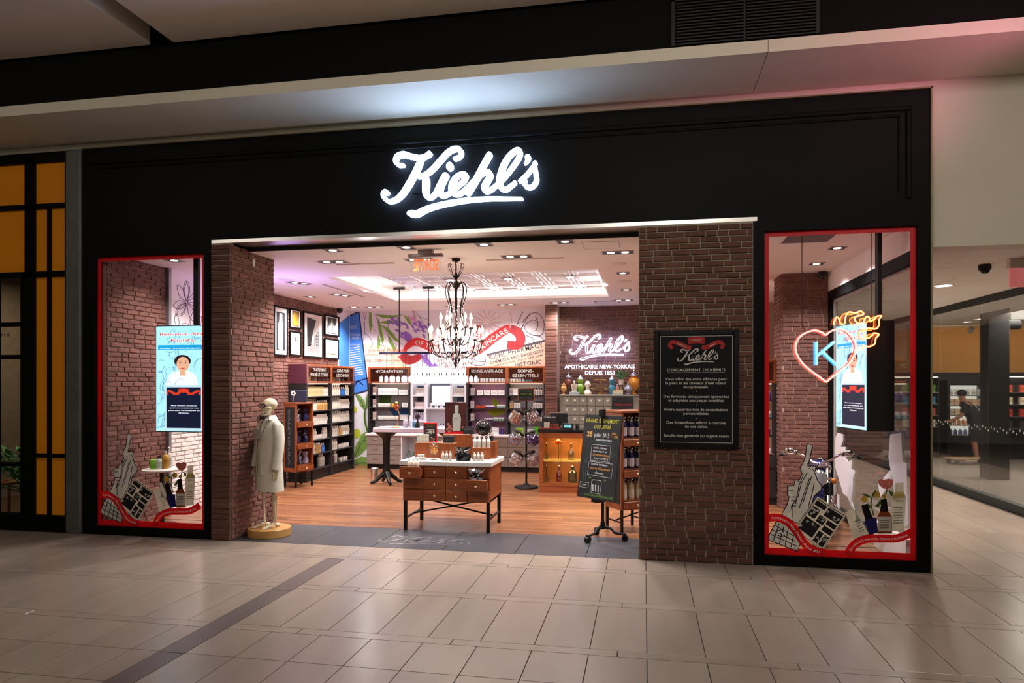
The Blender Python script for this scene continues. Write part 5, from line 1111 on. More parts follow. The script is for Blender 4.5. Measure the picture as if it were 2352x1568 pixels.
for i, (a, b, sd) in enumerate(((n0+.05, na-.03, 'first'), (nb2+.03, n1-.05, 'last'))):
    goods('carton', P('carton', .06, .15, wht, d=.05), pts(a+.02, b-.02, 4, 1.552), 'white carton', f'top shelf of the {sd} {ns} column', f'white niche cartons {sd} top')
    goods('carton', P('carton', .07, .12, (226, 210, 214), d=.05), pts(a+.02, b-.02, 3, 1.285), 'pink white carton', f'middle shelf of the {sd} {ns} column', f'white niche cartons {sd} middle')
    goods('bottle', pv, pts(a, b, 5, 1.012), 'lilac white bottle', f'low shelf of the {sd} {ns} column', f'white niche bottles {sd} low')
goods('bottle', P('bottle', .06, .17, (60, 90, 200), (220, 220, 236)), pts(na+.03, nb2-.25, 3, 1.012-.25, -.05), 'blue bottle', 'on the worktop below the niche screen', 'blue niche bottles')
goods('bottle', P('bottle', .06, .2, (190, 180, 214), (60, 50, 90)), pts(nb2-.24, nb2, 4, 1.012-.25, -.05), 'lilac bottle', 'on the worktop below the niche screen', 'lilac niche bottles')
goods('jar', P('jar', .06, .1, (236, 232, 236), wht), pts(na+.05, nb2-.06, 4, 1.285), 'white jar', 'on the shelf under the niche screen', 'niche screen jars')
# ---- drawer cabinets under the back shelves and their worktop
YB = 6.62; wx0, wx1 = on_y(842, 1000, YB).x, -1.965
t = thing('worktop', 'long pale worktop running under the back wall shelves', 'worktop'); MB().bbox((wx0-.02, YB-.03, .70), (wx1, 7.19, .742), .005).build('slab', m_worktop, t); pass
cwid = (wx1-wx0)/10; proto = None
for i in range(10):
    xa = wx0+cwid*i; lab = f'{ORD[i]} taupe drawer cabinet from the green leaves, under the back worktop'
    if i in (2, 3):
        t = thing('open_cabinet', f'white open cabinet under the back worktop, {ORD[i-2]} beside the taupe drawers', 'cabinet', (xa, YB, 0)); MB().box((0, .0, .1), (.02, .5, .7)).box((cwid-.02, 0, .1), (cwid, .5, .7)).box((0, .48, .1), (cwid, .5, .7)).box((.02, .02, .1), (cwid-.02, .5, .12)).build('carcass', m_nich, t); MB().box((0, .05, 0), (cwid, .5, .1)).build('plinth', m_blackin, t); continue
    if proto is None:
        proto = thing('drawer_cabinet', lab, 'cabinet', (xa, YB, 0), 0, 'taupe drawer cabinets'); MB().box((0, .02, .1), (cwid, .5, .7)).build('carcass', m_taupe, proto); MB().box((0, .05, 0), (cwid, .5, .1)).build('plinth', m_blackin, proto)
        for k in range(3): z = .105+k*.2; d = MB().bbox((.004, 0, z), (cwid-.004, .02, z+.192), .003).build('drawer', m_taupe, proto); MB().tube([(cwid/2-.05, 0, z+.12), (cwid/2-.05, -.02, z+.12), (cwid/2+.05, -.02, z+.12), (cwid/2+.05, 0, z+.12)], .006, 6).build('handle', m_chrome, d)
    else: dup(proto, (xa, YB, 0), label=lab)
def potted(label, loc, s, m_pot, seed=1, n=60, spread=1):
    t = thing('potted_plant', label, 'plant', loc); MB().lathe([(.045*s, 0), (.055*s, .09*s), (.06*s, .1*s), (.05*s, .1*s), (.045*s, .085*s)], n=16).build('pot', m_pot, t, smooth=True); rr = random.Random(seed); b = MB()
    for k in range(n):
        a = rr.uniform(0, 6.28); r_ = rr.uniform(.03, .13)*s*spread; z = rr.uniform(.13, .27)*s; p = Vector((r_*math.cos(a), r_*math.sin(a), z)); d = Vector((math.cos(a+rr.uniform(-1, 1)), math.sin(a), rr.uniform(-.2, .8))).normalized(); sd = d.cross(Vector((0, 0, 1))).normalized(); l = .06*s
        b.quad(p, p+d*l*.5+sd*l*.2, p+d*l, p+d*l*.5-sd*l*.2); 
        if k % 5 == 0: b.tube([(0, 0, .09*s), p], .0025*s, 4)
    b.build('foliage', mat('plant_green', (40, 120, 58), .6, var=.35, scale=30), t); return t
potted('small green plant inside the white open cabinet', (wx0+cwid*2.5, YB+.18, .121), 1.0, m_plw, 3)

# ================================================================== mural printed on the back wall (flat print)
mr = wb
def mp(px, py): q = on_y(px, py, 7.196); return q.x, q.z
m_mg = mat('mural_green', (118, 156, 62), .6); m_ml = mat('mural_lavender', (140, 96, 186), .6); m_mr = mat('mural_red', (206, 44, 48), .6); m_mb = mat('mural_blue', (66, 128, 208), .6); m_mbd = mat('mural_dark_blue', (24, 38, 80), .6); m_mt = mat('mural_tan', (226, 196, 172), .6); m_mk = mat('mural_line', (84, 76, 92), .7); m_mrl = mat('mural_red_line', (206, 120, 120), .7); m_my = mat('mural_lime', (190, 196, 40), .6); m_mrd = mat('mural_dark_red', (160, 28, 36), .6); m_mpk = mat('mural_pink', (206, 150, 190), .6)
LV = [0]
def mpoly(name, m, l, dy=0): return MB().prism([mp(*p) for p in l], 7.1955-dy, 7.1965-dy).build(name, m, mr)
def mline(m, ls, w=.008, name='drawn_line', dy=.0035):
    b = MB()
    for l in ls: ribbon(b, [(*mp(*p), w) for p in (spline(l, 4) if len(l) > 2 else l)], 7.1955-dy, 7.1962-dy, False)
    return b.build(name, m, mr)
mpoly('mural_leaf', m_mg, [(815, 905), (828, 908), (838, 922), (840, 945), (828, 932)]); mpoly('mural_leaf', m_mg, [(838, 945), (841, 915), (850, 885), (858, 880), (857, 905), (850, 928)]); mpoly('mural_leaf', m_mg, [(812, 1052), (816, 1025), (830, 998), (850, 985), (852, 1002), (842, 1030), (826, 1046)]); mpoly('mural_leaf', m_mg, [(812, 1058), (828, 1048), (846, 1050), (852, 1080), (812, 1080)])
mline(m_mg, [[(838, 944), (838, 962), (843, 985), (850, 1000)]], .05, 'mural_stem'); mline(m_mk, [[(838, 944), (838, 962), (843, 985), (850, 1000)], [(818, 908), (830, 922), (839, 944)], [(853, 886), (846, 915), (839, 944)], [(815, 1048), (830, 1018), (850, 988)], [(814, 1068), (830, 1062), (850, 1066)], [(828, 922), (832, 915)], [(846, 910), (853, 905)], [(824, 1030), (826, 1015)], [(834, 1012), (844, 1010)]], .012)
b = MB(); q = mp(819, 995); disc(b, q[0], q[1], .1, 7.192, 7.193, 20); b.build('mural_fruit', m_my, mr); b = MB(); q = mp(812, 940); disc(b, q[0], q[1], .08, 7.192, 7.193, 20); b.build('mural_fruit', m_my, mr)
for l in ([(848, 716), (853, 718), (855, 750), (850, 765), (847, 740)], [(862, 722), (905, 724), (925, 722), (905, 730), (880, 731)], [(868, 740), (905, 733), (922, 738), (890, 744)], [(866, 727), (874, 745), (882, 780), (878, 790), (870, 760)], [(874, 745), (890, 752), (922, 790), (905, 780)], [(890, 765), (910, 800), (906, 808), (893, 785)], [(868, 770), (874, 780), (872, 800), (866, 800)], [(925, 722), (940, 730), (948, 750), (938, 742)]): mpoly('mural_leaf', m_mg, l, .0006)
mline(m_mk, [[(862, 722), (872, 745), (892, 770), (912, 795)], [(835, 712), (838, 760), (832, 790)], [(842, 716), (835, 745)], [(890, 740), (895, 760), (910, 770)], [(838, 765), (850, 775), (856, 790), (850, 800)], [(850, 735), (862, 760)], [(868, 790), (885, 796), (880, 806)], [(948, 722), (985, 735)], [(955, 715), (975, 745)]], .008)
rr = random.Random(6)
for cx0, cy0, n_, ang in ((912, 745, 16, .9), (935, 772, 26, .9), (968, 752, 22, .7), (985, 832, 20, .5), (948, 728, 8, .9)):
    b = MB()
    for k in range(n_):
        u, v = rr.gauss(0, 11), rr.gauss(0, 6); c, s_ = math.cos(ang), math.sin(ang); px, py = cx0+u*c-v*s_, cy0+u*s_+v*c; a = rr.uniform(.3, 1.2)
        b.prism([mp(px+7*math.cos(a+q)*(1 if i % 2 == 0 else .45), py+7*math.sin(a+q)*(1 if i % 2 == 0 else .45)) for i, q in enumerate((0, 1.2, 3.14, 4.4))], 7.1935-k*.00005, 7.194-k*.00005)
    tag(b.build('mural_blossom', m_ml if cx0 != 948 else m_mpk, mr), kind='stuff')
mpoly('mural_paper_scrap', m_mt, [(832, 790), (880, 793), (935, 806), (935, 845), (832, 845)], -.0004)
for s, x0, x1, yb, cp in (('John Kiehl, Pharmacist', 846, 930, 808, 8), ('DISPENSING CHEMIST', 842, 905, 816, 4), ('461,700', 842, 875, 832, 8), ('13th Street, New York', 872, 935, 830, 5)): text_px(mr, 'lettering', s, m_mr, x0, x1, yb, cp, 7.193)
def mrib(l, m=m_mr, dy=.005, name='mural_ribbon'): b = MB(); ribbon(b, spline([(*mp(x, y), w*.0092) for x, y, w in l], 5), 7.1955-dy, 7.1962-dy, False); b.build(name, m, mr)
mrib([(928, 806, 8), (938, 793, 14), (955, 784, 18), (975, 790, 20), (1002, 803, 20)]); mrib([(924, 812, 24), (935, 825, 22), (952, 824, 18), (966, 817, 14)], m_mrd, .0045)
mrib([(1080, 806, 22), (1102, 800, 22), (1130, 778, 22), (1160, 758, 20), (1172, 754, 18)]); mrib([(1172, 754, 18), (1188, 762, 22), (1196, 776, 22), (1190, 792, 20), (1165, 791, 18)], m_mrd, .0045); mrib([(1103, 748, 18), (1100, 762, 20), (1094, 776, 20)], m_mrd, .0045)
b = MB(); text_path(b, 'OF THE', [mp(952, 785), mp(972, 789), mp(1006, 803)], .13, 7.1895); text_path(b, 'SKINCARE', [mp(1096, 805), mp(1130, 779), mp(1168, 755)], .15, 7.1895); text_path(b, 'S', [mp(1092, 772), mp(1104, 768)], .13, 7.1895); b.build('lettering', m_ink_w, mr)
mpoly('mural_paper_scrap', m_mt, [(1117, 812), (1253, 778), (1253, 842), (1121, 842)], .0002); mline(m_mk, [[(1118, 815), (1253, 782)]], .04)
b = MB(); text_path(b, 'KIEHL PHARMACY', [mp(1119, 822), mp(1252, 789)], .15, 7.1915); text_path(b, 'CHEMISTS AND DRUGGISTS', [mp(1122, 834), mp(1253, 804)], .09, 7.1915); text_path(b, 'THIRD AVE. COR. 13TH ST. NEW YORK', [mp(1130, 841), mp(1252, 814)], .06, 7.1915); text_path(b, 'HISTORIC', [mp(1180, 838), mp(1246, 830)], .12, 7.1915); b.build('lettering', m_mk, mr)
mline(m_mk, [[(1182, 780), (1186, 750), (1198, 722), (1202, 716)], [(1190, 770), (1205, 740), (1218, 718)], [(1200, 740), (1220, 720), (1240, 722), (1250, 745), (1242, 770), (1215, 765), (1205, 750), (1222, 735), (1238, 740)], [(1208, 770), (1225, 778), (1222, 790), (1210, 785)], [(1230, 726), (1236, 745), (1230, 760)], [(1195, 756), (1202, 748)], [(1190, 742), (1196, 752)], [(1224, 770), (1240, 772), (1250, 782)], [(1080, 820), (1095, 828), (1116, 830)], [(1075, 830), (1090, 838), (1112, 836), (1116, 820)]], .011)
mline(m_mrl, [[(1118+9*math.cos(a), 740+9*math.sin(a)), (1118+34*math.cos(a), 740+30*math.sin(a))] for a in [k*.449 for k in range(14)]]+[[(1170, 715), (1175, 735), (1172, 750)]], .008); b = MB(); q = mp(1118, 740); disc(b, q[0], q[1], .07, 7.1925, 7.193, 16); b.build('mural_sun', mat('mural_pale', (240, 224, 222), .6), mr)
# violet backing inside the right unit
mpoly('mural_petal', m_mpk, [(1074, 880), (1163, 880), (1163, 1000), (1074, 1000)], .0002); mpoly('mural_leaf', m_my, [(1118, 948), (1130, 938), (1160, 938), (1158, 950), (1135, 957)], .002); mpoly('mural_leaf', m_my, [(1130, 912), (1138, 918), (1150, 925), (1145, 935), (1132, 932)], .002); mline(m_mk, [[(1085, 910), (1100, 925), (1110, 945)], [(1080, 985), (1120, 970), (1150, 985)]], .01)
mpoly('mural_leaf', m_mg, [(872, 907), (900, 907), (896, 928), (872, 925)], .001); mpoly('mural_tube', m_mb, [(893, 938), (938, 938), (938, 962), (905, 955)], .001); mpoly('mural_tube', m_mbd, [(1205, 938), (1245, 938), (1240, 965), (1215, 962)], .001)
# the blue tube print wraps the corner: left wall strip and back wall strip
CXp = 802.5
def lw(px, py, dx=0): q = on_x(px, py, -6.382+dx); return (q.x, q.y, q.z)
tube_b = MB().prism([mp(CXp, 724), mp(824, 714), mp(828, 745), (mp(845, 888)), mp(842, 897), mp(806, 906), mp(CXp, 906)], 7.194, 7.195).build('mural_tube', m_mb, mr)
b = MB(); l = [lw(779, 742), lw(CXp, 724), lw(CXp, 906), lw(779, 870)]; b.add(l+[(x+.002, y, z) for x, y, z in l], [(0, 1, 2, 3), (7, 6, 5, 4), (0, 4, 5, 1), (1, 5, 6, 2), (2, 6, 7, 3), (3, 7, 4, 0)]); b.build('mural_tube', m_mb, w1c)
mline(m_mbd, [[(824, 714), (828, 745), (845, 888)], [(845, 888), (842, 897), (806, 906)], [(804, 725), (824, 716)], [(806, 880), (845, 868)], [(812, 890), (822, 876), (834, 884)]], .03, 'mural_outline', .002)
for s, x0, x1, yb, cp in (("KIEHL'S", 782, 804, 756, 8), ('ULTRA FACIAL', 782, 813, 773, 6), ('CLEANSER', 782, 811, 781, 6), ('For all skin types', 785, 812, 795, 5), ('150 ml', 822, 833, 860, 5)): text_px(mr, 'lettering', s, m_ink_w, max(x0, 803), x1+14 if x0 < 803 else x1, yb-2, cp, 7.192)
mline(m_ink_w, [[(804, 800+k*5.2), (826+k*.7, 796+k*5.2)] for k in range(13)], .014, 'small_print', .003)

# ================================================================== framed pictures on the brick wall
def picture(label, px0, px1, py0, py1, draw):
    ya = on_x(px0, 760, -6.36).y; yb = on_x(px1, 760, -6.36).y; pm = (px0+px1)/2; z1 = on_x(pm, py0, -6.36).z; z0 = on_x(pm, py1, -6.36).z
    t = thing('framed_picture', label, 'picture', (-6.375, ya, z0), math.radians(90)); w, h = yb-ya, z1-z0; f = .035
    b = MB()
    for a, c in [((0, -.025, 0), (f, 0, h)), ((w-f, -.025, 0), (w, 0, h)), ((f, -.025, 0), (w-f, 0, f)), ((f, -.025, h-f), (w-f, 0, h))]: b.bbox(a, c, .005)
    b.build('frame', m_black, t); MB().box((f, -.01, f), (w-f, -.002, h-f)).build('mount', mat('mount_white', (232, 228, 224), .7), t)
    mx = .17*w+f*.4; my = .12*h
    draw(t, mx, w-mx, my, h-my)
def flat(t, nm, m, x0, x1, z0, z1, pts, y=-.0115): MB().prism([(x0+(x1-x0)*u, z0+(z1-z0)*v) for u, v in pts], y-.0008, y).build(nm, m, t)
SQ = [(0, 0), (1, 0), (1, 1), (0, 1)]
BOT = [(.25, .02), (.75, .02), (.78, .06), (.78, .7), (.66, .78), (.66, .97), (.34, .97), (.34, .78), (.22, .7), (.22, .06)]
m_phk = mat('photo_dark', (34, 34, 38), .5); m_phg = mat('photo_grey', (150, 150, 152), .5); m_phl = mat('photo_light', (214, 214, 214), .5)
def d1(t, *a): flat(t, 'photo', m_phk, *a, SQ); flat(t, 'photo_bottle', m_phl, *a, BOT, -.0125); flat(t, 'photo_label', m_phg, *a, [(.3, .3), (.7, .3), (.7, .55), (.3, .55)], -.0135)
def d2(t, *a): flat(t, 'photo', mat('photo_brown', (120, 70, 20), .5), *a, SQ); flat(t, 'photo_label', m_yel, *a, [(.15, .08), (.85, .08), (.85, .8), (.7, .92), (.3, .92), (.15, .8)], -.0125); flat(t, 'photo_print', mat('photo_orange', (196, 120, 20), .5), *a, [(.3, .3), (.7, .3), (.7, .6), (.3, .6)], -.0135)
def d3(t, *a): flat(t, 'photo_coat', m_phl, *a, [(.2, 0), (.8, 0), (.75, .5), (.6, .62), (.4, .62), (.25, .5)]); flat(t, 'photo_head', mat('photo_red', (190, 70, 60), .5), *a, [(.4, .62), (.6, .62), (.66, .8), (.5, .9), (.36, .8)], -.0125); flat(t, 'photo_line', m_phg, *a, [(.48, 0), (.52, 0), (.52, .55), (.48, .55)], -.0135)
def d4(t, *a):
    flat(t, 'photo', m_phl, *a, SQ); flat(t, 'photo_viaduct', m_phk, *a, [(0, .15), (.3, .2), (.42, .5), (.72, .95), (.1, 1), (0, 1)], -.0125); flat(t, 'photo_street', m_phg, *a, [(0, 0), (1, 0), (1, .12), (.3, .25), (0, .15)], -.0125); flat(t, 'photo_facade', m_phg, *a, [(.5, .2), (.98, .12), (.98, .66), (.8, .6), (.6, .45)], -.013)
    b = MB()
    for i in range(3):
        for j in range(4): u, v = .6+i*.13, .2+j*.09+i*.0; b.prism([(a[0]+(a[1]-a[0])*(u+p), a[2]+(a[3]-a[2])*(v+q)) for p, q in ((0, 0), (.05, 0), (.05, .05), (0, .05))], -.0145, -.0138)
    b.build('photo_windows', m_phk, t)
def d5(t, *a):
    flat(t, 'photo', m_phk, *a, SQ)
    for k, (u, h) in enumerate(((.02, .5), (.2, .65), (.4, .9), (.62, .7), (.8, .55))): flat(t, 'photo_bottle', (m_phg, m_phl, mat('photo_tan', (190, 170, 140), .5))[k % 3], *a, [(u, .05), (u+.17, .05), (u+.17, h*.7), (u+.12, h*.78), (u+.12, h), (u+.05, h), (u+.05, h*.78), (u, h*.7)], -.0125-.0003*k)
def d6(t, *a): flat(t, 'photo_label', mat('photo_lime', (206, 208, 150), .5), *a, SQ); flat(t, 'photo_coach', m_phg, *a, [(.15, .4), (.3, .38), (.7, .36), (.85, .45), (.75, .7), (.5, .82), (.3, .66)], -.0125); flat(t, 'photo_line', m_phk, *a, [(.1, .15), (.9, .15), (.9, .2), (.1, .2)], -.0125)
picture('tall framed photo of one white bottle beside the brick reveal', 629, 661, 703, 818, d1); picture('small framed amber label, upper of the stacked pair', 666, 692, 709, 755, d2); picture('small framed drawing of a white coat, lower of the stacked pair', 666, 692, 760, 818, d3)
picture('large framed black and white street photo on the brick wall', 697, 742, 718, 822, d4); picture('framed photo of several bottles nearest the blue mural tube, upper', 746, 779, 724, 772, d5); picture('framed pale green print nearest the blue mural tube, lower', 746, 778, 777, 825, d6)
# ================================================================== pedestal table, bin, candy stand, counter
t = thing('pedestal_table', 'long high table with pale lilac top on a black cast pedestal', 'table', (-4.56, 4.66, 0)); xa = on_y(856, 985, 4.3).x+4.56; xb = on_y(1066, 985, 4.3).x+4.56
ztop = on_y(940, 984, 4.3).z
MB().bbox((xa, -.36, ztop-.07), (xb, .30, ztop), .006).build('table_top', mat('lilac_stone', (206, 190, 206), .3, var=.05), t)
for x in (0, xb-.35):
    b = MB(); b.lathe([(.07, .12), (.075, .2), (.06, .3), (.065, ztop-.25), (.09, ztop-.18), (.22, ztop-.09), (.24, ztop-.07)], (x, 0, 0), 12); b.build('pedestal', m_iron, t, smooth=True)
    for k in range(4): a = k*math.pi/2+.6; c, s_ = math.cos(a), math.sin(a); MB().tube([(x+.03*c, .03*s_, .2), (x+.12*c, .12*s_, .12), (x+.22*c, .22*s_, .04), (x+.29*c, .29*s_, .025)], [.05, .04, .03, .026], 8).build('foot', m_iron, t, smooth=True)
TT = ztop; TX, TY = -4.56, 4.66
def tz(px, y=4.5): return (on_y(px, 985, y).x, y, TT)
t = thing('paper_stack', 'stack of white sheets lying on the lilac table top', 'paper', tz(885)); [MB().box((-.14+.01*k, -.09, .004*k), (.14+.006*k, .09, .004*k+.003)).build('sheet', m_plw, t) for k in range(4)]
t = thing('table_statuette', 'gold and red figurine lamp on a bent stem on the lilac table', 'figurine', tz(911)); MB().lathe([(.07, 0), (.07, .01), (.02, .02), (.012, .03)], n=18).build('base', m_gold, t, smooth=True); MB().tube(spline([(0, 0, .03), (.02, 0, .12), (.05, 0, .24), (.01, 0, .33)], 4), .008, 8).build('stem', m_gold, t, smooth=True); b = MB(); b.ball((0, 0, .36), .05, 14, (.9, .9, 1.2)); b.build('figure', mat('red_gold_glaze', (170, 70, 40), .2, .4, var=.5, scale=30), t, smooth=True); MB().ball((0, 0, .43), .035, 12).build('head', m_gold, t, smooth=True)
goods('jar', pmesh('jar', .09, .13, (214, 206, 226), (226, 220, 236)), [tz(932)], 'lilac lidded jar', 'beside the gold figurine on the lilac table', 'table jar'); goods('bottle', pmesh('bottle', .04, .22, (226, 220, 232), wht), [tz(942, 4.48)], 'tall slim white bottle', 'on the lilac table', 'table bottle'); goods('bottle', pmesh('bottle', .05, .15, (96, 150, 196), (90, 140, 190)), [tz(950, 4.56)], 'blue bottle', 'on the lilac table', 'blue table bottle')
t = thing('makeup_mirror', 'small dark round stand mirror on the lilac table', 'mirror', tz(959, 4.52)); b = MB(); b.ball((0, 0, .2), .05, 14, (1, .35, 1.1)); b.build('mirror_disc', mat('dark_plum', (52, 30, 44), .3), t, smooth=True); MB().lathe([(.045, 0), (.04, .05), (.02, .1), (.012, .16)], n=14).build('stand', m_iron, t, smooth=True)
t = thing('pedal_bin', 'small brushed steel waste bin on the wood floor by the pedestal', 'bin', (-4.84, 4.80, 0)); MB().lathe([(.068, 0), (.072, .01), (.072, .22), (.066, .225)], n=24).build('bin_body', m_steel, t, smooth=True); MB().lathe([(.073, .225), (.07, .25), (.03, .265)], n=24).build('lid', m_steel, t, smooth=True); MB().box((-.02, -.095, .01), (.02, -.06, .02)).build('pedal', m_iron, t)
# candy jar stand
t = thing('jar_stand', 'black iron stand holding six tilted candy jars, chalk sign on top', 'display stand', (-2.0, 4.62, 0))
MB().lathe([(.205, 0), (.21, .012), (.2, .03), (.06, .045), (.03, .08)], n=32).build('base', m_iron, t, smooth=True); MB().cyl((0, 0, .05), .017, 1.45, 12).build('pole', m_iron, t, smooth=True)
b = MB(); b.T = Matrix.Translation((-.0, -.02, 1.6)) @ Matrix.Rotation(-.03, 4, 'Y'); b.bbox((-.145, -.012, -.10), (.145, .012, .115), .02); sg = b.build('sign_frame', m_woodz, t); b = MB(); b.T = Matrix.Translation((0, -.034, 1.6)) @ Matrix.Rotation(-.03, 4, 'Y'); b.box((-.128, -.001, -.085), (.128, .002, .1)); b.build('sign_slate', m_chalk, t)
for s, z, m in (('PRENEZ', 1.65, ch_t), ('VOS', 1.595, ch_g), ('SACHET', 1.535, ch_t)): text_fit(t, 'chalk_lettering', s, m, -.1, .1, z, .035, c=-.0365, bold=.02)
m_jarg = glass('candy_jar_glass', (236, 238, 240), .16); mixes = [[(240, 200, 150), (246, 226, 200), (226, 120, 120)], [(210, 170, 160), (230, 210, 206), (160, 120, 120)], [(200, 206, 220), (120, 150, 190), (230, 120, 100)], [(70, 40, 130), (110, 70, 170), (60, 40, 90)], [(226, 196, 190), (236, 220, 216), (200, 150, 140)], [(216, 180, 176), (240, 226, 220), (180, 130, 130)]]
nmz = ['top', 'top', 'middle', 'middle', 'lowest', 'lowest']; flv = ['pastel sweets, top of the stand toward the leaves', 'rosy sweets, top of the stand toward the counter', 'silver blue sweets, middle of the stand', 'deep violet sweets, middle of the stand', 'blush sweets, lowest on the stand toward the cart', 'mauve sweets, lowest on the stand toward the counter']
for k, (px, py) in enumerate([(1185, 957), (1223, 957), (1185, 1006), (1223, 1008), (1185, 1053), (1223, 1054)]):
    q = on_y(px, py, 4.55); sd = -1 if k % 2 == 0 else 1; jt = thing('candy_jar', 'glass jar of '+flv[k], 'jar', (q.x, 4.56, q.z)); TT_ = Matrix.Rotation(sd*-.5, 4, 'Y') @ Matrix.Rotation(-.25, 4, 'X') @ Matrix.Translation((0, 0, .0))
    b = MB(); b.T = TT_; b.lathe([(.05, -.13), (.1, -.11), (.125, -.04), (.122, .03), (.1, .085), (.09, .1)], n=18); b.build('jar_glass', m_jarg, jt, smooth=True)
    b = MB(); b.T = TT_; b.lathe([(.094, .085), (.104, .09), (.104, .108), (.094, .112)], n=20); b.build('jar_rim', m_iron, jt, smooth=True)
    b = MB(); b.T = TT_; b.lathe([(.1, .114), (.09, .13), (.03, .145), (.02, .165)], n=18); b.build('jar_lid', m_jarg, jt, smooth=True)
    rr = random.Random(k); b = MB(); b.T = TT_; ms = [mat('sweet_%d_%d' % (k, i), c, .3, var=.1) for i, c in enumerate(mixes[k])]
    for i in range(70): a = rr.uniform(0, 6.28); z = rr.uniform(-.1, .06); R0 = .098 if z > -.08 else .07; r_ = R0*rr.random()**.4; b.m = i % 3; b.ball((r_*math.cos(a), r_*math.sin(a), z), .018, 6)
    tag(b.build('sweets', ms, jt, smooth=True), kind='stuff')
    MB().tube([tuple(Vector((-2.0-q.x, .06, -.02))), (0, .02, .0)], .007, 6).build('bracket', m_iron, jt)
# counter with glazed front
KY = 4.12; kx0 = on_y(1238, 1100, KY).x; kx1 = -.42; kz = on_y(1250, 986, KY).z
t = thing('glazed_counter', 'oak sales counter with glazed front and lit bottle shelves', 'counter', (kx0, KY, 0)); Wk = kx1-kx0
MB().bbox((-.02, -.02, kz-.05), (Wk+.02, .58, kz), .005).build('counter_top', mat('black_stone', (26, 25, 27), .15), t)
MB().box((0, 0, 0), (Wk, .56, .11)).build('plinth', m_wood, t); MB().box((0, 0, .11), (.02, .56, kz-.05)).box((Wk-.02, 0, .11), (Wk, .56, kz-.05)).build('side_panel', m_woody, t); MB().box((.02, .40, .11), (Wk-.02, .42, kz-.05)).build('back_board', mat('lit_oak', (178, 112, 48), .45, var=.2, scale=5), t)
f = MB().bbox((0, -.01, .11), (.07, .02, kz-.05), .004).bbox((.07, -.01, kz-.13), (Wk, .02, kz-.05), .004).bbox((.07, -.01, .11), (Wk, .02, .16), .004).bbox((Wk-.07, -.01, .16), (Wk, .02, kz-.13), .004); f.build('front_frame', m_wood, t)
for k in range(1, 5): MB().box((.07+k*.29, .012, .16), (.075+k*.29, .022, kz-.13)).build('pane_joint', m_gold, t)
MB().box((.07, .008, .16), (Wk-.07, .012, kz-.13)).build('pane', m_gl, t); MB().box((.02, .03, .51), (Wk-.02, .40, .53)).build('glass_shelf', mat('lit_shelf', (220, 180, 80), .4), t)
lamp('counter_lamp', 'AREA', (kx0+Wk/2, KY+.2, kz-.14), 5, (1, .72, .36), Wk*.8, sy=.1); lamp('counter_lamp', 'AREA', (kx0+Wk/2, KY+.2, .505), 2.5, (1, .72, .36), Wk*.8, sy=.1)
def vessel(label, cat, loc, prof, m, lid=None, mlid=None, name='old_bottle', n=16):
    t = thing(name, label, cat, loc); MB().lathe(prof, n=n).build('vessel_body', m, t, smooth=True)
    if lid: MB().lathe(lid, n=n).build('stopper', mlid or m, t, smooth=True)
    return t
gcl = glass('old_glass', (210, 220, 200), .2); gte = glass('teal_glass', (120, 190, 170), .2); grd = glass('rose_glass', (220, 120, 100), .2)
for i, (px, z, m, nm) in enumerate([(1255, .53, gcl, 'slim clear'), (1312, .53, gcl, 'clear labelled'), (1255, .16, gcl, 'narrow clear'), (1284, .16, grd, 'rose'), (1315, .16, gte, 'big teal')]):
    x = on_y(px, 1060, KY+.2).x; w = .05 if 'big' not in nm else .075; vessel(f'{nm} old glass bottle on the {"upper" if z > .3 else "lower"} shelf inside the oak counter', 'bottle', (x, KY+.2, z), [(w*.9, 0), (w, .01), (w, .13), (w*.4, .17), (w*.3, .22)] if w < .06 and i not in (0, 2) else ([(w, 0), (w*1.05, .02), (w, .16), (w*.45, .2), (w*.4, .24)] if w > .06 else [(.03, 0), (.03, .09), (.012, .13), (.01, .24)]), m, [(w*.35, .235 if w > .06 else .22), (w*.4, .26), (w*.1, .28)], m)
t = thing('glass_flower', 'orange blown glass flower on a stem inside the oak counter', 'ornament', (on_y(1283, 1060, KY+.2).x, KY+.2, .53)); MB().tube([(0, 0, 0), (.005, 0, .1), (0, 0, .26)], .006, 6).build('stem', m_leaf, t); b = MB()
for k in range(8): a = k*.785; b.add([(0, 0, .25), (.06*math.cos(a-.3), .06*math.sin(a-.3), .29), (.13*math.cos(a), .13*math.sin(a), .30), (.06*math.cos(a+.3), .06*math.sin(a+.3), .29)], [(0, 1, 2, 3)])
b.ball((0, 0, .29), .05, 12); b.build('blossom', mat('orange_glass', (226, 96, 40), .2), t)
t = thing('till_monitor', 'black till monitor seen from behind on the oak counter', 'monitor', (on_y(1283, 980, 4.4).x, 4.42, kz)); MB().bbox((-.15, .0, .06), (.15, .03, .27), .01).build('screen_back', m_blackin, t); MB().bbox((-.15, -.005, .25), (.15, .03, .272), .004).build('bezel', m_steel, t); MB().box((-.03, .0, .0), (.03, .03, .08)).bbox((-.09, -.05, 0), (.09, .08, .012), .004).build('stand', m_blackin, t)
t = thing('till_device', 'card payment terminal with small lit screen on the oak counter', 'terminal', (on_y(1304, 985, 4.22).x, 4.25, kz)); MB().bbox((-.09, -.04, 0), (.09, .05, .1), .01).build('casing', m_phk, t); MB().box((-.06, -.044, .03), (.06, -.04, .075)).build('lit_screen', mat('teal_screen', (120, 190, 200), .3, emit=.5), t)
goods('jar', pmesh('jar', .06, .1, (30, 28, 32), (60, 58, 62)), [(on_y(1326, 985, 4.25).x, 4.26, kz)], 'dark canister', 'beside the payment terminal on the oak counter', 'counter canister')
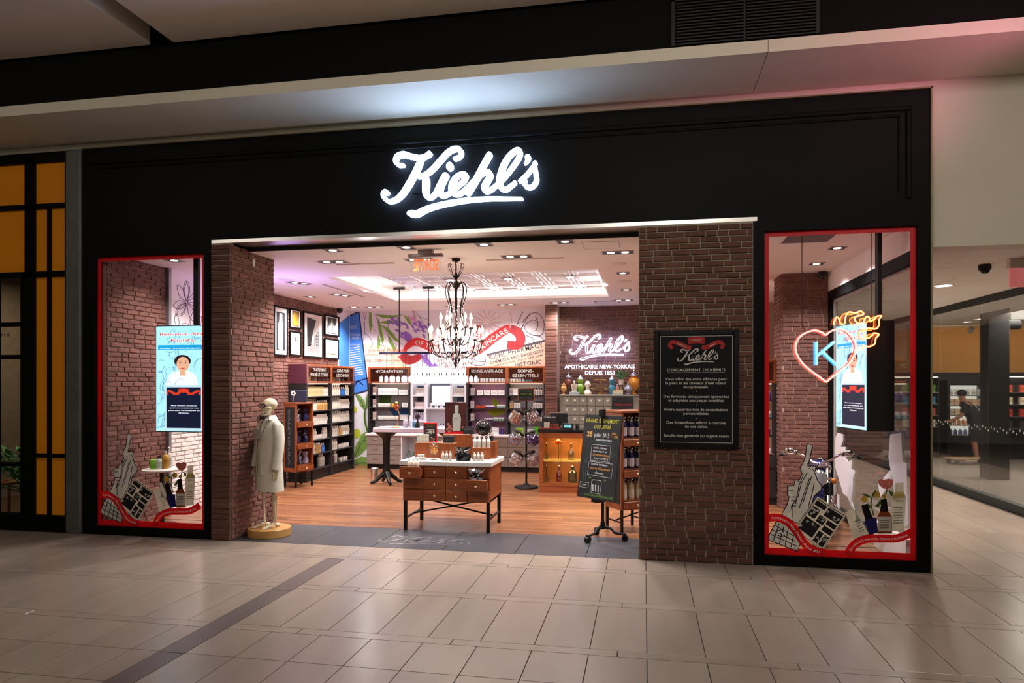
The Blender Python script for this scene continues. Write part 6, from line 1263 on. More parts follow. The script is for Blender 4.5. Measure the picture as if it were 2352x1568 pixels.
t = thing('counter_tray', 'red tray of assorted small packs and a dark card on the counter', 'tray', (on_y(1262, 990, 4.2).x, 4.24, kz)); MB().bbox((-.17, -.06, 0), (.17, .09, .02), .004).build('tray_base', mat('red_lacquer', (120, 30, 26), .35), t); MB().box((-.14, .06, .02), (.11, .07, .22)).build('back_card', m_chalk, t); text_fit(t, 'lettering', 'LIP BALMS', m_ink_w, -.12, .09, .18, .025, c=.059)
goods('carton', pmesh('carton', .04, .09, (200, 190, 170), d=.04), [(on_y(1252, 990, 4.2).x+.05*i, 4.23, kz+.021) for i in range(2)], 'pale pack', 'in the red tray on the oak counter', 'tray packs pale'); goods('carton', pmesh('carton', .04, .07, (120, 50, 40), d=.04), [(on_y(1266, 990, 4.2).x+.05*i, 4.23, kz+.021) for i in range(3)], 'brown pack', 'in the red tray on the oak counter', 'tray packs brown')
# grey apothecary cabinet with heart pulls
AY = 6.5; ax0 = on_y(1287, 950, AY).x; ax1 = on_y(1463, 950, AY).x+.25; az = on_y(1300, 906, AY).z
t = thing('apothecary_cabinet', 'tall grey cabinet of small drawers under the white neon script', 'cabinet', (ax0, AY, 0)); Wa = ax1-ax0; m_sage = mat('sage_grey_paint', (142, 140, 128), .5, var=.04)
MB().box((0, .02, 0), (Wa, .44, az-.03)).build('carcass', m_sage, t); MB().bbox((-.015, -.01, az-.03), (Wa, .45, az), .004).build('cabinet_top', m_sage, t)
c0 = (on_y(1308, 925, AY).x-on_y(1290, 925, AY).x); cw_ = c0*1.03; rh_ = .185; dm = MB().bbox((.006, 0, .006), (cw_-.006, .02, rh_-.006), .004); dm_ = None; hm = None
for c in range(8):
    for r_ in range(7):
        x = .05+c*cw_; z = az-.04-(r_+1)*rh_
        if dm_ is None: o = dm.build('drawer', m_sage, t, (x, 0, z)); dm_ = o.data
        else: o = obj('drawer', dm_, t, (x, 0, z))
        if hm is None:
            b = MB(); b.prism([(0, -.03), (.02, -.005), (.024, .012), (.012, .022), (0, .012), (-.012, .022), (-.024, .012), (-.02, -.005)], -.014, 0); b.box((-.002, -.006, -.05), (.002, 0, -.028)); h = b.build('heart_pull', mat('pale_pull', (226, 220, 206), .4), o, (cw_/2, 0, rh_*.6)); hm = h.data
        else: obj('heart_pull', hm, o, (cw_/2, 0, rh_*.6))
t = thing('chalk_sign', 'chalk sign with red writing leaning on the grey drawer cabinet', 'chalkboard', (on_y(1430, 944, AY-.06).x, AY-.03, on_y(1430, 944, AY).z)); MB().bbox((-.2, -.012, 0), (.2, .0, .275), .004).build('slate', m_chalk, t); text_fit(t, 'chalk_lettering', 'Gâtez-vous!', ch_r, -.16, .18, .11, .05, c=-.0128); b = MB()
for u, v in ((-.16, .22), (.15, .23), (-.15, .05), (.15, .05)): ribbon(b, [(u-.03, v, .012), (u, v+.02, .012), (u+.03, v-.01, .012)], -.0132, -.0124, False)
b.build('chalk_drawing', ch_t, t)
MB().box((-.2, -.05, -.02), (.2, .0, 0)).build('sign_ledge', m_sage, t)
# vessels along its top
AT = az; ac = lambda px, y=.2: (on_y(px, 905, AY+y).x, AY+y, AT)
urn = lambda s, h: [(s*.5, 0), (s*.55, h*.03), (s*.2, h*.08), (s*.22, h*.15), (s*.8, h*.3), (s, h*.45), (s*.85, h*.6), (s*.45, h*.68), (s*.6, h*.72), (s*.62, h*.74)]; cap = lambda s, h: [(s*.62, h*.74), (s*.55, h*.8), (s*.2, h*.86), (s*.1, h*.9), (s*.16, h*.95), (s*.03, h)]
m_pew = mat('pewter', (176, 176, 196), .25, .7); gv = lambda n, c: mat('glaze_'+n, c, .15, var=.15, scale=6, coat=.5)
vessel('tall brown glazed urn with silver lid on the grey cabinet', 'urn', ac(1305), urn(.085, .46), gv('brown', (104, 52, 40)), cap(.085, .46), m_pew, 'lidded_urn'); vessel('small tan gourd shaped jar on the grey cabinet end', 'jar', ac(1295, .08), urn(.06, .26), gv('tan', (206, 150, 90)), cap(.06, .26), gv('tan', (206, 150, 90)), 'lidded_jar')
vessel('green double gourd jar with silver lid on the grey cabinet', 'jar', ac(1333), [(.05, 0), (.06, .02), (.085, .1), (.08, .17), (.045, .21), (.06, .25), (.06, .3), (.05, .31)], gv('green', (120, 160, 40)), [(.06, .31), (.05, .33), (.015, .37), (.004, .41)], m_pew, 'lidded_jar')
vessel('cream mortar with pestle standing on blue books', 'mortar', (*ac(1319, .07)[:2], AT+.05), [(.05, 0), (.055, .01), (.035, .03), (.06, .08), (.07, .16), (.06, .16), (.045, .08)], m_plw, [(.012, .1), (.014, .19), (.02, .21), (.006, .225)], m_plw, 'mortar')
for k, c in enumerate([(96, 160, 190), (190, 216, 226)]):
    t = thing('book', f'{"lower blue" if k == 0 else "upper pale blue"} book lying under the cream mortar', 'book', (*ac(1319, .07)[:2], AT+.025*k)); MB().bbox((-.1, -.06, 0), (.1, .07, .004), .001).bbox((-.1, -.06, .02), (.1, .07, .024), .001).box((-.1, .066, .004), (.1, .07, .02)).build('cover', mat('book_blue%d' % k, c, .6), t); MB().box((-.095, -.055, .004), (.095, .066, .02)).build('pages', m_plw, t)
t = thing('bust', 'white phrenology bust on the grey cabinet', 'bust', ac(1350, .1)); b = MB(); b.lathe([(.075, 0), (.08, .02), (.075, .05), (.05, .085), (.034, .1), (.034, .13)], n=18); b.ball((0, 0, .2), .06, 16, (.92, 1.05, 1.2)); b.ball((0, -.055, .185), .012, 8, (.8, 1, 1.6)); b.ball((0, -.045, .15), .026, 8, (1, .7, .7)); b.ball((-.055, 0, .19), .014, 8, (.5, 1, 1.4)); b.ball((.055, 0, .19), .014, 8, (.5, 1, 1.4)); b.build('head', m_plw, t, smooth=True); b = MB(); b.ball((-.022, -.056, .205), .008, 8); b.ball((.022, -.056, .205), .008, 8); b.build('eyes', m_phg, t, smooth=True); MB().box((-.07, -.06, -.0), (.07, .06, .03)).build('plinth', gv('tan', (206, 150, 90)), t)
t = thing('balance_scale', 'brass balance scale with two pans on the grey cabinet', 'scale', ac(1378, .1)); MB().lathe([(.05, 0), (.05, .01), (.01, .03), (.008, .3), (.012, .31)], n=14).build('column', m_gold, t, smooth=True); MB().tube([(-.13, 0, .29), (0, 0, .305), (.13, 0, .29)], .006, 6).build('beam', m_gold, t); [MB().lathe([(.012, .1), (.05, .115), (.062, .13), (.058, .13)], (sx*.13, 0, 0), 16).tube([(sx*.13-.055, 0, .13), (sx*.13, 0, .288), (sx*.13+.055, 0, .13)], .0018, 4).build('pan', m_gold, t, smooth=True) for sx in (-1, 1)]
vessel('blue double gourd jar with silver lid on the grey cabinet', 'jar', ac(1406), [(.055, 0), (.065, .02), (.075, .1), (.07, .15), (.045, .19), (.06, .23), (.062, .29), (.05, .3)], gv('blue', (60, 130, 160)), [(.062, .3), (.05, .325), (.015, .36), (.004, .41)], m_pew, 'lidded_jar')
t = potted('green fern in a white pot on a tall pedestal above the cabinet', (*ac(1427, .14)[:2], AT+.2), 1.0, m_plw, 5, 120, 1.1); t2 = thing('plant_pedestal', 'turned wooden pedestal under the white fern pot', 'pedestal', ac(1427, .14)); MB().lathe([(.05, 0), (.055, .015), (.025, .04), (.03, .12), (.02, .17), (.055, .19), (.055, .2)], n=16).build('pedestal_body', mat('taupe_wood', (150, 124, 104), .5), t2, smooth=True)
for k, c in enumerate([(60, 160, 176), (210, 206, 90), (226, 216, 150)]):
    t = thing('book', f'{("teal", "yellow green", "pale yellow")[k]} book, {("lowest", "middle", "upper")[k]} of the stack by the fern pedestal', 'book', (ac(1418, -.0)[0], AY+.06, AT+.03*k)); MB().bbox((-.11+.01*k, -.06, 0), (.11, .06, .004), .001).bbox((-.11+.01*k, -.06, .025), (.11, .06, .029), .001).box((-.11+.01*k, .056, .004), (.11, .06, .025)).build('cover', mat('book_y%d' % k, c, .6), t); MB().box((-.105+.01*k, -.055, .004), (.105, .056, .025)).build('pages', m_plw, t)
vessel('squat pewter lidded bowl on the grey cabinet', 'bowl', ac(1443, .07), [(.05, 0), (.055, .02), (.03, .04), (.09, .09), (.095, .12), (.09, .13)], m_pew, [(.092, .13), (.06, .17), (.02, .2), (.025, .23), (.005, .25)], m_pew, 'lidded_bowl'); vessel('tall orange glazed urn with pewter lid at the cabinet end', 'urn', ac(1456, .26), urn(.12, .5), gv('orange', (216, 140, 40)), cap(.12, .5), m_pew, 'lidded_urn')
vessel('small rose glass apothecary bottle on the stacked books', 'bottle', (ac(1419)[0], AY+.06, AT+.09), [(.03, 0), (.034, .01), (.034, .06), (.015, .08), (.018, .09)], gv('rose', (190, 120, 110)), [(.018, .09), (.02, .11), (.004, .13)], m_pew, 'old_bottle')
# white neon script on the brick
YN = 6.94; n_w = neon('neon_white', (226, 230, 255), 4)
t = thing('neon_script', 'white neon script logo and lettering on the back brick wall', 'neon sign', (0, YN, 0)); nc = on_y(1378, 800, YN); nw = on_y(1443, 800, YN).x-on_y(1309, 800, YN).x; s_ = nw/LOGO_W
for key, L_ in LOGO.items():
    b = MB()
    for st in L_:
        P_ = spline(st, 5); Lf, Rt = [], []
        for i, (x, z, w) in enumerate(P_):
            ax, az_ = P_[max(i-1, 0)][:2]; bx2, bz = P_[min(i+1, len(P_)-1)][:2]; l = math.hypot(bx2-ax, bz-az_) or 1; ox, oz = -(bz-az_)/l*w*.42, (bx2-ax)/l*w*.42
            Lf.append((nc.x+(x+ox)*s_, -.03, nc.z+(z+oz)*s_*1.02)); Rt.append((nc.x+(x-ox)*s_, -.03, nc.z+(z-oz)*s_*1.02))
        b.tube(Lf+Rt[::-1], .0085, 6, True)
    b.build('underline_tube' if key == 'underline' else 'letter_tube', n_w, t, smooth='all')
for s, x0, x1, yb in (('APOTHICAIRE NEW-YORKAIS', 1297, 1458, 846), ('DEPUIS 1851', 1344, 1411, 860)): text_px(t, 'lettering', s, n_w, x0, x1, yb, 9, YN-.03, bold=.008).location.y -= YN
lamp('neon_glow', 'AREA', (nc.x, YN-.12, nc.z), 9, (.4, .45, 1), nw, sy=.5, aim=(nc.x, YN+1, nc.z))

# ================================================================== ceiling fittings
m_trimw = mat('fitting_white', (226, 218, 214), .4); m_trimd = mat('fitting_taupe', (176, 160, 156), .5); m_bulb = mat('lamp_face', (255, 252, 244), .3, emit=9); m_can = mat('dark_can', (40, 36, 36), .5)
def rank(i): return ORD[i] if i < 20 else f'{ORD[i-20]} further'
for i, (x, y, n, ax, pw) in enumerate(DOWNLIGHTS):
    if y < .9: row = 'by the entrance head'
    elif y < 2: row = 'in the front ceiling row'
    elif y < 5.2: row = 'beside the raised ceiling field'
    else: row = 'in the rear ceiling row'
    side = 'over the brick shelving' if x < -4.7 else ('over the display window' if x > .5 else row)
    t = thing('downlight', f'{ORD[i % 20]} recessed {"twin" if n == 2 else "single"} downlight counted from the entrance, {side}', 'ceiling light', (x, y, CZ), {'x': 0, 'd': math.radians(60)}[ax], 'recessed downlights'); w = .095*n
    b = MB(); h = .095; q = .012
    b.box((-w, -h, -.008), (w, -h+q, 0)).box((-w, h-q, -.008), (w, h, 0)).box((-w, -h+q, -.008), (-w+q, h-q, 0)).box((w-q, -h+q, -.008), (w, h-q, 0)); b.build('trim_frame', m_trimd, t); MB().box((-w+q, -h+q, -.003), (w-q, h-q, -.001)).build('housing', m_can, t)
    for k in range(n): MB().lathe([(.044, -.006), (.042, -.003)], ((k-(n-1)/2)*.17, 0, 0), 18).build('lamp_face', m_bulb, t)
for i, (x, y) in enumerate(((-3.1, 3.7), (-2.15, 3.75), (-1.15, 3.75))):
    t = thing('tin_downlight', f'{ORD[i]} downlight set in the pressed tin ceiling, from the brick shelving side', 'ceiling light', (x, y, CZ+.112), 0, 'downlights in the tin ceiling'); MB().box((-.1, -.1, -.008), (.1, .1, 0)).build('trim_frame', m_trimd, t); MB().lathe([(.06, -.012), (.058, -.008)], n=16).build('lamp_face', m_bulb, t)
for lab, x0, x1, y0, y1 in (('long slot diffuser in the ceiling toward the brick shelving', -4.0, -3.2, 1.36, 1.41), ('long slot diffuser in the ceiling toward the brick pier', -1.98, -.98, 1.40, 1.45), ('slot diffuser running back beside the raised field', -5.03, -4.98, 3.0, 4.7), ('thin slot diffuser in the rear ceiling', -3.6, -3.0, 6.0, 6.03)):
    t = thing('slot_diffuser', lab, 'vent', ((x0+x1)/2, (y0+y1)/2, CZ)); a, c = (x1-x0)/2, (y1-y0)/2; MB().box((-a, -c, -.004), (a, c, 0)).build('slot', mat('slot_grey', (168, 154, 152), .6), t); MB().box((-a, -c, -.008), (a, -c+.008, -.004)).box((-a, c-.008, -.008), (a, c, -.004)).build('flange', m_trimw, t)
t = thing('access_panel', 'square access panel outlined in the ceiling near the brick pier', 'access panel', (-.48, .72, CZ)); MB().box((-.2, -.2, -.003), (.2, .2, 0)).build('panel_board', m_white, t); MB().box((-.206, -.206, -.004), (.206, -.2, 0)).box((-.206, .2, -.004), (.206, .206, 0)).box((-.206, -.2, -.004), (-.2, .2, 0)).box((.2, -.2, -.004), (.206, .2, 0)).build('panel_edge', m_phg, t)
for lab, x, y in (('round ceiling speaker over the brick wall side', -5.35, 2.5), ('round ceiling speaker near the brick pier', -.33, 2.0), ('small smoke detector in the ceiling corner', -.3, 3.6)): t = thing('ceiling_speaker', lab, 'speaker', (x, y, CZ)); MB().lathe([(.1, 0), (.1, -.006), (.09, -.012)][::-1], n=24).build('grille_disc', mat('speaker_grey', (214, 204, 208), .6), t, smooth=True); MB().lathe([(.108, 0), (.108, -.004)][::-1], n=24).build('rim', m_trimw, t)
t = thing('return_vent', 'pale return air grille in the ceiling above the neon heart', 'vent', (1.74, .8, CZ)); b = MB()
for k in range(10): b.box((-.24, -.2+k*.04, -.01), (.24, -.19+k*.04, -.002))
b.build('louvre', m_phg, t); MB().box((-.25, -.21, -.004), (.25, .21, 0)).build('plate', m_trimw, t)
t = thing('rear_vent', 'rectangular pale vent in the ceiling over the neon script', 'vent', (-.7, 6.3, CZ)); MB().box((-.25, -.2, -.006), (.25, .2, 0)).build('plate', m_phg, t); MB().box((-.2, -.15, -.01), (.2, .15, -.006)).build('core', m_trimw, t)
def dome(label, loc, mount='ceiling'): t = thing('security_camera', label, 'camera', loc); MB().lathe([(.06, 0), (.065, -.03), (.06, -.06)][::-1], n=20).build('housing', m_blackin, t, smooth=True); MB().ball((0, 0, -.06), .05, 16, (1, 1, .9)).build('dome', mat('smoked_dome', (30, 28, 30), .08), t, smooth=True); return t
dome('black dome camera at the corner above the framed pictures', (-6.28, 6.45, CZ)); dome('black dome camera above the brick pier in the neon window', (2.46, 3.2, CZ))
q = on_x(583, 603, -4.625); t = thing('wall_sensor', 'small white sensor high on the brick reveal', 'sensor', (-4.654, q.y, q.z)); MB().bbox((.012, -.015, -.045), (.04, .015, .045), .008).build('sensor_body', m_plw, t); MB().box((0.0, -.008, -.01), (.014, .008, .02)).build('bracket', m_plw, t)
# exit sign seen from behind
t = thing('exit_sign', 'reversed orange exit sign on a clear blade under the entrance head', 'exit sign', (-2.53, .64, CZ)); MB().bbox((-.09, -.04, -.05), (.09, .04, 0), .008).bbox((-.21, -.03, -.085), (.21, .03, -.045), .006).build('housing', mat('aluminium_warm', (150, 132, 128), .4, .6), t)
MB().box((-.19, -.004, -.25), (.19, .004, -.085)).build('clear_blade', m_gl, t); text_fit(t, 'lettering', 'SORTIE', neon('exit_orange', (255, 92, 40), 1.6), -.155, .155, -.24, .14, c=.0045, bold=.01); o = t.children[-1]; o.rotation_euler = (math.pi/2, 0, math.pi); o.location = (.155, .0045, -.24)

# ---- crystal chandelier
t = thing('crystal_chandelier', 'dark bronze crystal chandelier with lit candle bulbs in the entrance', 'chandelier', (-2.33, 1.25, 0)); m_brz = mat('dark_bronze', (40, 28, 24), .35, .7); m_cry = mat('crystal', (240, 240, 248), .05, .15, var=.15, scale=40); m_cryr = mat('crystal_rose', (200, 110, 110), .1, .1); m_flame = mat('flame_bulb', (255, 236, 200), .3, emit=17, emit_col=(255, 222, 176)); m_candle = mat('candle_sleeve', (236, 220, 190), .5, emit=.25)
MB().lathe([(.06, CZ-.002), (.05, CZ-.03), (.012, CZ-.05)][::-1], n=18).tube([(0, 0, CZ-.04), (0, 0, 3.18)], .006, 6).build('canopy_chain', m_brz, t, smooth=True)
MB().lathe([(.005, 1.99), (.02, 2.03), (.06, 2.1), (.02, 2.16), (.018, 2.45), (.035, 2.5), (.018, 2.56), (.015, 2.98), (.05, 3.03), (.03, 3.07), (.012, 3.1), (.03, 3.15), (.008, 3.2)], n=14).build('stem', m_brz, t, smooth=True)
for k in range(8):
    a = k*math.pi/4+.2; c, s_ = math.cos(a), math.sin(a)
    MB().tube([(c*r_, s_*r_, z) for r_, z in spline([(.03, 3.03), (.09, 3.07), (.13, 3.0), (.125, 2.9), (.08, 2.75), (.1, 2.6), (.16, 2.5)], 4)], .0065, 6).build('upper_scroll', m_brz, t, smooth=True)
    MB().tube([(c*r_, s_*r_, z) for r_, z in spline([(.01, 3.12), (.05, 3.16), (.085, 3.24), (.1, 3.29), (.08, 3.31)], 4)], .004, 6).build('crown_scroll', m_brz, t, smooth=True)
def candle(r_, z, a):
    c, s_ = math.cos(a), math.sin(a); arm = MB().tube([(c*q, s_*q, w) for q, w in spline([(.03, z-.22), (r_*.45, z-.3), (r_*.85, z-.24), (r_, z-.1)], 5)], .0075, 6).lathe([(.012, z-.1), (.034, z-.085), (.02, z-.07)], (c*r_, s_*r_, 0), 10).build('candle_arm', m_brz, t, smooth=True)
    MB().cyl((c*r_, s_*r_, z-.07), .0095, .085, 8).build('candle_sleeve', m_candle, arm); MB().lathe([(.006, z+.015), (.02, z+.04), (.014, z+.07), (.001, z+.105)], (c*r_, s_*r_, 0), 8).build('flame_bulb', m_flame, arm, smooth=True)
for k in range(10): candle(.335, 2.42, k*.6283+.1)
for k in range(6): candle(.19, 2.58, k*1.047+.4)
rr = random.Random(12); cm = MB(); cm.m = 0
def drop(x, y, z, s):
    cm.add([(x, y, z+s), (x-s*.35, y, z), (x, y-s*.35, z), (x+s*.35, y, z), (x, y+s*.35, z), (x, y, z-s*1.2)], [(0, 1, 2), (0, 2, 3), (0, 3, 4), (0, 4, 1), (5, 2, 1), (5, 3, 2), (5, 4, 3), (5, 1, 4)])
for k in range(900):
    z = rr.uniform(1.98, 2.46); f = math.sin(math.pi*min(1, (z-1.93)/.6)); R0 = .05+.29*f; a = rr.uniform(0, 6.28); r_ = R0*rr.uniform(.55, 1.04); cm.m = 1 if rr.random() < .2 else 0; drop(r_*math.cos(a), r_*math.sin(a), z, rr.uniform(.009, .021))
for k in range(150): z = rr.uniform(2.5, 3.0); a = rr.uniform(0, 6.28); r_ = rr.uniform(.03, .15); cm.m = 0; drop(r_*math.cos(a), r_*math.sin(a), z, rr.uniform(.007, .014))
for k in range(70): z = rr.uniform(3.05, 3.27); a = rr.uniform(0, 6.28); r_ = rr.uniform(.03, .11); drop(r_*math.cos(a), r_*math.sin(a), z, rr.uniform(.008, .015))
tag(cm.build('crystal_drops', [m_cry, m_cryr], t), kind='stuff')
lamp('chandelier_lamp', 'POINT', (-2.33, 1.25, 2.5), 18, (1, .84, .66), .25)

# ---- long bar pendant of bottle lamps
BY_ = 4.45; p0 = on_y(872, 811, BY_); p1 = on_y(1098, 811, BY_); t = thing('bar_pendant', 'dark blue bar pendant carrying a row of small glass lamps', 'pendant light', (p0.x, BY_, 0)); Lb = p1.x-p0.x; zb_ = p0.z
MB().bbox((0, -.02, zb_-.02), (Lb, .02, zb_+.02), .004).build('bar', mat('midnight_steel', (30, 30, 66), .4, .3), t)
for px in (917, 984): x = on_y(px, 800, BY_).x-p0.x; MB().cyl((x, 0, zb_), .011, 3.47-zb_, 8).box((x-.1, -.03, 3.455), (x+.1, .03, 3.49)).build('drop_rod', m_blackin, t)
m_shade = glass('lamp_glass', (250, 250, 255), .1); m_lit = mat('lit_filament', (255, 252, 246), .3, emit=8); sh = None; n_ = 24
for k in range(n_):
    x = .05+(Lb-.1)*k/(n_-1); zz = on_y(950, 862, BY_).z+(.0, .02, -.015)[k % 3]; y = (-.05, 0, .05)[k % 3]
    if sh is None:
        l = MB().tube([(0, 0, zb_-.02), (0, 0, zz+.03)], .003, 5).lathe([(.012, zz), (.007, zz+.035), (.004, zz+.05)], n=8).build('lamp_cord', m_blackin, t, (x, y, 0)); g = MB().lathe([(.02, zz-.13), (.034, zz-.125), (.036, zz-.03), (.012, zz)], n=12).build('lamp_shade', m_shade, l, smooth=True); f = MB().lathe([(.008, zz-.115), (.024, zz-.1), (.024, zz-.03), (.008, zz-.02)], n=10).build('lamp_bulb', m_lit, l, smooth=True); sh = (l.data, g.data, f.data)
    else:
        l = obj('lamp_cord', sh[0], t, (x, y, 0)); obj('lamp_shade', sh[1], l); obj('lamp_bulb', sh[2], l)
lamp('bar_pendant_lamp', 'AREA', (p0.x+Lb/2, BY_+.1, zz-.16), 16, (1, .97, .95), Lb, sy=.1)
# ================================================================== motorcycle behind the window print
t = thing('motorcycle', 'chrome and blue motorcycle parked behind the printed window decals', 'motorcycle', (1.87, .85, 0), math.radians(-13.9)); m_rub = mat('tyre_rubber', (22, 22, 22), .8); m_blu = mat('deep_blue_lacquer', (22, 28, 96), .2, .2, coat=.8)
WB_ = 1.36
def wheel(y, r_):
    b = MB(); b.lathe([(r_-.075, -.04), (r_-.02, -.055), (r_, -.03), (r_, .03), (r_-.02, .055), (r_-.075, .04)], (0, y, r_), 28, 'x'); w = b.build('tyre', m_rub, t, smooth=True)
    b = MB(); b.lathe([(r_-.09, -.03), (r_-.07, -.035), (r_-.07, .035), (r_-.09, .03)], (0, y, r_), 28, 'x'); b.lathe([(.03, -.06), (.05, -.04), (.05, .04), (.03, .06)], (0, y, r_), 14, 'x')
    for k in range(18): a = k*2*math.pi/18; b.tube([(.03*(-1)**k, y+.045*math.cos(a), r_+.045*math.sin(a)), (0, y+(r_-.08)*math.cos(a+.15), r_+(r_-.08)*math.sin(a+.15))], .003, 4)
    b.build('wheel_rim', m_chrome, w, smooth=True)
wheel(0, .31); wheel(WB_, .31)
for sx in (-1, 1):
    MB().tube([(sx*.085, 0, .31), (sx*.085, .11, .56)], .028, 10).build('fork_lower', m_chrome, t, smooth=True); b = MB()
    for k in range(7): b.lathe([(.026, 0), (.034, .009), (.026, .018)], (0, 0, k*.02), 10)
    o = b.build('fork_gaiter', m_blackin, t, (sx*.085, .115, .57), smooth=True); o.rotation_euler = (-.41, 0, 0); MB().tube([(sx*.085, .16, .68), (sx*.085, .235, .86)], .019, 10).build('fork_tube', m_chrome, t, smooth=True)
    b = MB().tube(spline([(sx*.02, .25, .9), (sx*.1, .24, .93), (sx*.2, .25, 1.0), (sx*.3, .31, 1.005), (sx*.41, .39, .97)], 5), .0125, 8); h = b.build('handlebar', m_chrome, t, smooth=True)
    MB().tube([(sx*.3, .31, 1.005), (sx*.42, .397, .967)], .02, 10).build('grip', m_rub, h, smooth=True); MB().tube([(sx*.26, .25, 1.0), (sx*.38, .3, .985)], .006, 6).lathe([(.025, 0), (.028, .03), (.02, .05)], (sx*.24, .27, .99), 10).build('brake_lever', m_chrome, h, smooth=True)
    b = MB().tube([(sx*.22, .28, 1.0), (sx*.3, .24, 1.03)], .005, 6); b.ball((sx*.31, .22, 1.035), .04, 14, (1.2, .3, .8)); b.build('mirror', m_chrome, t, smooth=True); MB().ball((sx*.15, .1, .73), .032, 10, (1, 1.1, 1)).build('indicator', mat('indicator_amber', (220, 120, 40), .2), t, smooth=True)
b = MB(); b.lathe([(.02, .16), (.06, .14), (.085, .08), (.092, .0), (.086, -.01)], (0, .05, .76), 20, 'y'); hl = b.build('headlight', m_chrome, t, smooth=True); MB().lathe([(.082, -.012), (.05, -.026), (.002, -.03)][::-1], (0, .05, .76), 20, 'y').build('lens', mat('headlight_lens', (214, 220, 226), .05, .3), hl, smooth=True)
MB().bbox((-.13, .17, .72), (.13, .25, .755), .01).bbox((-.12, .2, .86), (.12, .28, .89), .01).build('triple_clamp', m_chrome, t); MB().tube([(0, .5, .31+.2), (0, .28, .86)], .03, 8).tube([(0, .3, .8), (0, .7, .76), (0, 1.05, .6), (0, WB_, .31)], .022, 8).tube([(0, .33, .7), (0, .42, .3), (0, .95, .22), (0, 1.1, .5)], .02, 8).build('frame_tube', m_blackin, t, smooth=True)
b = MB(); n = 12; T = [(.3, .04, .8, .04), (.34, .09, .82, .07), (.5, .13, .83, .1), (.7, .11, .8, .09), (.82, .06, .76, .05), (.84, .02, .75, .02)]; vs = [(rx*math.cos(2*math.pi*i/n), y, z+rz*math.sin(2*math.pi*i/n)) for y, rx, z, rz in T for i in range(n)]; b.add(vs, [(j*n+i, j*n+(i+1) % n, (j+1)*n+(i+1) % n, (j+1)*n+i) for j in range(len(T)-1) for i in range(n)]+[list(range(n))[::-1], list(range((len(T)-1)*n, len(T)*n))]); b.build('fuel_tank', m_blu, t, smooth=True); MB().lathe([(.03, 0), (.03, .012), (.02, .018)], (0, .48, .925), 14).build('filler_cap', m_chrome, t, smooth=True)
MB().bbox((-.12, .8, .68), (.12, 1.2, .76), .04).bbox((-.1, 1.15, .72), (.1, 1.5, .8), .04).build('saddle', m_rub, t); b = MB()
for j in range(12): a = .2+j*.2; b.box((-.07, WB_-.36*math.cos(a), .31+.36*math.sin(a)), (.07, WB_-.36*math.cos(a+.2), .32+.36*math.sin(a+.2)))
b.build('rear_fender', m_blu, t); b = MB()
for j in range(8): a = .5+j*.25; b.box((-.055, -.335*math.cos(a), .31+.335*math.sin(a)), (.055, -.335*math.cos(a+.25), .318+.335*math.sin(a+.25)))
b.build('front_fender', m_blu, t)
b = MB().bbox((-.16, .48, .2), (.16, .86, .42), .04)
for k in range(8): b.bbox((-.11, .5, .42+k*.028), (.11, .66, .436+k*.028), .004).bbox((-.11, .68, .42+k*.028), (.11, .84, .436+k*.028), .004)
b.build('engine', m_chrome, t); b = MB(); b.lathe([(.02, -.2), (.1, -.185), (.11, -.16), (.11, .16), (.1, .185), (.02, .2)], (0, .62, .31), 18, 'x'); b.build('crankcase_cover', m_chrome, t, smooth=True); MB().lathe([(.04, -.17), (.085, -.15), (.085, -.12)], (0, .66, .58), 16, 'x').build('air_cleaner', m_chrome, t, smooth=True)
for z in (.22, .3): MB().tube(spline([(.12, .5, .5), (.17, .42, .38), (.19, .55, z), (.19, 1.0, z-.01), (.19, 1.62, z+.04)], 5), [.022]*14+[.034]*7, 10).build('exhaust_pipe', m_chrome, t, smooth=True)
MB().tube([(-.14, .7, .2), (-.26, .62, .012), (-.3, .58, .01)], .011, 8).build('kickstand', m_chrome, t, smooth=True); MB().bbox((-.07, 1.55, .58), (.07, 1.6, .66), .015).build('tail_light', m_red, t)

# ================================================================== left window: round table of bottles, wood counter behind
t = thing('round_table', 'round white table behind the window print by the amber shop', 'table', (-6.03, .64, 0)); q = on_y(367, 1076, .64); zt2 = q.z; MB().lathe([(.225, zt2-.025), (.235, zt2-.018), (.235, zt2-.005), (.225, zt2)], n=40).build('table_top', m_plw, t, smooth=True); MB().lathe([(.17, 0), (.17, .012), (.03, .03), (.026, zt2-.03)], n=24).build('pedestal', m_blackin, t, smooth=True)
lx = lambda px, y=.64: (on_y(px, 1075, y).x, y, zt2)
goods('jar', pmesh('jar', .07, .12, (120, 200, 40), (150, 220, 70)), [lx(352, .6)], 'lime green jar', 'on the round white window table', 'table jar lime'); goods('bottle', pmesh('bottle', .07, .17, (216, 220, 206), (30, 30, 32)), [lx(365, .6)], 'clear bottle with black cap', 'on the round white window table', 'table bottle clear'); goods('bottle', pmesh('bottle', .08, .22, (200, 140, 40), (236, 220, 190)), [lx(380, .68)], 'amber bottle', 'on the round white window table', 'table bottle amber'); goods('pump', pmesh('pump', .06, .27, (226, 220, 200), wht), [lx(389, .74)], 'tall cream pump bottle', 'on the round white window table', 'table bottle cream')
t = thing('side_counter', 'wooden counter with white front behind the bright window screen', 'counter', (-6.36, 2.3, 0)); MB().bbox((0, 0, .78), (.58, .45, .83), .006).build('counter_top', m_wood, t); MB().box((.02, .03, .05), (.56, .43, .78)).build('carcass', m_white, t); MB().box((.04, .05, 0), (.54, .4, .05)).build('plinth', m_blackin, t)
goods('bottle', pmesh('bottle', .06, .16, (230, 224, 214), wht), [(-6.2+.17*i, 2.42, .831) for i in range(3)], 'white bottle', 'on the wooden counter behind the screen', 'side counter bottles')
b = MB(); rr = random.Random(3)      # line drawn flower on the white wall
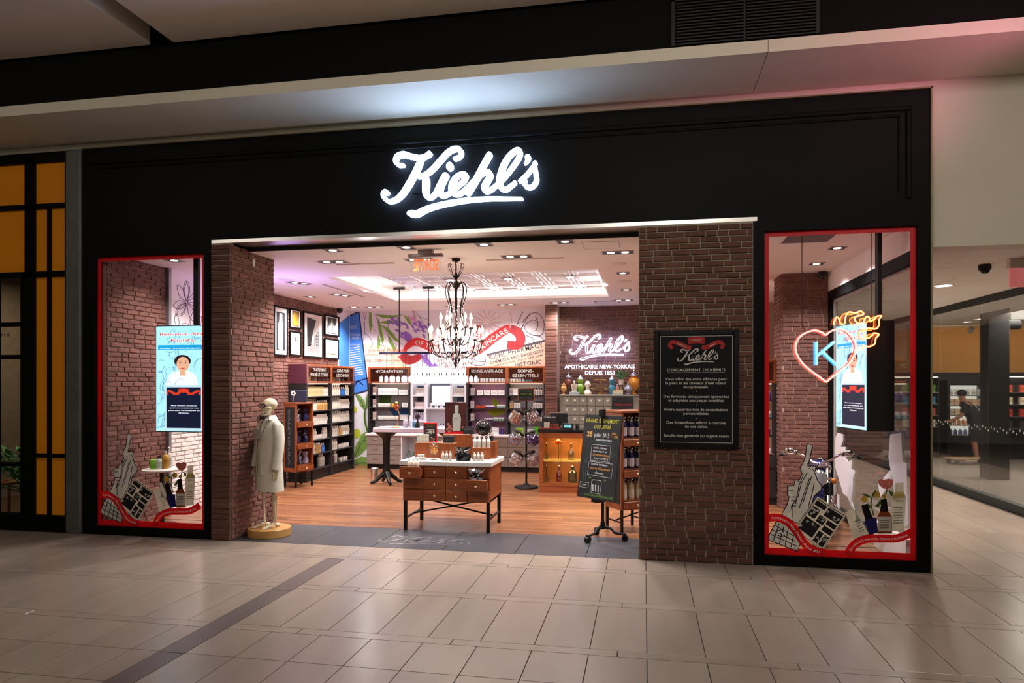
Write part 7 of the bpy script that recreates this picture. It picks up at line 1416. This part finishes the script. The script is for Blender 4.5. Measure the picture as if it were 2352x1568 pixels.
for (cy, cz, s_) in ((1.62, 2.95, .3), (1.75, 2.5, .34), (1.45, 2.55, .22)):
    for k in range(9):
        a = rr.uniform(0, 6.28); l = spline([(cy+.02*math.cos(a), cz+.02*math.sin(a)), (cy+s_*.6*math.cos(a-.3), cz+s_*.6*math.sin(a-.3)), (cy+s_*math.cos(a), cz+s_*math.sin(a)), (cy+s_*.6*math.cos(a+.4), cz+s_*.6*math.sin(a+.4)), (cy+.02*math.cos(a+.5), cz+.02*math.sin(a+.5))], 4)
        for (y0, z0), (y1, z1) in zip(l, l[1:]): b.bar((-6.384, y0, z0), (-6.384, y1, z1), .006, .006)
o = b.build('drawn_flower', m_mk, w1b); o['kind'] = 'stuff'
# ================================================================== shelving seen at the edge of the right window
shelving('dark shelving beside the side brick pier in the neon window', (1.12, 3.62, 0), 0, [.80], [('ÂGE',)], .3, low=.742)
shelf_rows((1.12, 3.62, 0), 0, [.80], [(0, 5, 'bottle', P('bottle', .06, .13, (110, 80, 150), wht), 8, .05, .97, .08, 'violet bottle'), (0, 4, 'jar', P('jar', .08, .1, (130, 170, 180), wht), 7, .05, .97, .08, 'blue green jar'), (0, 3, 'bottle', P('bottle', .06, .13, (60, 60, 110), wht), 7, .05, .97, .08, 'navy bottle'), (0, 2, 'jar', j_w, 7, .05, .97, .08, 'white jar')], 'shelving by the side pier')
t = thing('dark_cabinet', 'charcoal base cabinet below the shelving by the side brick pier', 'cabinet', (1.12, 3.58, 0)); MB().box((0, .02, .1), (.80, .34, .72)).build('carcass', m_shelf, t); MB().box((0, .05, 0), (.80, .34, .1)).build('plinth', m_blackin, t)
for k in range(2): d = MB().bbox((.004+.4*k, 0, .11), (.396+.4*k, .02, .71), .003).build('door', m_shelf, t); MB().bar((.25+.4*k, -.02, .57), (.36+.4*k, -.02, .57), .012).build('handle', m_chrome, d)

# ================================================================== side corridor and the glazed shop beyond
cc = struct('ceiling_corridor', MB().box((2.66, .3, 3.16), (6.2, 16, 3.2)), m_joint); struct('ceiling_corridor_head', MB().box((2.69, .045, 3.1), (6.2, .302, 3.16)), m_cream); m_cp = mat('ceiling_board', (226, 218, 208), .85, var=.02); cpm = None
for i in range(6):
    for j in range(12):
        if cpm is None: cpm = MB().bbox((.004, .004, 0), (.6, 1.196, .04), .006).build('ceiling_panel', m_cp, cc, (2.67, .3, 3.12)).data
        else: obj('ceiling_panel', cpm, cc, (2.67+.604*i, .3+1.2*j, 3.12))
struct('wall_corridor_end', MB().box((2.66, 14.4, 0), (5.05, 14.5, 3.2)), m_cream); struct('wall_shop_side', MB().box((2.67, .12, 0), (2.69, .121, .01)), m_cream)
gw = MB().box((5.05, 1.2, 0), (5.15, 14.4, .12)).box((5.05, 1.2, 3.03), (5.15, 14.4, 3.12)); w = struct('window_5', gw, m_blackin); js = [1.2, on_x(2245, 900, 5.05).y, on_x(2153, 900, 5.05).y, 8.6, 11.5, 14.4]
for a, b_ in zip(js, js[1:]): MB().box((5.09, a+.006, .12), (5.10, b_-.006, 3.03)).build('pane', m_gl, w)
b = MB()
for k in range(60):
    y = 2.6+k*.09
    b.lathe([(.018, 0), (.018, .001)], (5.088, y, 1.12+.03*math.sin(k*2.1)), 8, 'x')
o = b.build('dot_band', mat('frosted_dots', (120, 116, 110), .5), w); o['kind'] = 'stuff'
struct('floor_neighbour', MB().box((5.15, .5, -.05), (15, 14.4, -.005)), mat('grey_shop_floor', (120, 112, 104), .4, var=.05)); struct('ceiling_neighbour', MB().box((5.1, .5, 3.2), (15, 14.4, 3.3)), m_cream); struct('wall_neighbour', MB().box((5.1, 12, 2.07), (15, 12.2, 3.2)), mat('tan_wallboard', (190, 138, 74), .7, var=.05)); struct('wall_neighbour_dark', MB().box((5.1, 11.9, 0), (15, 12.2, 2.07)).box((14.9, .5, 0), (15, 12, 3.2)).box((5.15, .4, 0), (15, .5, 3.2)), mat('charcoal_wall', (36, 34, 32), .7))
lamp('neighbour_spot', 'AREA', (8.5, 11.2, 3.1), 18, (1, .75, .42), 4, sy=.3, aim=(8.5, 12, 2.4))
t = thing('black_column', 'square black column behind the corridor glass', 'column', (6.5, 7.4, 0)); MB().bbox((-.18, -.18, 0), (.18, .18, 3.2), .01).build('shaft', mat('column_black', (30, 29, 28), .5), t); MB().lathe([(.09, .18), (.09, .42)], (0, 0, 2.9), 16, 'x').build('round_speaker', m_blackin, t, smooth=True)
def cooler(label, x0, x1, y, rows, z0=.55, z1=1.75, lit=1.2):
    t = thing('cooler', label, 'fridge', (x0, y, 0)); w = x1-x0; MB().box((-.06, .45, 0), (w+.06, .5, z1+.12)).box((-.06, 0, 0), (0, .45, z1+.12)).box((w, 0, 0), (w+.06, .45, z1+.12)).box((0, 0, 0), (w, .45, z0-.05)).box((0, 0, z1+.02), (w, .45, z1+.12)).build('cabinet_body', m_blackin, t); MB().box((0, .43, z0), (w, .45, z1)).build('lit_back', mat('lit_back', (235, 235, 220), .5, emit=lit), t); n = len(rows); dz = (z1-z0)/n
    for k, (c, nm, kind, cnt) in enumerate(rows):
        z = z0+k*dz; MB().box((0, .02, z-.02), (w, .43, z)).build('shelf', m_steel, t); s_ = w/cnt
        goods(kind, pmesh(kind, s_*.82, dz*.62, c, tuple(min(255, v+30) for v in c)), [(x0+s_*(i+.5), y+.12, z+.001) for i in range(cnt)], nm, f'{ORD[k]} shelf up of the lit fridge', 'fridge goods row %d' % k)
x0_ = on_y(2182, 950, 11.3).x; x1_ = on_y(2262, 950, 11.3).x
cooler('lit drinks and snacks fridge seen through the corridor glass', x0_, x1_, 11.3, [((120, 130, 170), 'clear drink bottle', 'bottle', 7), ((220, 130, 70), 'juice bottle', 'bottle', 8), ((222, 200, 170), 'snack pack', 'carton', 6), ((226, 190, 150), 'sandwich pack', 'carton', 6), ((236, 232, 220), 'white yogurt pot', 'jar', 6)])
def rack2(label, x0, x1, y, cols):
    t = thing('snack_shelf', label, 'shelving unit', (x0, y, 0)); w = x1-x0; MB().box((-.03, 0, 0), (0, .4, 2.0)).box((w, 0, 0), (w+.03, .4, 2.0)).box((0, .38, 0), (w, .4, 2.0)).build('carcass', m_blackin, t); n = len(cols)
    for k, (c, nm) in enumerate(cols):
        z = .75+k*.28; MB().box((0, 0, z-.02), (w, .38, z)).build('shelf', m_steel, t); goods('carton', pmesh('carton', .13, .17, c, d=.1), [(x0+.1+i*(w-.2)/3, y+.1, z+.001) for i in range(4)], nm, f'{ORD[k]} shelf of {label.split(",")[0]}', 'snacks '+nm)
    MB().box((0, .02, 1.94), (w, .06, 1.96)).build('strip_light', m_glow, t)
xa_ = on_y(2309, 900, 10.8).x; rack2('black snack shelf, by the column', xa_, xa_+1.1, 10.8, [((60, 50, 46), 'dark pack'), ((190, 60, 50), 'red pack'), ((226, 210, 180), 'cream pack'), ((206, 90, 60), 'rusty pack')]); xb_ = on_y(2154, 900, 11.2).x; rack2('dark snack shelf, by the fridge', xb_-1.1, xb_, 11.2, [((200, 190, 170), 'pale pack'), ((200, 90, 80), 'rose pack'), ((60, 140, 170), 'blue pack'), ((110, 160, 50), 'green pack')])
lamp('neighbour_shelf_lamp', 'AREA', (xa_+.5, 10.3, 2.2), 10, WARM, 1, sy=.2, aim=(xa_+.5, 11, 1.2))
# person pulling a flat trolley
pt = thing('person', 'person in dark shirt and shorts bending over a trolley beyond the glass', 'person', (on_y(2240, 1060, 10.45).x, 10.45, 0), math.radians(70)); sv = [((0, 0, .88), .12), ((0, .03, 1.0), .125), ((0, .1, 1.18), .14), ((0, .18, 1.3), .12), ((0, .22, 1.38), .055), ((0, .26, 1.46), .075), ((0, .28, 1.54), .085), ((0, .27, 1.6), .06)]; ed = [(0, 1), (1, 2), (2, 3), (3, 4), (4, 5), (5, 6), (6, 7)]
for sx in (-1, 1):
    k = len(sv); sv += [((.09*sx, 0, .82), .1), ((.1*sx, .03, .48), .062), ((.1*sx, 0, .28), .055), ((.1*sx, -.03, .08), .035), ((.1*sx, .06, .03), .035), ((.1*sx, .14, .025), .025)]; ed += [(0, k), (k, k+1), (k+1, k+2), (k+2, k+3), (k+3, k+4), (k+4, k+5)]
    k = len(sv); sv += [((.17*sx, .17, 1.3), .06), ((.21*sx, .25, 1.08), .042), ((.17*sx, .42, .95), .034), ((.16*sx, .48, .93), .03)]; ed += [(3, k), (k, k+1), (k+1, k+2), (k+2, k+3)]
    for f in range(5): q = len(sv); sv += [((.16*sx+(f-2)*.014, .52+.01*(2-abs(f-2)), .925-.01*(f == 0)), .0095), ((.16*sx+(f-2)*.016, .545+.012*(2-abs(f-2)), .905), .008)]; ed += [(k+3, q), (q, q+1)]
me = bpy.data.meshes.new('body'); me.from_pydata([v for v, r_ in sv], ed, []); me.materials.append(mat('skin_tone', (150, 104, 80), .6)); o = obj('body', me, pt); o.modifiers.new('skin', 'SKIN'); o.modifiers.new('smooth', 'SUBSURF').levels = 1
o.modifiers['smooth'].render_levels = 1
for i, (v, r_) in enumerate(sv): me.skin_vertices[0].data[i].radius = (r_, r_)
me.skin_vertices[0].data[0].use_root = True
m_drk = mat('dark_clothes', (24, 24, 28), .85)
def loft(name, rings, m, par):
    n = 14; b = MB(); b.add([(cx+rx*math.cos(2*math.pi*i/n), cy+ry*math.sin(2*math.pi*i/n), z) for cx, cy, z, rx, ry in rings for i in range(n)], [(j*n+i, j*n+(i+1) % n, (j+1)*n+(i+1) % n, (j+1)*n+i) for j in range(len(rings)-1) for i in range(n)]); return b.build(name, m, par, smooth='all')
loft('shirt', [(0, 0, .84, .19, .15), (0, .03, 1.0, .185, .16), (0, .1, 1.18, .2, .17), (0, .17, 1.3, .19, .15), (0, .21, 1.38, .1, .09)], m_drk, pt)
for sx in (-1, 1): loft('shorts', [(.1*sx, .03, .5, .1, .1), (.095*sx, .01, .7, .115, .12), (.07*sx, 0, .9, .13, .15)], m_drk, pt); MB().tube([(.17*sx, .17, 1.32), (.2*sx, .23, 1.12)], [.085, .07], 10).build('sleeve', m_drk, pt, smooth=True); MB().bbox((.1*sx-.045, -.07, 0), (.1*sx+.045, .19, .07), .02).build('shoe', m_plw, pt)
b = MB(); b.ball((0, .265, 1.57), .098, 12, (1, 1.05, .95)); b.build('hair', mat('dark_hair', (22, 18, 16), .7), pt, smooth=True)
t = thing('flat_trolley', 'low flat trolley with small wheels on the grey shop floor', 'trolley', (on_y(2218, 1060, 10.1).x, 9.95, 0), .2); MB().bbox((-.45, -.2, .1), (.45, .2, .14), .01).build('deck', mat('pale_deck', (150, 120, 90), .6), t)
for x in (-.36, .36):
    for y in (-.15, .15): MB().lathe([(.05, -.015), (.05, .015)], (x, y, .05), 14, 'y').build('wheel', m_rub, t, smooth=True)
# corridor fittings
t = thing('corridor_downlight', 'round lit downlight in the side corridor ceiling', 'ceiling light', (3.96, 3.07, 3.12)); MB().lathe([(.13, 0), (.13, -.006), (.11, -.008)][::-1], n=28).build('trim_ring', m_trimw, t, smooth=True); MB().lathe([(.108, -.006), (.1, -.009)][::-1], n=28).build('lamp_face', m_bulb, t)
dome('black dome camera on the side corridor ceiling', (3.72, 1.35, 3.12)); t = thing('corridor_exit_sign', 'pale pink lit exit blade hanging in the side corridor', 'exit sign', (4.0, 1.02, 3.12)); MB().bbox((-.2, -.04, -.1), (.2, .04, 0), .006).build('housing', m_trimw, t); MB().bbox((-.19, -.012, -.30), (.19, .012, -.1), .003).build('blade', mat('pink_blade', (214, 150, 146), .3, emit=.35, emit_col=(230, 120, 120)), t)
for i, (px, py) in enumerate([(2212, 725), (2335, 697)]): t = thing('shop_downlight', f'{("small round", "larger round")[i]} ceiling light beyond the corridor glass', 'ceiling light', ((7.2, 7.6)[i], (10.2, 7.0)[i], 3.2)); MB().lathe([(.1, 0), (.1, -.01)][::-1], n=20).build('trim_ring', m_trimw, t); MB().lathe([(.08, -.008), (.08, -.013)][::-1], n=20).build('lamp_face', m_bulb, t)
for i in range(3):
    t = thing('track_spot', f'{ORD[i]} white track spotlight from the fridge beyond the corridor glass', 'spotlight', (7.6+i*.75, 11.0, 3.2)); MB().cyl((0, 0, -.1), .012, .1, 8).build('stem', m_trimw, t); b = MB(); b.T = Matrix.Translation((0, 0, -.14)) @ Matrix.Rotation(.9, 4, 'X'); b.lathe([(.04, -.07), (.06, -.06), (.06, .07), (.03, .08)], n=14); b.build('head', m_trimw, t, smooth=True)
# ================================================================== things inside the amber shop
t = thing('glass_shelf', 'dark stepped shelf of the amber shop beyond its window bars', 'shelving unit', (-8.6, 1.7, 0)); MB().box((0, 0, 0), (.04, .35, 1.5)).box((1.3, 0, 0), (1.34, .35, 1.5)).build('post', m_blackin, t)
for k in range(3): MB().box((.04, 0, .4+.45*k), (1.3, .35, .43+.45*k)).build('shelf', m_wood, t)
goods('carton', pmesh('carton', .2, .14, (206, 176, 110), d=.2), [(-8.3+.3*i, 1.85, .431) for i in range(3)], 'tan box', 'low shelf of the amber shop', 'amber shop boxes')
potted('large leafy green plant inside the amber shop', (-7.85, .62, .0), 3.4, m_phk, 11, 260, 1.15)
text_px(w5, 'lettering', 'ns', m_pr_dk, 2, 24, 772, 10, .045)
t = thing('stool', 'low wooden stool on the dark floor of the amber shop', 'stool', (-8.6, .9, 0)); MB().lathe([(.17, .42), (.18, .43), (.18, .455), (.17, .46)], n=24).build('seat', m_wood, t, smooth=True)
for k in range(4): a = k*1.57+.78; MB().tube([(.12*math.cos(a), .12*math.sin(a), .42), (.17*math.cos(a), .17*math.sin(a), 0)], .014, 8).build('leg', m_woodz, t, smooth=True)
